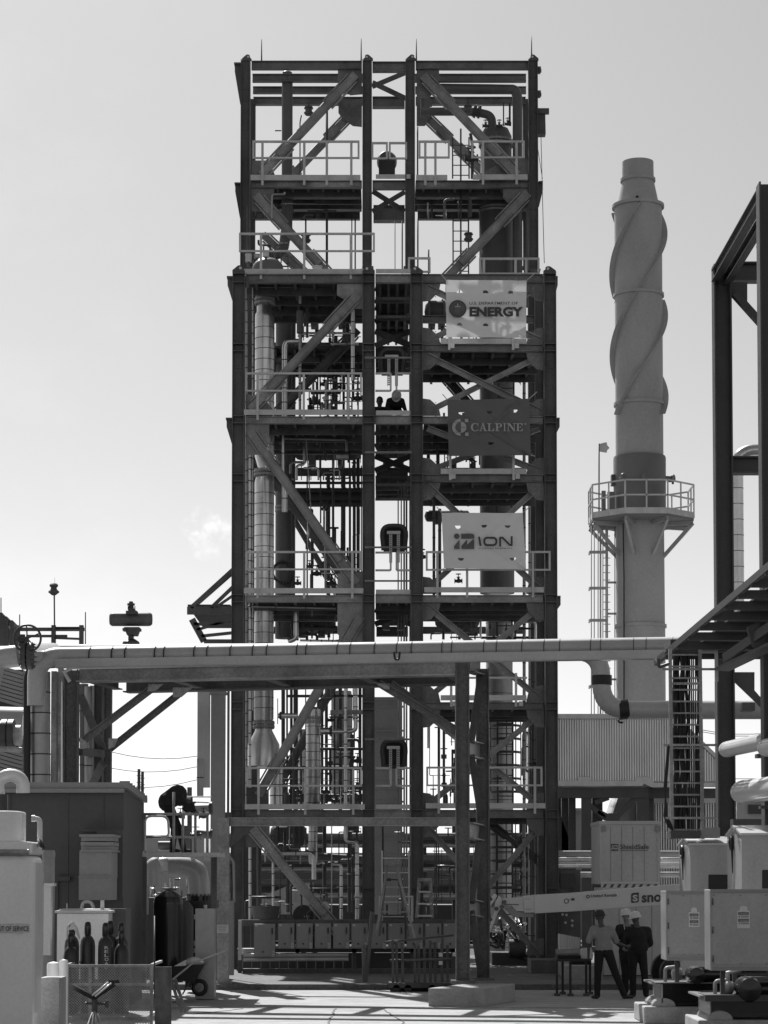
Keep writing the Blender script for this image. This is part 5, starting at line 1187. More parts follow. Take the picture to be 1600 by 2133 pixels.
e=empty('stepladder',P(885,1912,55.5),'small grey stepladder with three wide treads right of the middle bay','stepladder')
for a_,b_ in (((872,1832),(867,1912)),((898,1832),(902,1912)),((875,1840),(870,1912)),((895,1840),(899,1912))):
    q=MB(); q.beam(P(*a_,55.5 if a_[0] in (872,898) else 56.1),P(*b_,55.5 if a_[0] in (872,898) else 56.4),.05,.04); q.build('leg','steel_b',e)
for y_,w_ in ((1858,13),(1883,15),(1908,16)):
    q=MB(); q.pbox(885-w_,885+w_,y_-2,y_+1.5,55.4,.1); q.build('step','galv',e)
q=MB(); q.pbox(871,899,1829,1836,55.4,.15); q.build('top_cap','steel_b',e)
q=MB(); T=P(760,1790,52.4); q.tube([P(776,1900,52.4),P(761,2052,52.4)],.05,10); q.lathe(P(766,2050,52.4),[(.001,0),(.26,0),(.26,.03),(.05,.05),(.001,.06)],24); q.tube([P(759,1970,52.4),P(760,2052,52.4)],.06,10); q.pbox(756,764,1968,1975,52.3,.02); q.pbox(756,764,1983,1990,52.3,.02); o=q.build('sign_stand','steel'); tag(o,'grey post on a round base plate with two small white tags','post')
# post cart
e=empty('post_cart',(P(875,2060,50.5).x,50.5,.13),'low cart full of upright grey barrier posts by the middle bay','cart')
q=MB(); q.pbox(810,940,2048,2058,50.3,.9); q.build('base','steel_k',e)
for i,x_ in enumerate((818,826,838,864,872,884,896,906,920,932)):
    q=MB(); T=P(x_,1958+(i*37%17),50.5+.07*i); q.beam(P(x_,1958+(i*37%17),50.5+.07*i),P(x_+1,2050,50.5+.07*i),.06,.06); q.build('post','steel',e)
q=MB(); q.tube([P(812,2001,50.6),P(940,1998,50.6)],.03,8); q.tube([P(800,1963,50.8),P(945,1948,50.8)],.025,8); q.build('cross_rail','steel',e)
q=MB(); q.pbox(914,922,1985,1993,50.25,.03); q.pbox(914,922,2002,2010,50.25,.03); q.pbox(943,950,1984,1992,50.25,.03); q.build('tag_plate','label',e)
for x_ in (826,850,900,930):
    q=MB(); c=P(x_,2059,50.3); q.tube([c,c+Vector((0,.08,0))],.08,14); q.build('caster','black',e)
# ======================= CHIMNEY STACK =======================
Y=92.; k=S(Y); sx_=P(1332,900,Y).x
e = empty('chimney_stack',(sx_,Y,.13),'tall grey round chimney stack with spiral strakes right of the tower','chimney')
def zz(py,Y_=92.): return P(1330,py,Y_).z
q=MB(); q.lathe((sx_,Y,0),[(30*k,zz(345)),(33*k,zz(338)),(33.5*k,zz(374)),(36*k,zz(374)),(36*k,zz(380)),(34*k,zz(380)),(44*k,zz(427)),(50*k,zz(428)),(50*k,zz(956)),(51*k,zz(1300)),(51.5*k,zz(1300)),(51.5*k,.13)],64)
q.build('shell','stack',e)
q=MB(); q.lathe((sx_,Y,0),[(54*k,zz(952)),(55*k,zz(956)),(54.5*k,zz(1090)),(51*k,zz(1090))],64); q.build('dark_band','stack_d',e)
for py,r in ((376,37),(431,55),(616,53.5),(843,53.5),(1305,54.5)):
    q=MB(); q.lathe((sx_,Y,zz(py)),[(r*k*.9,-.06),(r*k,-.06),(r*k,.06),(r*k*.9,.06)],64); q.build('ring','stack',e)
for f in range(3):
    for seg_,(ya,yb) in enumerate(((436,612),(620,868))):
        q=MB(); vs=[]; n=60
        for i in range(n+1):
            py=ya+(yb-ya)*i/n; ph=R(90+120*f+(py-436)/510*360); c,s=math.cos(ph),-math.sin(ph); z=zz(py)
            for rr_,dz in ((49*k,.02),(61.5*k,.02),(61.5*k,-.02),(49*k,-.02)): vs.append((sx_+c*rr_,Y+s*rr_,z+dz))
        fs=[(i*4+j,i*4+(j+1)%4,(i+1)*4+(j+1)%4,(i+1)*4+j) for i in range(n) for j in range(4)]+[(0,1,2,3),(n*4+3,n*4+2,n*4+1,n*4)]
        q.add(vs,fs); q.build('strake','stack',e)
q=MB(); q.pplate([(1322,430),(1322,410),(1325,404),(1330,404),(1333,410),(1333,430)],Y-46*k,.06); q.mi=1; q.tube([P(1327.5,410,Y-47*k),P(1327.5,410,Y-46.2*k)],.06,10); q.build('lifting_eye',['stack','black'],e)
q=MB(); q.tube([P(1298,1090,Y-40*k),P(1300,1200,Y-43*k),P(1300,1500,Y-43*k)],1.4*k,8); q.build('cable','black',e)
for x_ in (1295,1338,1387):
    q=MB(); c=P(x_,996,Y-(45 if x_!=1387 else 5)*k); q.tube([c,c+Vector((.25 if x_==1387 else 0,-.3 if x_!=1387 else 0,0))],.09,14); d_=c+Vector((.27 if x_==1387 else 0,-.3 if x_!=1387 else 0,0)); q.tube([d_,d_+Vector((.06,-.04,0))],.15,14); q.build('test_port','stack_d',e)
q=MB(); c=P(1389,1002,Y); q.tube([c,c+Vector((.3,0,0))],.05,8); q.pbox(1400,1404,997,1008,Y,.1); q.pbox(1274,1284,988,1010,Y-.3,.4); q.build('sensor','steel_k',e)
pl_=empty('stack_platform',(sx_,Y,zz(1100)),'octagonal railed gallery with diagonal brackets round the chimney stack','platform'); cx_=sx_+.04
def oct_(r,z,n=8,off=22.5): return [Vector((cx_+r*k*math.cos(R(off+360*i/n)),Y+r*k*math.sin(R(off+360*i/n)),z)) for i in range(n)]
z0=zz(1086)
q=MB(); o1=oct_(114,z0); o2=oct_(54,z0); q.add(o1+o2+[p+Vector((0,0,-.1)) for p in o1+o2],[(i,(i+1)%8,8+(i+1)%8,8+i) for i in range(8)]+[(16+i,24+i,24+(i+1)%8,16+(i+1)%8) for i in range(8)]+[(i,16+i,16+(i+1)%8,(i+1)%8) for i in range(8)]); q.build('deck','stack_d',pl_)
q=MB(); 
for a_,b_ in zip(o1,o1[1:]+o1[:1]): q.beam(a_+Vector((0,0,.12)),b_+Vector((0,0,.12)),.02,.24,up=(0,0,1))
q.build('toe_board','galv',pl_)
q=MB()
for h_ in (1.35,.75):
    for a_,b_ in zip(o1,o1[1:]+o1[:1]): q.beam(a_+Vector((0,0,h_)),b_+Vector((0,0,h_)),.06,.06)
q.build('handrail','galv',pl_); 
for a_,b_ in zip(o1,o1[1:]+o1[:1]):
    q=MB()
    for t in (0,.5): c=a_.lerp(b_,t); q.beam(c,c+Vector((0,0,1.35)),.06,.06)
    q.build('rail_post','galv',pl_)
for i in range(8):
    a=R(22.5+45*i); d_=Vector((math.cos(a),math.sin(a),0)); A_=Vector((cx_,Y,z0-.2))+d_*112*k; B_=Vector((cx_,Y,zz(1160)))+d_*50*k
    q=MB(); q.beam(A_,B_,.1,.14); q.beam(A_+Vector((0,0,.02)),Vector((cx_,Y,z0-.18))+d_*50*k,.1,.16); q.build('bracket','stack',pl_)
q=MB(); q.pbox(1254,1262,1022,1064,Y-.9,.2); q.pbox(1266,1281,1024,1060,Y-.6,.2); q.build('gauge_box','stack_d',pl_)
e=empty('stack_ladder',P(1250,1500,Y),'caged access ladder hanging below the left side of the chimney gallery','ladder')
q=MB()
for x_ in (1232,1238,1246,1256,1262): q.tube([P(x_,1095,Y-.4),P(x_,1500,Y-.4)],.02,6)
for x_ in (1251,1265): q.beam(P(x_,1095,Y),P(x_,1500,Y),.07,.05)
q.build('stile','stack',e)
q=MB(); zt=zz(1150)
for y_ in (1150,1225,1292,1362,1430): 
    q.pbox(1230,1266,y_-3,y_+3,Y-.45,.05); q.pbox(1228,1231,y_-3,y_+3,Y-.4,.5)
q.build('cage_hoop','stack',e)
q=MB()
for i in range(60):
    z=zz(1500)+i*.3
    if z<zz(1100): q.beam(Vector((P(1251,0,Y).x,Y,z)),Vector((P(1265,0,Y).x,Y,z)),.03,.03)
q.build('rung','stack',e)
for y_ in (1213,1278,1415):
    q=MB(); q.pbox(1266,1290,y_-2,y_+2,Y,.1); q.build('standoff','stack',e)
pipe([(1281,1090),(1281,1500)],Y-.3,1,'thin cable between ladder and chimney stack','steel','cable','cable')
e=empty('windsock',P(1249,1065,Y-1),'small tattered pale flag on a thin mast at the chimney gallery','flag')
q=MB(); q.tube([P(1248,1065,Y-1),P(1248,924,Y-1)],.03,6); q.build('mast','stack_d',e)
q=MB(); fl=[(1248,925),(1258,922),(1264,921),(1265,927),(1270,933),(1265,938),(1264,943),(1257,942),(1248,940)]; q.pplate(fl,Y-1,.02); q.build('flag','galv',e)
# ======================= RIGHT BACKGROUND =======================
# corrugated building
e=empty('corrugated_building',(P(1320,1600,80).x,80,.13),'pale corrugated metal building raised on black steel legs right of the tower','building')
Yc=78.
q=MB(); rim=lambda x:1490 if x<1405 else 1490+(x-1405)*.98
x_=1130.
nrib=0
while x_<1500:
    x2=min(x_+5.2,1500); 
    for (xa,xb,dy) in ((x_,x_+2.4,0),(x_+2.4,x2,.16)):
        ta=P(xa,rim(xa)+8,Yc); tb=P(xb,rim(xb)+8,Yc); ba=P(xa,1628,Yc); 
        q.add([(ta.x,Yc+dy,ba.z),(tb.x,Yc+dy,ba.z),(tb.x,Yc+dy,tb.z),(ta.x,Yc+dy,ta.z)],[(0,1,2,3)])
        if dy==0: q.add([(tb.x,Yc,ba.z),(tb.x,Yc+.16,ba.z),(tb.x,Yc+.16,tb.z),(tb.x,Yc,tb.z)],[(0,1,2,3)])
        else: q.add([(tb.x,Yc+.16,ba.z),(tb.x,Yc,ba.z),(tb.x,Yc,tb.z),(tb.x,Yc+.16,tb.z)],[(0,1,2,3)])
    x_=x2
q.build('wall','corr',e)
q=MB(); q.plate([P(1130,1500,Yc+.35),P(1405,1500,Yc+.35),P(1500,1590,Yc+.35),P(1500,1628,Yc+.35),P(1130,1628,Yc+.35)],(0,9,0)); q.build('core','duct',e)
q=MB(); q.plate([P(1130,1487,Yc-.05),P(1406,1487,Yc-.05),P(1502,1580,Yc-.05),P(1502,1590,Yc-.05),P(1404,1497,Yc-.05),P(1130,1497,Yc-.05)],(0,9.3,0)); q.build('roof','galv',e)
q=MB(); q.pplate([(1130,1626),(1204,1626),(1204,1619),(1230,1619),(1230,1627),(1326,1627),(1326,1619),(1352,1619),(1364,1630),(1500,1630),(1500,1640),(1358,1640),(1342,1632),(1338,1637),(1130,1637)],Yc-.06,.05); q.build('base_flashing','galv',e)
e=empty('support_frame',(P(1280,1700,79).x,79,.13),'black steel legs and V brace under the raised corrugated building','support frame')
q=MB(); q.pbox(1130,1350,1640,1662,78.3,.5); q.build('beam','steel_k',e); q=MB(); q.pbox(1350,1500,1642,1662,79,.5); q.build('beam','steel_k',e)
for x0,x1,Y_ in ((1212,1224,78.4),(1327,1342,78.4),(1343,1352,80),(1170,1182,80),(1185,1192,79.2),(1234,1240,80),(1241,1247,80.6)):
    T=P(x0,1640,Y_); q=MB(); q.box(T.x,P(x1,0,Y_).x,Y_,Y_+.3,.13,T.z); q.build('leg','steel_k',e)
for a_,b_ in (((1222,1672),(1262,1706)),((1326,1660),(1284,1704)),((1246,1690),(1272,1704)),((1240,1672),(1268,1662))):
    q=MB(); A_,B_=P(*a_,78.5),P(*b_,78.5); q.beam(A_,B_,.15,.16,up=(B_-A_).cross(Vector((0,1,0)))); q.build('brace','steel_k',e)
q=MB(); q.pplate([(1262,1700),(1268,1694),(1284,1694),(1290,1704),(1290,1716),(1262,1716)],78.4,.2); q.build('gusset_plate','steel_k',e)
# second corrugated wall
e=empty('corrugated_shed',(P(1420,1800,83).x,83,.13),'lower corrugated shed behind the cable ladder','building')
q=MB(); x_=1345.
while x_<1500:
    for (xa,xb,dy) in ((x_,x_+2.4,0),(x_+2.4,x_+5.2,.3)):
        ta=P(xa,1672,83); tb=P(xb,1672,83); q.add([(ta.x,83+dy,.13),(tb.x,83+dy,.13),(tb.x,83+dy,tb.z),(ta.x,83+dy,ta.z)],[(0,1,2,3)])
        q.add([(tb.x,83,.13),(tb.x,83.3,.13),(tb.x,83.3,tb.z),(tb.x,83,tb.z)],[(0,1,2,3)])
    x_+=5.2
q.build('wall','corr',e); q=MB(); q.pbox(1343,1502,1663,1673,82.9,8); T=P(1345,1673,83.35); q.box(T.x,P(1500,0,83.35).x,83.35,90,.13,T.z-.05); q.build('roof','galv',e)
e=empty('process_tent',(P(1300,1705,86).x,86,.13),'pale slope sided hopper seen between the black legs','hopper')
q=MB(); q.plate([P(1255,1760,86),P(1288,1660,86),P(1324,1660,86),P(1324,1760,86)],(0,3,0)); q.build('shell','box',e)
for i,(x0,x1,y0,y1,Y_,mm,lb) in enumerate(((1192,1206,1690,1735,88,'box','small pale block building left of the black legs'),(1160,1176,1700,1790,84,'steel_k','dark sloping machine at the right foot of the tower'),(1228,1236,1665,1760,90,'box','pale far wall strip between black legs'))):
    T=P(x0,y0,Y_); q=MB(); q.box(T.x,P(x1,0,Y_).x,Y_,Y_+2,.13,T.z); q.box(T.x-.1,P(x1,0,Y_).x+.1,Y_-.1,Y_+2.1,T.z,T.z+.12); o=q.build('outbuilding',mm); tag(o,lb,'building')
q=MB(); q.plate([P(1155,1700,80),P(1168,1700,80),P(1190,1760,80),P(1190,1785,80),P(1155,1785,80)],(0,1.5,0)); o=q.build('chute','steel_k'); tag(o,'dark sloping chute beside the right column of the tower','chute')
# elbow pipe right
pipe([(1105,1356,0),(1253,1356),(1253,1479),(1380,1479),(1640,1479)],56,19.5,'large grey pipe that drops from the overhead line and turns right in front of the stack','pipe_g','elbow_pipe','pipe',rad=2.9,seg=28)
bpy.data.objects['elbow_pipe']['label']='large grey S-shaped pipe dropping behind the overhead line then running right before the stack'
def bandm(pt,d,label):
    q=MB(); c=P(*pt,56); q.tube([c-Vector(d)*.12,c+Vector(d)*.12],21*S(56),28); o=q.build('pipe_clamp','black'); tag(o,label,'pipe clamp')
bandm((1254,1417),(0,0,1),'upper black clamp band round the S-shaped grey pipe'); bandm((1299,1478),(.99,0,.1),'lower black clamp band with hook under the S-shaped grey pipe')
q=MB(); q.tube(bend([P(1288,1500,55.6),P(1290,1505,55.6),P(1298,1505,55.6)],.05),.025,8); o=q.build('pipe_hook','black'); tag(o,'small black hook under the lower clamp band','hook')
q=MB(); q.pbox(1547,1573,1463,1480,55.3,.4); o=q.build('junction_box','steel'); tag(o,'dark box fixed on the grey pipe between the two black columns','box')
# right steel frame
fr_=empty('steel_gantry',(P(1500,1740,42).x,42,0),'tall black steel frame of two columns and a sloping top beam at the right edge','steel frame')
def fcol(px,w_,py0,Y_):
    T=P(px,py0,Y_); q=MB(); q.ibeam(Vector((T.x,Y_,0)),T,w_*S(Y_),w_*S(Y_),(0,1,0),.03,.02); q.build('column','steel_k',fr_)
fcol(1503,37,554,45.2); fcol(1599,42,384,39.5)
q=MB(); A_=P(1490,575,45.2); B_=P(1590,400,39.5); q.ibeam(A_,B_,.16,.24,(1,0,0),.02,.015); q.build('beam','steel_k',fr_)
q=MB(); A_=P(1514,583,45.2); B_=P(1626,398,39.5); q.ibeam(A_,B_,.14,.22,(1,0,0),.02,.015); q.build('beam','steel_k',fr_)
for y0,y1,Y_ in ((548,588,45.25),(952,988,45.25),(470,512,41.4)):
    q=MB(); q.ibeam(P(1519 if Y_>43 else 1578,(y0+y1)/2,Y_),P(1680,(y0+y1)/2,Y_),.3,(y1-y0)*S(Y_),(0,1,0),.03,.02); q.build('beam','steel_k',fr_)
q=MB(); q.pplate([(1518,588),(1557,588),(1557,630),(1545,640),(1518,612)],45.1,.04); q.build('gusset_plate','steel_k',fr_)
q=MB(); A_,B_=P(1530,612,45.1),P(1600,690,45.1); q.beam(A_,B_,.2,.13,up=(B_-A_).cross(Vector((0,1,0)))); q.build('brace','steel_k',fr_)
q=MB(); q.pplate([(1530,1400),(1572,1400),(1572,1438),(1600,1470),(1600,1485),(1530,1418)],45.1,.15); q.build('gusset_plate','steel_k',fr_)
vess(1538,[(13,985),(13,1345)],58,'silver clad vertical pipe between the two black columns','clad',31,'insulated_riser','pipe')
pipe([(1538,990),(1538,950),(1560,938),(1620,938)],58,13,'silver clad elbow topping the riser between the two black columns','clad',rad=1.8,step=20)
# cable ramp
rp=empty('cable_ramp',P(1400,1380,41),'black sloping cable ramp with cross joists climbing to the right edge','cable ramp')
A_=P(1366,1380,41.5); B_=P(1640,1148,34.5)
q=MB(); q.beam(A_,B_,.07,.12); q.build('stringer','steel_k',rp)
q=MB(); q.beam(P(1366,1377,41.3),P(1397,1349,41.3),.03,.09); q.build('end_flashing','white',rp)
dx=Vector((1.9,0,0)); n=9
for i in range(n):
    c=A_.lerp(B_,.1+i*.86/n); q=MB(); q.beam(c+Vector((-.02,0,-.04)),c+dx+Vector((0,0,-.04)),.08,.14); q.build('joist','steel_k',rp)
q=MB(); a0=A_.lerp(B_,.1)+Vector((.42,0,.02)); b0=B_+Vector((.42,0,.02)); q.add([a0,b0,b0+dx,a0+dx,a0+Vector((0,0,.04)),b0+Vector((0,0,.04)),b0+dx+Vector((0,0,.04)),a0+dx+Vector((0,0,.04))],[(0,1,2,3),(7,6,5,4),(0,4,5,1),(1,5,6,2),(2,6,7,3),(3,7,4,0)]); q.build('tray_floor','grate',rp)
q=MB(); q.pbox(1397,1545,1332,1352,40.6,.9); q.build('end_beam','steel_k',rp); q=MB(); q.pbox(1388,1535,1352,1357,40.5,1.0); q.build('end_plate','steel_k',rp)
q=MB(); A2,B2=P(1508,1372,39),P(1640,1280,37); q.beam(A2,B2,.05,.16); q.build('stringer','steel_k',rp); 
q=MB(); A2,B2=P(1504,1395,39),P(1640,1330,37.4); q.beam(A2,B2,.3,.05); q.build('cable_tray','steel_k',rp)
q=MB(); q.pplate([(1558,1305),(1580,1295),(1596,1350),(1582,1358),(1566,1340)],38,.2); q.build('counter_plate','steel_k',rp)
# vertical cable ladder
cl=empty('cable_ladder',P(1430,1745,40),'tall vertical ladder rack full of hanging black cables left of the black column','cable ladder')
q=MB(); 
q.beam(P(1396,1352,40),P(1400,1748,40),.06,.055); q.build('stile','steel_b',cl); q=MB(); q.beam(P(1458,1354,40),P(1464,1748,40),.06,.055); q.build('stile','steel_b',cl)
q=MB(); y_=1364.
while y_<1745: q.beam(P(1397,y_,40.03),P(1462,y_,40.03),.03,.03); y_+=24.3
q.build('rung','steel_b',cl)
q=MB()
for y_,x0,x1 in ((1394,1380,1492),(1424,1400,1462),(1552,1382,1494),(1704,1386,1496)):
    q.beam(P(x0,y_,39.9),P(x1,y_,39.9),.03,.04)
q.build('cross_channel','steel_b',cl)
rnd=random.Random(9)
for i,(x_,r) in enumerate(((1405,.028),(1409,.032),(1414,.03),(1419,.03),(1425,.035),(1431,.03),(1436,.02),(1441,.014),(1445,.012),(1449,.012),(1454,.026),(1457,.022))):
    pts=[]; xx=x_
    for j in range(12):
        pts.append(P(xx,1362+j*35,40.12+.03*(i%3))); xx=x_+rnd.uniform(-3,3)*(1 if r>.02 else .2)
    q=MB(); q.tube(pts,r,8); q.build('cable','black',cl)
for i in range(3):
    q=MB(); q.tube([P(1394-i,1550,39.9),P(1388-i*2,1640,39.9),P(1384+i*3,1700,39.9),P(1392+i*4,1722,39.9),P(1402,1730,39.9)],.016,8); q.build('cable','black',cl)
e=empty('drain_box',P(1430,1745,39.8),'dark steel catch tray at the foot of the cable ladder','tray'); q=MB(); q.pbox(1398,1460,1731,1746,39.7,.6); q.build('tray','steel_k',e); q=MB(); q.pbox(1462,1500,1724,1745,39.9,.5); q.build('side_box','duct',e)
q=MB(); q.beam(P(1492,1353,40.5),P(1493,1420,40.5),.06,.04); q.beam(P(1462,1358,40.5),P(1492,1358,40.5),.05,.05); o=q.build('drip_rail','white'); tag(o,'short white bracket rail at the top right of the cable ladder','bracket')
q=MB(); q.tube(bend([P(1372,1372,40),P(1372,1390,40),P(1396,1382,40)],.05),.03,8); o=q.build('hook_bracket','steel_k'); tag(o,'bent dark bracket under the white edge of the cable ramp','bracket')
# white pipes at right edge
def wp(p0,Y0,p1,Y1,r,label):
    A_=P(*p0,Y0); B_=P(*p1,Y1); d_=(B_-A_).normalized(); q=MB(); q.tube([A_-d_*r*.15,A_+d_*r*.1,A_+d_*r*.45,A_+d_*r*1.0,B_],[r*.45,r*.75,r*.93,r,r],28); q.tube([A_+d_*r*1.7,A_+d_*r*1.9],r*1.02,28); o=q.build('white_pipe','white'); tag(o,label,'pipe','white pipes at the right edge')
wp((1510,1562),43,(1700,1520),37,.15,'upper white jacketed pipe with rounded end at the right edge'); wp((1592,1559),38.5,(1690,1535),35.5,.15,'stub of white pipe beside the upper one, cut off by the frame'); wp((1541,1651),39.2,(1700,1630),34.5,.2,'lower thicker white jacketed pipe with rounded end at the right edge')
q=MB(); q.pbox(1578,1640,1570,1578,42,.3); q.pbox(1586,1640,1678,1684,39,.3); o=q.build('pipe_saddle','steel_k'); tag(o,'dark saddles under the white jacketed pipes','pipe saddle')
e=empty('tank_truck',(P(1570,1700,60).x,60,.13),'grey enclosure with ribbed side behind the right black column','enclosure'); q=MB(); T=P(1535,1665,60); q.box(T.x,T.x+2,60,62,.13,T.z); q.build('body','box',e); q=MB(); q.pbox(1560,1600,1676,1695,59.9,.05); q.build('window','steel_k',e); q=MB(); q.pbox(1533,1625,1660,1667,59.85,2.3); q.build('roof','galv',e)
q=MB(); q.pbox(1528,1640,1706,1730,44,.4); o=q.build('steel_beam','steel_k'); tag(o,'dark horizontal beam above the rearmost hood at right','beam')
# storage containers
def container(x0,x1,y0,zb,Y_,d_,label,m='cont'):
    T=P(x0,y0,Y_); B_=P(x1,y0,Y_); e=empty('container',((T.x+B_.x)/2,Y_,zb),label,'container'); q=MB(); q.box(T.x,B_.x,Y_,Y_+d_,zb,T.z); q.build('body',m,e)
    q=MB(); w_=.07
    for x_ in (T.x-.01,B_.x+.01-w_): q.box(x_,x_+w_,Y_-.02,Y_+.0,zb,T.z-.0)
    q.box(T.x-.02,B_.x+.02,Y_-.03,Y_+d_+.02,T.z,T.z+.08); q.build('corner_frame',m,e); return e
zc=P(1300,1842,56).z
e1=container(1250,1374,1717,zc,56,2.4,'upper grey shipping container printed with a square badge and ShieldSafe')
q=MB()
for x_ in (1253,1366): q.pbox(x_,x_+9,1720,1732,55.95,.04); 
q.build('corner_casting','duct',e1); 
q=MB()
for x_ in (1272,1295,1318,1342): q.pbox(x_,x_+.5,1722,1835,55.993,.006)
q.build('panel_seam','duct',e1)
text('ShieldSafe',1292,1352,1768.5,55.98,9.5,'ink_m',e1,bold=.02); q=MB(); q.pplate([(1273,1758),(1288,1758),(1288,1765.5),(1283,1766),(1278,1765),(1273,1766)],55.98,.01); q.pplate([(1273,1770),(1278,1769),(1283,1770),(1288,1769),(1288,1772),(1273,1772)],55.98,.01); q.build('badge','ink',e1)
text('ATS',1274,1287,1764.5,55.97,4.4,'white',e1,bold=.03); q=MB(); q.pbox(1292,1350,1771,1772,55.98,.01); q.build('underline','ink_m',e1)
q=MB(); q.pbox(1252,1373,1837,1841,55.97,.02); q.build('label_strip','label',e1)
q=MB(); q.pbox(1252,1373,1842,1852,55.96,.02); q.build('hazard_strip','label',e1)
q=MB()
for i in range(8): x_=1253+i*15; q.pplate([(x_,1852),(x_+6,1842),(x_+12,1842),(x_+6,1852)],55.95,.008)
q.build('hazard_stripe','steel',e1)
e2=container(1258,1384,1856,.15,55.6,2.4,'lower grey shipping container under the boom behind the three people')
q=MB()
for x_ in (1290,1325,1358): q.pbox(x_,x_+.5,1860,2030,55.593,.006)
q.build('panel_seam','duct',e2)
# horizontal clad pipes right
for i,(y_,r,Y_,mm) in enumerate(((1778,6,66,'duct'),(1792,6.5,65,'clad'),(1806,2.5,64,'clad'),(1803,3,66.6,'clad_d'),(1822,6,67,'clad_d'))):
    pipe([(1158,y_),(1420,y_)],Y_,r,('topmost grey pipe behind the upper container','bright clad pipe behind the upper container','thin bright pipe lowest behind the upper container','thin dull pipe behind the upper container','fat dull pipe low behind the upper container')[i],mm)
# control cabinets + white rolls + table with black cloth
e=empty('control_console',(P(1182,1925,60).x,60,.13),'dark control panel with small dials behind the black table','control panel'); T=P(1164,1812,60); q=MB(); q.box(T.x,P(1201,0,60).x,60,60.6,.13,T.z); q.build('body','steel',e)
q=MB(); q.pbox(1168,1197,1820,1850,59.95,.05); q.build('window','steel_k',e); q=MB()
for x_,y_ in ((1172,1905),(1180,1906),(1192,1918),(1192,1928),(1178,1922)): c=P(x_,y_,59.95); q.tube([c,c-Vector((0,.04,0))],.035,10)
q.build('dial','galv',e)
e=empty('cylinder_rack',(P(1190,1990,56).x,56,.13),'row of upright white tubes behind the black table','tube rack')
for i in range(9):
    x_=1165+i*5.8; T=P(x_,1945+i*1.2,56); q=MB(); q.tube([Vector((T.x,56+.1*i,P(0,1978,56).z)),Vector((T.x,56+.1*i,T.z))],.032,12); q.build('tube','white',e)
q=MB(); q.pbox(1160,1222,1978,1986,56.2,.5); T=P(1160,1986,56.4); q.box(T.x,P(1222,0,56).x,56.3,56.8,.13,T.z); q.build('base','box',e)
e=empty('folding_table',(P(1198,2070,49).x,49,.0),'black folding table with a dark cloth and tall thin legs by the tower','table')
q=MB(); q.pbox(1158,1232,1998,2003,48.6,.8); q.build('table_top','black',e); q=MB(); q.pbox(1163,1210,1990,1998,48.7,.5); q.pbox(1190,1232,2003,2010,48.65,.6); q.build('cloth','jacket',e)
for x_,dy in ((1160,0),(1188,0),(1221,0),(1172,.7),(1229,.7)):
    T=P(x_,2003,48.6+dy); q=MB(); q.beam(T,(T.x,48.6+dy,0),.05,.05); q.build('leg','black',e); q=MB(); q.box(T.x-.06,T.x+.06,48.5+dy,48.7+dy,0,.06)
    q.build('foot','steel_k',e)
q=MB(); q.plate([P(1208,1996,48.9),P(1211,1976,48.9),P(1232,1974,48.9),P(1236,1990,48.9),P(1234,2000,48.9)],(0,.2,0)); o=q.build('paper_bag','white'); tag(o,'crumpled white bag standing on the black folding table','bag')
q=MB(); q.box(P(1168,0,54).x,P(1246,0,54).x,54,55.2,.13,P(0,2012,54).z); o=q.build('equipment_crate','conc'); tag(o,'low grey block under and behind the black folding table','crate')
q=MB(); q.box(P(1100,0,57).x,P(1160,0,57).x,57,58.5,.13,P(0,2000,57).z); o=q.build('equipment_crate','steel'); tag(o,'dark low crate at the right foot of the tower','crate')
# boom lift
bl=empty('boom_lift',(P(1500,2050,50).x,50.5,0),'pale telescopic boom of a lift reaching left toward the tower with black lettering','boom lift')
Yb=50.
def bp(pix,dy,Y_,m,nm): q=MB(); q.pplate(pix,Y_,dy); o=q.build(nm,m,bl); bv=o.modifiers.new('edge','BEVEL'); bv.width=.012; bv.segments=2; return o
bp([(1113,1864),(1190,1860),(1460,1838),(1460,1880),(1190,1899),(1114,1903)],.34,Yb,'box_l','outer_boom'); bp([(1090,1866),(1116,1864),(1116,1901),(1092,1902)],.3,Yb+.03,'box_l','middle_boom'); bp([(1046,1872),(1092,1868),(1092,1899),(1076,1898),(1066,1887),(1047,1887)],.22,Yb+.07,'box_l','inner_boom')
bp([(1040,1866),(1046,1872),(1046,1890),(1038,1900),(1022,1942),(1020,1936),(1030,1898),(1032,1880)],.16,Yb+.05,'box_l','jib_arm'); bp([(1024,1868),(1032,1862),(1036,1866),(1030,1878),(1022,1886)],.16,Yb+.08,'box_l','jib_head')
bp([(1050,1891),(1062,1903),(1072,1911),(1112,1911),(1112,1903),(1080,1899),(1068,1890)],.14,Yb+.1,'duct','lift_link')
q=MB(); 
for x_,y_ in ((1051,1879),(1034,1893),(1046,1889)): c=P(x_,y_,Yb); q.tube([c+Vector((0,.1,0)),c-Vector((0,.03,0))],.045,14)
q.build('pivot_pin','ink_m',bl); q=MB(); q.beam(P(1050,1884.5,Yb-.005),P(1081,1884.5,Yb-.005),.01,.02); 
for x_,y_ in ((1096,1872),(1101,1872),(1096,1893),(1100,1893),(1105,1893)): q.pbox(x_,x_+2,y_,y_+1.5,Yb-.002,.01)
q.build('boom_bolt','ink_m',bl)
q=MB(); q.box(P(1400,0,Yb).x,P(1520,0,Yb).x,Yb-.3,Yb+1.8,.4,P(0,1895,Yb).z); q.build('turret','box_l',bl)
for x_ in (1400,1500):
    for dy in (0,1.6):
        q=MB(); c=Vector((P(x_,0,Yb).x,Yb+dy-.2,.42)); q.tube([c,c+Vector((0,.3,0))],.42,24); q.build('wheel','black',bl)
sl_=-math.tan(math.atan2(20,188)*-1)
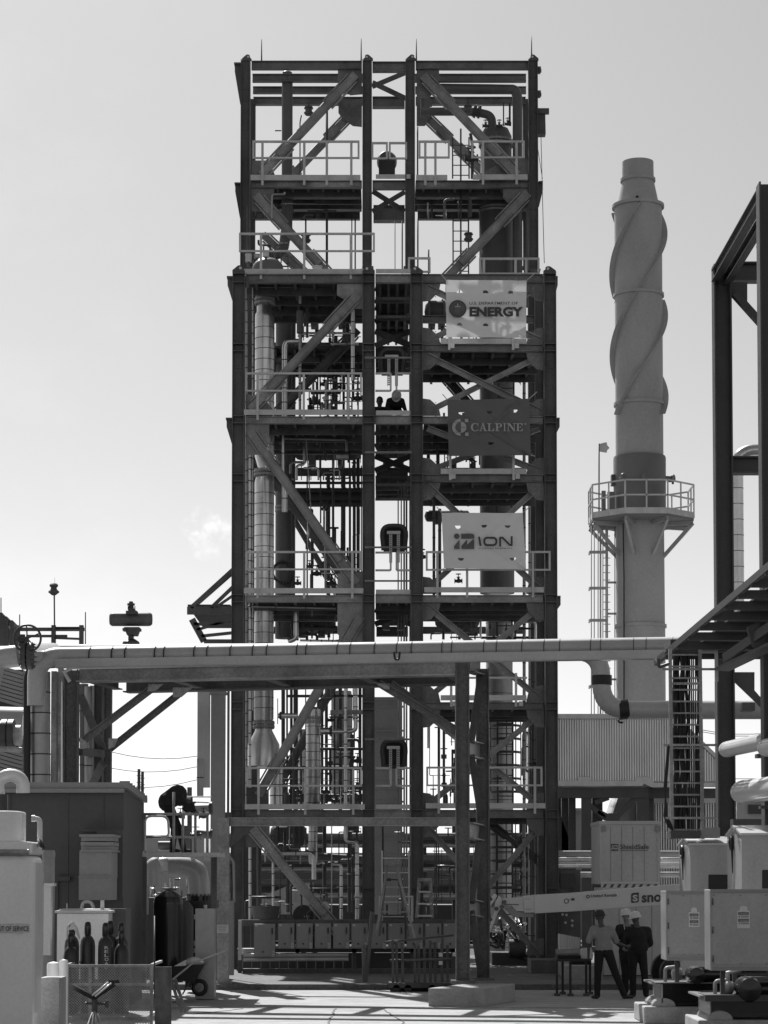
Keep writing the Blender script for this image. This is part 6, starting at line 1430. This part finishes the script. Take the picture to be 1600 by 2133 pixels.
text('sno',1337,1378,1879.5,Yb-.012,14.5,'ink',bl,bold=.03,slope=.05); q=MB(); pts=[(x+1315,y+1859) for x,y in ((3,1),(16,0),(16,18),(13,21),(0,22),(0,4))]; q.pplate(pts,Yb-.012,.01); q.build('logo_square','ink',bl); text('S',1318,1328.5,1877,Yb-.02,13,'label',bl,bold=.03)
q=MB(); q.pplate([(1219,1862),(1288,1858),(1288,1870),(1219,1875)],Yb-.008,.006); q.build('decal','label',bl)
text('United Rentals',1231,1285,1869.5,Yb-.016,6.2,'ink',bl,bold=.02,shear=.2,slope=.045); q=MB(); c=P(1225,1867.5,Yb-.016); q.ring(c,3*S(Yb),.8*S(Yb),'y',20,6); q.ring(P(1180,1877,Yb-.01),4.6*S(Yb),.7*S(Yb),'y',24,6); q.pbox(1190,1197,1871,1876,Yb-.008,.008); q.pbox(1186,1188,1873,1874.5,Yb-.008,.008); q.build('logo_ring','ink',bl)
# things hung at the boom tip / clutter behind
e=empty('bucket_rail',P(1022,1900,49.5),'dark basket rail clamped beside the boom jib','rail'); q=MB(); q.tube([P(1018,1872,49.6),P(1020,1920,49.6)],.03,8); q.pbox(1016,1026,1870,1876,49.5,.1); q.pbox(1016,1026,1913,1918,49.5,.1); q.build('rail','steel_k',e)
e=empty('hose_tangle',(P(1060,2000,62).x,62,.13),'dark tangle of hoses and machinery under the right module','machinery'); rnd=random.Random(3)
for i in range(26):
    x0=rnd.uniform(1025,1110); y0=rnd.uniform(1900,1990); pts=[P(x0+rnd.uniform(-14,14),y0+rnd.uniform(-18,22),62+rnd.uniform(0,1)) for _ in range(4)]; q=MB(); q.tube(bend(pts,.15),rnd.uniform(.02,.05),7); q.build('hose','steel_k' if i%4 else 'clad',e)
T=P(1025,1985,62.5); q=MB(); q.box(T.x,P(1118,0,62).x,62.5,64,.13,T.z); q.tube([P(1060,1975,62.4),P(1095,1975,62.4)],.25,20); q.build('motor','steel_k',e)
# ======================= PUMP SKIDS WITH HOODS =======================
def hooded(x0,x1,y0,y1,xs,Y_,label,stx):
    T=P(x0,y0,Y_); B_=P(x1,y1,Y_); d_=(P(xs,y0,Y_).x-T.x); d_=Y_*((x0-800)/(xs-800)-1)
    e=empty('control_cabinet',((T.x+B_.x)/2,Y_,B_.z),label,'electrical cabinet'); q=MB(); q.box(T.x,B_.x,Y_,Y_+d_,B_.z,T.z); o=q.build('cabinet_body','box',e); bv=o.modifiers.new('edge','BEVEL'); bv.width=.012; bv.segments=2
    q=MB(); q.box(T.x+.03,B_.x-.03,Y_-.012,Y_-.001,B_.z+.1,T.z-.06); q.build('door','box',e); q=MB(); q.box(T.x+.01,B_.x,Y_-.03,Y_-.001,B_.z+.0,B_.z+.06); q.box(T.x+.0,B_.x,Y_-.03,Y_-.001,T.z-.04,T.z+.005); q.build('door_trim','duct',e)
    q=MB()
    for f in (.15,.5,.85):
        z=B_.z+(T.z-B_.z)*f; q=MB(); q.tube([(T.x+.035,Y_-.03,z-.05),(T.x+.035,Y_-.03,z+.05)],.012,8); q.build('hinge','steel',e)
    q=MB(); z=(B_.z+T.z)/2; xl_=T.x+.42*(B_.x-T.x) if False else B_.x-.1; q.box(xl_-.02,xl_+.02,Y_-.05,Y_-.012,z-.08,z+.08); q.build('latch','steel',e)
    q=MB()
    for fx in (.04,.35,.65,.96):
        for fz in (.09,.93): c=Vector((T.x+(B_.x-T.x)*fx,Y_-.013,B_.z+(T.z-B_.z)*fz)); q.tube([c,c-Vector((0,.008,0))],.009,6)
    q.build('door_screws','steel',e)
    Ys=Y_-.014; s=stx; w_=22 if Y_>36 else 26; h_=w_*1.4
    q=MB(); q.pplate([(s,y0+44),(s+w_,y0+44),(s+w_,y0+44+h_),(s,y0+44+h_)],Ys,.002); q.pplate([(s+5,y0+44),(s+5,y0+38),(s+8,y0+34.5),(s+w_-8,y0+34.5),(s+w_-5,y0+38),(s+w_-5,y0+44)],Ys,.002); q.build('warning_sticker','white',e)
    q=MB(); q.pplate([(s+2,y0+47),(s+w_-2,y0+47),(s+w_-2,y0+53),(s+2,y0+53)],Ys-.004,.002); q.pplate([(s+2,y0+61),(s+w_-2,y0+61),(s+w_-2,y0+67),(s+2,y0+67)],Ys-.004,.002)
    for yy in (55,57,69,71): q.pplate([(s+8,y0+yy),(s+w_-2,y0+yy),(s+w_-2,y0+yy+1),(s+8,y0+yy+1)],Ys-.004,.002)
    q.pplate([(s+2.5,y0+55),(s+6.5,y0+55),(s+5,y0+59)],Ys-.004,.002); q.pplate([(s+2.5,y0+69),(s+6.5,y0+69),(s+5,y0+73)],Ys-.004,.002)
    q.build('sticker_print','ink_m',e); text('DANGER',s+4,s+w_-4,y0+52,Ys-.008,3.8,'galv',e); text('WARNING',s+4,s+w_-4,y0+66,Ys-.008,3.6,'galv',e)
    return e
hooded(1387,1492,1856,2001,1376,38,'left pale electrical cabinet with a warning sticker on the rear pump skid',1435)
hooded(1479,1660,1853,2022,1467,35,'right and nearest electrical cabinet with a warning sticker at the frame edge',1536)
def hood_(x0,x1,ytop,yeave,ybot,xs,Y_,label,dark):
    T=P(x0,yeave,Y_); B_=P(x1,ybot,Y_); d_=Y_*((x0-800)/(xs-800)-1); e=empty('motor_hood',((T.x+B_.x)/2,Y_+d_/2,B_.z),label,'motor hood')
    zr=P(x0,ytop,Y_+d_/2).z
    q=MB(); pr=[Vector((T.x,Y_,B_.z)),Vector((T.x,Y_,T.z)),Vector((T.x,Y_+d_/2,zr)),Vector((T.x,Y_+d_,T.z)),Vector((T.x,Y_+d_,B_.z))]; q.plate(pr,(B_.x-T.x,0,0)); q.build('hood_body','box',e)
    q=MB(); up=Vector((0,0,.035)); x0_=T.x-.03; W=B_.x-T.x+.06
    for a_,b_ in ((Vector((x0_,Y_-.06,T.z-.03)),Vector((x0_,Y_+d_/2,zr+.005))),(Vector((x0_,Y_+d_/2,zr+.005)),Vector((x0_,Y_+d_+.06,T.z-.03)))):
        q.plate([a_,b_,b_+up,a_+up],(W,0,0))
    q.build('roof','box_l',e)
    q=MB(); q.pplate(dark,Y_-.012,.01); q.build('louvre_opening','black',e)
    c=Vector((T.x-.03,Y_+d_*.6,T.z-.14)); q=MB(); q.ring(c,.1,.028,'x',20,8); q.tube([c+Vector((0,-.08,-.06)),c+Vector((-.01,-.2,-.5))],[.022,.008],8); q.build('lifting_hook','black',e)
    q=MB(); q.pplate([(x0+28,1795),(x0+72,1795),(x0+72,1815),(x0+28,1815)],Y_-.006,.005); q.build('access_panel','box',e)
hood_(1438,1524,1747,1757,1860,1415,40,'left gable topped grey motor hood behind the rear cabinet',[(1476,1822),(1520,1822),(1520,1853),(1476,1853)])
hood_(1545,1660,1724,1736,1858,1515,37,'right gable topped grey motor hood behind the nearest cabinet',[(1588,1812),(1640,1812),(1640,1851),(1588,1851)])
def skid(px0,px1,y0,y1,xs,Y_,label,blk):
    e=empty('skid_beam',(P((px0+px1)/2,y1,Y_).x,Y_,P(0,y1,Y_).z),label,'steel skid'); T=P(px0,y0,Y_); B_=P(px1,y1,Y_)
    q=MB(); q.ibeam((T.x,Y_+.18,(T.z+B_.z)/2),(B_.x,Y_+.18,(T.z+B_.z)/2),.32,T.z-B_.z,(0,1,0),.03,.02); q.ibeam((T.x,Y_+1.1,(T.z+B_.z)/2),(B_.x,Y_+1.1,(T.z+B_.z)/2),.32,T.z-B_.z,(0,1,0),.03,.02); q.build('i_beam','blackp',e)
    q=MB(); q.box(T.x+.02,B_.x,Y_+.4,Y_+.95,T.z-.06,T.z-.02); q.build('deck_plate','galv',e)
    q=MB(); q.box(T.x-.16,T.x-.01,Y_-.05,Y_+1.3,T.z-.04,T.z-.01); q.box(T.x-.0,T.x+.02,Y_-.02,Y_+1.25,B_.z+.04,T.z-.04); q.build('end_plate','box',e)
    q=MB(); a_=P(blk[0],blk[1],Y_-.1); q.box(a_.x,P(1700,0,Y_).x,Y_-.1,Y_+1.5,0,a_.z); o=q.build('concrete_pad','conc'); tag(o,blk[2],'concrete pad'); bv=o.modifiers.new('worn','BEVEL'); bv.width=.025; bv.segments=2
    q=MB(); n_=10; c=Vector((a_.x+.35,Y_,a_.z)); pts=[(c.x+.2*math.cos(math.pi*i/n_),Y_-.02,c.z+.14*math.sin(math.pi*i/n_)) for i in range(n_+1)]; q.plate(pts,(0,1.2,0)); q.build('grout_saddle','box',e)
    return e
skid(1378,1700,2046,2094,1345,39.3,'black steel skid beam under the rear pump and cabinet',(1342,2097,'rear sunlit concrete pad under the black skid beams'))
skid(1478,1700,2072,2119,1445,35.8,'nearest black steel skid beam at the lower right corner',(1455,2125,'front sunlit concrete pad cut off at the bottom right corner'))
for (x_,y0,y1,Y_,cx,cy,r,lb1,lb2) in ((1407,2001,2046,38.3,1447,2031,.15,'steel stand under the left electrical cabinet','round black pump motor under the left electrical cabinet'),(1502,2022,2072,35.3,1556,2060,.2,'steel stand under the nearest electrical cabinet','round black pump motor under the nearest electrical cabinet')):
    q=MB(); q.pbox(x_,x_+8,y0,y1,Y_+.1,.1); q.pbox(x_+120,x_+128,y0,y1,Y_+.1,.1); o=q.build('cabinet_stand','steel_k'); tag(o,lb1,'stand')
    e=empty('pump_motor',P(cx,cy+18,Y_+.6),lb2,'motor'); c=P(cx,cy,Y_+.6); q=MB(); q.lathe(c-Vector((0,.35,0)),[(.001,0),(r*.9,.02),(r,.1),(r,.5),(r*.9,.6),(.001,.62)],24,'y'); q.lathe(c,[(.001,0),(r,.0),(r,1.2),(.001,1.2)],24,'x'); q.build('motor_body','blackp',e)
    q=MB(); q.lathe(c+Vector((-.3,0,.02)),[(.001,-.1),(.09,-.08),(.12,0),(.09,.08),(.001,.1)],18,'x'); q.tube([c+Vector((-.3,0,0)),c+Vector((-.3,0,.25)),c+Vector((-.1,0,.3))],.04,10); q.tube(bend([c+Vector((-.5,0,-.15)),c+Vector((-.5,0,.12)),c+Vector((-.3,0,.14))],.06),.03,10); q.build('coupling','steel_b',e)
    q=MB(); q.box(c.x-.7,c.x+1.3,c.y-.3,c.y+.5,P(0,y1,Y_).z-.02,c.z-r*.9); q.build('motor_foot','steel_k',e)
# ======================= FAR BACKGROUND =======================
e=empty('background_rack',(P(800,1830,86).x,86,.13),'dark multi level pipe rack standing behind the tower foot','pipe rack')
for y_ in (1700,1752,1800,1850):
    q=MB(); q.beam(P(455,y_,86),P(1160,y_,86),.3,.28); q.build('beam','steel_k',e)
for i in range(11):
    T=P(460+i*70,1690 if i%2 else 1660,86.3); q=MB(); q.beam(T,(T.x,86.3,.13),.3,.3); q.build('leg','steel_k',e)
for i,(y_,r) in enumerate(((1742,7),(1762,4),(1790,9),(1812,5),(1840,8),(1868,7))):
    q=MB(); q.tube([P(455,y_,85),P(1160,y_,85)],r*S(85),12); q.build('pipe_run','clad_d' if i%2 else 'vessel',e)
q=MB(); q.pbox(480,1160,1885,1960,88,3); q.build('equipment_house','bldg',e)
e=empty('background_building',(P(600,1830,130).x,130,0),'long low plant building on the far side of the site','building')
q=MB(); T=P(240,1795,130); q.box(T.x,P(1700,0,130).x,130,150,0,T.z); q.build('wall','bldg',e); q=MB(); q.box(T.x-.5,P(1700,0,130).x+.5,129.5,150.5,T.z,T.z+.5); q.build('roof','duct',e)
q=MB(); T=P(302,1740,100); q.box(T.x,T.x+2.6,100,104,0,T.z); o=q.build('pale_shed','box'); tag(o,'pale shed glimpsed behind the railings of the work platform','shed')
for i,(x_,y0) in enumerate(((289.5,1602),(297,1607))):
    e=empty('utility_pole',(P(x_,1700,170).x,170,0),('left','right')[i]+' of two far utility poles above the dark building roof','utility pole'); T=P(x_,y0,170); q=MB(); q.tube([(T.x,170,0),T],[.16,.11],10); q.build('pole','steel_k',e)
    q=MB()
    for dz in (.5,1.0,1.3): q.beam(T+Vector((-.18,0,-dz)),T+Vector((.18,0,-dz)),.05,.05)
    q.build('crossarm','steel_k',e)
for i,(a_,b_) in enumerate((((230,1566),(412,1575)),((230,1600),(412,1597)),((230,1636),(412,1624)),((1460,1520),(1640,1520)),((1460,1524),(1640,1524)),((1460,1613),(1640,1613)))):
    A_,B_=P(*a_,170),P(*b_,170); q=MB(); q.tube([A_.lerp(B_,t)-Vector((0,0,.35*4*t*(1-t))) for t in (0,.2,.4,.6,.8,1)],.025,5); o=q.build('power_line','steel'); tag(o,('highest power line in the gap left of the tower','middle power line in the gap left of the tower','lowest power line in the gap left of the tower','upper of the twin power lines by the right black column','lower of the twin power lines by the right black column','lone low power line by the right black column')[i],'power line')

M['cap']=mat('dark_cap',.03,.8,0,.2,9)
# steam wisp left of the tower
e=empty('steam_plume',P(432,1110,95),'small white wisp of steam drifting left of the tower at mid height','steam')
vm=bpy.data.materials.new('steam'); vm.use_nodes=True; t=vm.node_tree; t.nodes.clear(); o_=t.nodes.new('ShaderNodeOutputMaterial'); pv_=t.nodes.new('ShaderNodeVolumePrincipled'); t.links.new(pv_.outputs[0],o_.inputs['Volume'])
tc_=t.nodes.new('ShaderNodeTexCoord'); ns=t.nodes.new('ShaderNodeTexNoise'); ns.inputs['Scale'].default_value=1.7; ns.inputs['Detail'].default_value=6; t.links.new(tc_.outputs['Object'],ns.inputs['Vector'])
mr=t.nodes.new('ShaderNodeMapRange'); mr.inputs[1].default_value=.54; mr.inputs[2].default_value=.74; mr.inputs[3].default_value=0; mr.inputs[4].default_value=3.0; t.links.new(ns.outputs['Fac'],mr.inputs[0]); 
vl_=t.nodes.new('ShaderNodeVectorMath'); vl_.operation='LENGTH'; t.links.new(tc_.outputs['Object'],vl_.inputs[0]); fo=t.nodes.new('ShaderNodeMapRange'); fo.inputs[1].default_value=1.25; fo.inputs[2].default_value=.3; fo.inputs[3].default_value=0; fo.inputs[4].default_value=1; t.links.new(vl_.outputs['Value'],fo.inputs[0])
mu=t.nodes.new('ShaderNodeMath'); mu.operation='MULTIPLY'; t.links.new(mr.outputs[0],mu.inputs[0]); t.links.new(fo.outputs[0],mu.inputs[1]); t.links.new(mu.outputs[0],pv_.inputs['Density']); pv_.inputs['Color'].default_value=(1,1,1,1); pv_.inputs['Anisotropy'].default_value=.4
M['steam']=vm; q=MB(); q.lathe(P(432,1110,95),[(.001,-1.2)]+[(1.25*math.cos(R(a)),1.25*math.sin(R(a))) for a in range(-70,71,14)]+[(.001,1.2)],20); 
o=q.build('steam_cloud','steam',e); bpy.data.objects.remove(e); o.parent=None; o.name='steam_plume'; o.location=P(432,1110,95); tag(o,'small white wisp of steam drifting left of the tower at mid height','steam',None,'stuff')
# ======================= PEOPLE =======================
def caps_mesh(name, caps, m, parent, voxel=.014, smooth=3):
    bm=bmesh.new()
    def sph(c,r,s=(1,1,1)):
        g=bmesh.ops.create_icosphere(bm,subdivisions=2,radius=r)
        for v in g['verts']: v.co=Vector((v.co.x*s[0],v.co.y*s[1],v.co.z*s[2]))+c
    for cp in caps:
        if len(cp)==3: sph(Vector(cp[0]),cp[1],cp[2]); continue
        a_,b_,ra,rb_=cp; a_=Vector(a_); b_=Vector(b_); sph(a_,ra); sph(b_,rb_)
        d_=b_-a_; L_=d_.length
        if L_<1e-4: continue
        g=bmesh.ops.create_cone(bm,cap_ends=True,segments=14,radius1=ra,radius2=rb_,depth=L_)
        rot=d_.to_track_quat('Z','Y').to_matrix()
        for v in g['verts']: v.co=rot@v.co+(a_+b_)/2
    me=bpy.data.meshes.new(name); bm.to_mesh(me); bm.free(); o=bpy.data.objects.new(name,me); col.objects.link(o)
    md=o.modifiers.new('r','REMESH'); md.mode='VOXEL'; md.voxel_size=voxel
    if smooth: ms=o.modifiers.new('s','SMOOTH'); ms.iterations=smooth; ms.factor=.5
    dg=bpy.context.evaluated_depsgraph_get(); me2=bpy.data.meshes.new_from_object(o.evaluated_get(dg)); bpy.data.objects.remove(o)
    me2.transform(Matrix.Translation(-LOC[parent])); me2.name=name; me2.materials.clear(); me2.materials.append(M[m])
    for p in me2.polygons: p.use_smooth=True
    o=bpy.data.objects.new(name,me2); col.objects.link(o); o.parent=parent; LOC[o]=LOC[parent]; return o
def hand(w_, d_, n_, curl=.4):
    """palm and five fingers from the wrist; d_ finger direction, n_ palm side normal"""
    w_=Vector(w_); d_=Vector(d_).normalized(); n_=Vector(n_); n_=(n_-d_*n_.dot(d_)).normalized(); s_=d_.cross(n_)
    out=[(w_,w_+d_*.045,.026,.03),(w_+d_*.05+s_*.02,w_+d_*.075-s_*.02,.022,.022)]
    for i,l in enumerate((.068,.078,.072,.055)):
        b0=w_+d_*.08+s_*(.032-.021*i); b1=b0+(d_*math.cos(curl)+n_*math.sin(curl))*l*.55; b2=b1+(d_*math.cos(curl*2.2)+n_*math.sin(curl*2.2))*l*.5
        out+=[(b0,b1,.0095,.009),(b1,b2,.009,.0075)]
    t0=w_+d_*.03+s_*.03; t1=t0+(d_*.6+s_*.7+n_*.3).normalized()*.04; out+=[(t0,t1,.012,.0105),(t1,t1+(d_*.9+n_*.3).normalized()*.03,.0105,.009)]
    return out
def person(base, label, J, skin='skin', shirt='shirt', trou='trousers', hat=None, sleeve='short', face=(0,1,0), hair=True, voxel=.013, long_coat=False, group=None, fat=1.):
    """J: joints in metres relative to base: head, neck, chest, pelvis, shL shR elL elR wrL wrR hipL hipR knL knR anL anR; face = view direction of the head"""
    e=empty('person',base,label,'person',group); b=Vector(base); J={k_:b+Vector(v) for k_,v in J.items()}; f=Vector(face).normalized(); up=(J['head']-J['neck']).normalized(); sd=f.cross(up).normalized(); f=up.cross(sd).normalized(); h=J['head']
    cp=[(J['neck']-up*.04,h-up*.02,.056,.06),(h+up*.03,.098,(.86,1.02,1.12)),(h-up*.05+f*.025,.07,(.85,1,1)),(h-up*.01+f*.1,.02,(1,1,1)),(h-up*.02+f*.112,.014,(1,1,1)),(h-up*.055+f*.088,.022,(1.3,.6,.5))]
    for s_ in (-1,1): cp+=[(h+sd*s_*.085,.026,(.5,.9,1.2)),(h+sd*s_*.033+up*.022+f*.082,.014,(1,1,.8))]
    cp+=[(J['neck']-up*.06,J['chest'],.09,.13),(J['chest'],J['pelvis'],.13*fat,.125*fat),(J['shL'],J['shR'],.06,.06)]
    for s_ in 'LR':
        cp+=[(J['sh'+s_],J['el'+s_],.05,.04),(J['el'+s_],J['wr'+s_],.038,.026),(J['hip'+s_],J['kn'+s_],.085,.055),(J['kn'+s_],J['an'+s_],.052,.036),(J['pelvis'],J['hip'+s_],.12,.09)]
        d_=J['wr'+s_]-J['el'+s_]; cp+=hand(J['wr'+s_],d_,J.get('palm'+s_,b+Vector((.1 if s_=='L' else -.1,0,0)))-b,.5)
    caps_mesh('body',cp,skin,e,.009,1)
    cs=[(J['neck']-up*.07,J['chest'],.085,.15*fat),(J['chest'],J['pelvis']+Vector((0,0,.03)),.155*fat,.145*fat)]
    sv=(J['shR']-J['shL'])
    cs+=[(J['shL']+sv*.08,J['shR']-sv*.08,.082,.082),(J['shL']+sv*.12-Vector((0,0,.1)),J['shR']-sv*.12-Vector((0,0,.1)),.115,.115),(J['pelvis']+sv*.14+Vector((0,0,.06)),J['pelvis']-sv*.14+Vector((0,0,.06)),.13*fat,.13*fat)]
    for s_ in 'LR':
        el=J['el'+s_]; sh=J['sh'+s_]
        cs+=[(sh,el,.074,.062)] 
        if sleeve!='short': cs+=[(el,el.lerp(J['wr'+s_],.95),.06,.044)]
        else: cs[-1]=(sh,sh.lerp(el,.9),.076,.074)
    if long_coat: cs+=[(J['pelvis'],J['pelvis']-Vector((0,0,.2)),.165,.19)]
    caps_mesh('shirt',cs,shirt,e,voxel,4)
    ct=[(J['pelvis'],J['hipL'],.14*fat,.11),(J['pelvis'],J['hipR'],.14*fat,.11)]
    for s_ in 'LR': ct+=[(J['hip'+s_],J['kn'+s_],.108,.08),(J['kn'+s_],J['an'+s_]-Vector((0,0,.02)),.079,.065)]
    caps_mesh('trousers',ct,trou,e,voxel,4)
    cb=[]
    for s_ in 'LR':
        a_=J['an'+s_]; t=J.get('toe'+s_,a_+f*.16+Vector((0,0,-.05))); g=b.z if J.get('feet',1) else 0
        cb+=[(a_-Vector((0,0,.02)),a_-Vector((0,0,.045))-f*.03,.05,.045),(Vector((a_.x,a_.y,a_.z-.045)),Vector((t.x,t.y,a_.z-.055)),.045,.035)]
    caps_mesh('shoes',cb,'black',e,voxel,2)
    if hat:
        q=MB(); c=h+up*.035; fr=Matrix((sd,f,up)).transposed(); 
        pr=[(.152,-.005),(.15,.006),(.125,.01),(.122,.05),(.11,.09),(.075,.122),(.03,.135),(.001,.137)]
        vs=[]; n=28
        for r_,z_h in pr:
            for i in range(n):
                a=2*math.pi*i/n; rx=r_*(.9 if r_<.15 else .87); ry=r_*(1.08 if r_<.15 else (1.25 if math.sin(a)>0 else 1.02)); vs.append(c+fr@Vector((math.cos(a)*rx,math.sin(a)*ry,z_h)))
        q.add(vs,[(i*n+j,i*n+(j+1)%n,(i+1)*n+(j+1)%n,(i+1)*n+j) for i in range(len(pr)-1) for j in range(n)],True)
        q.beam(c+fr@Vector((0,-.11,.075)),c+fr@Vector((0,.11,.075)),.03,.075,up=up); q.build('hard_hat',hat,e)
    elif hair: caps_mesh('hair',[(h+up*.045-f*.012,.106,(.9,1.02,1.02)),(h-f*.04-up*.02,.085,(.95,.8,1.1))],'hair',e,.012,2)
    return e
def stand(lean=0,**kw):
    J=dict(head=(0,0,1.66),neck=(0,0,1.5),chest=(0,0,1.32),pelvis=(0,0,1.0),shL=(-.19,0,1.43),shR=(.19,0,1.43),elL=(-.26,0,1.14),elR=(.26,0,1.14),wrL=(-.25,.02,.89),wrR=(.25,.02,.89),hipL=(-.09,0,.93),hipR=(.09,0,.93),knL=(-.11,.0,.5),knR=(.11,0,.5),anL=(-.12,0,.09),anR=(.12,0,.09))
    J.update(kw); return J
g=G(1256,2081)
person(g,'man in light short sleeved shirt seen from behind reaching out one hand',stand(head=(-.05,.0,1.68),neck=(-.03,0,1.53),chest=(.0,0,1.35),pelvis=(.02,0,1.02),shL=(-.19,0,1.45),shR=(.18,.03,1.44),elL=(-.29,-.02,1.18),elR=(.3,.12,1.17),wrL=(-.29,.06,.92),wrR=(.5,.22,1.09),palmL=(.1,0,0),palmR=(-.05,.1,.1),hipL=(-.07,0,.95),hipR=(.12,0,.95),knL=(-.1,.02,.52),knR=(.27,.04,.52),anL=(-.12,-.02,.09),anR=(.45,.02,.09),toeL=(-.2,.12,.05),toeR=(.62,.12,.05)),'skin_d','shirt','trousers','cap','short',(.35,1,0),fat=1.08)
g2=G(1308,2071)
person(g2,'person in black jacket with lanyard and white hard hat, facing the camera',stand(head=(-.03,0,1.68),neck=(-.02,0,1.52),chest=(-.02,0,1.34),pelvis=(.0,0,1.02),elL=(-.25,-.04,1.14),wrL=(-.13,-.2,1.0),elR=(.25,-.03,1.14),wrR=(.2,-.14,.95),palmL=(.1,0,.05),knL=(-.06,0,.5),anL=(-.05,0,.09),anR=(.12,0,.09),toeL=(-.15,-.16,.05),toeR=(.05,-.18,.05)),'skin','jacket','trousers','hat','long',(-.45,-1,-.1),long_coat=True)
q=MB(); b_=Vector(g2); q.tube([b_+Vector((-.09,-.1,1.5)),b_+Vector((-.06,-.19,1.3)),b_+Vector((-.03,-.2,1.12)),b_+Vector((.0,-.19,1.3)),b_+Vector((.05,-.1,1.5))],.008,6); q.box(b_.x-.06,b_.x+.0,b_.y-.215,b_.y-.205,1.05,1.13); pp=[o for o in bpy.data.objects if o.name.startswith('person.001')][0]; q.build('lanyard','galv',pp)
g3=G(1329,2077)
person(g3,'broad man in dark shirt and white hard hat seen from behind',stand(head=(-.04,0,1.64),neck=(-.01,0,1.49),chest=(.02,0,1.3),pelvis=(.02,0,1.0),shL=(-.2,.02,1.41),shR=(.22,0,1.41),elL=(-.23,.12,1.14),elR=(.28,.04,1.12),wrL=(-.06,.24,1.02),wrR=(.1,.24,.98),palmL=(.1,0,0),palmR=(-.1,0,0),knR=(.14,.0,.5),anR=(.17,0,.09),anL=(-.1,0,.09),toeL=(-.16,.14,.05),toeR=(.2,.16,.05)),'skin_d','shirt_d','trousers','hat','long',(-.6,1,-.05),fat=1.22)
# tower deck people
zt_=P(800,866,61).z
person((P(791,866,61.3).x,61.3,zt_-.35),'dark clad bareheaded person behind the middle bay toe board of the tower',stand(head=(0,0,.80),neck=(0,0,.66),chest=(0,0,.5),pelvis=(0,0,.3),shL=(-.17,0,.58),shR=(.17,0,.58),elL=(-.22,0,.4),elR=(.22,0,.4),wrL=(-.2,-.15,.36),wrR=(.2,-.15,.36),hipL=(-.1,0,.28),hipR=(.1,0,.28),knL=(-.12,-.35,.4),knR=(.12,-.35,.4),anL=(-.12,-.3,.4),anR=(.12,-.3,.4)),'skin_d','jacket','trousers',None,'long',(0,-1,0))
person((P(822,866,61.3).x,61.3,zt_-.2),'worker in white hard hat bending over in the middle bay of the tower',stand(head=(.05,-.3,.75),neck=(.04,-.15,.74),chest=(.03,0,.68),pelvis=(0,.25,.5),shL=(-.15,-.08,.66),shR=(.2,-.08,.66),elL=(-.2,-.2,.45),elR=(.26,-.2,.45),wrL=(-.1,-.3,.34),wrR=(.3,-.3,.34),hipL=(-.1,.25,.45),hipR=(.1,.25,.45),knL=(-.14,.05,.35),knR=(.14,.05,.35),anL=(-.12,.3,.26),anR=(.12,.3,.26)),'skin_d','shirt_d','trousers','hat','long',(0,-1,-.6))
# bent worker on the left platform
zp=P(360,1776,48.4).z
person((P(362,1776,48.4).x,48.4,zp),'worker in dark clothes bent far forward over the pipes on the left work platform',stand(head=(.29,-.02,1.02),neck=(.22,0,1.15),chest=(.08,0,1.24),pelvis=(-.15,0,1.05),shL=(.12,-.17,1.2),shR=(.12,.17,1.2),elL=(.28,-.18,.98),elR=(.3,.16,1.0),wrL=(.42,-.12,.86),wrR=(.44,.1,.88),palmL=(0,.1,-.05),palmR=(0,-.1,-.05),hipL=(-.12,-.09,.95),hipR=(-.1,.09,.95),knL=(.02,-.1,.5),knR=(.1,.1,.5),anL=(-.02,-.1,.09),anR=(.2,.1,.09)),'skin_d','jacket','trousers','jacket','long',(.8,-.1,-.7),fat=1.35,long_coat=False)
# crouching people behind the drive cabinets
for i,(x_,Y_,lb) in enumerate(((678,60.5,'crouching worker in a pale hard hat beside the ground floor brace'),(645,60,'seated worker in black clothes low behind the drive cabinets'))):
    person((P(x_,1900,Y_).x,Y_,.5 if i==0 else .3),lb,stand(head=(0,-.05,1.2),neck=(0,0,1.06),chest=(0,.03,.9),pelvis=(0,.1,.58),shL=(-.19,0,.98),shR=(.19,0,.98),elL=(-.25,-.1,.75),elR=(.25,-.1,.75),wrL=(-.12,-.28,.72),wrR=(.12,-.28,.72),hipL=(-.1,.08,.55),hipR=(.1,.08,.55),knL=(-.15,-.3,.62),knR=(.15,-.3,.62),anL=(-.15,-.25,.2),anR=(.15,-.25,.2)),'skin_d','jacket','trousers','hat' if i==0 else None,'long',(-.3,-1,0))
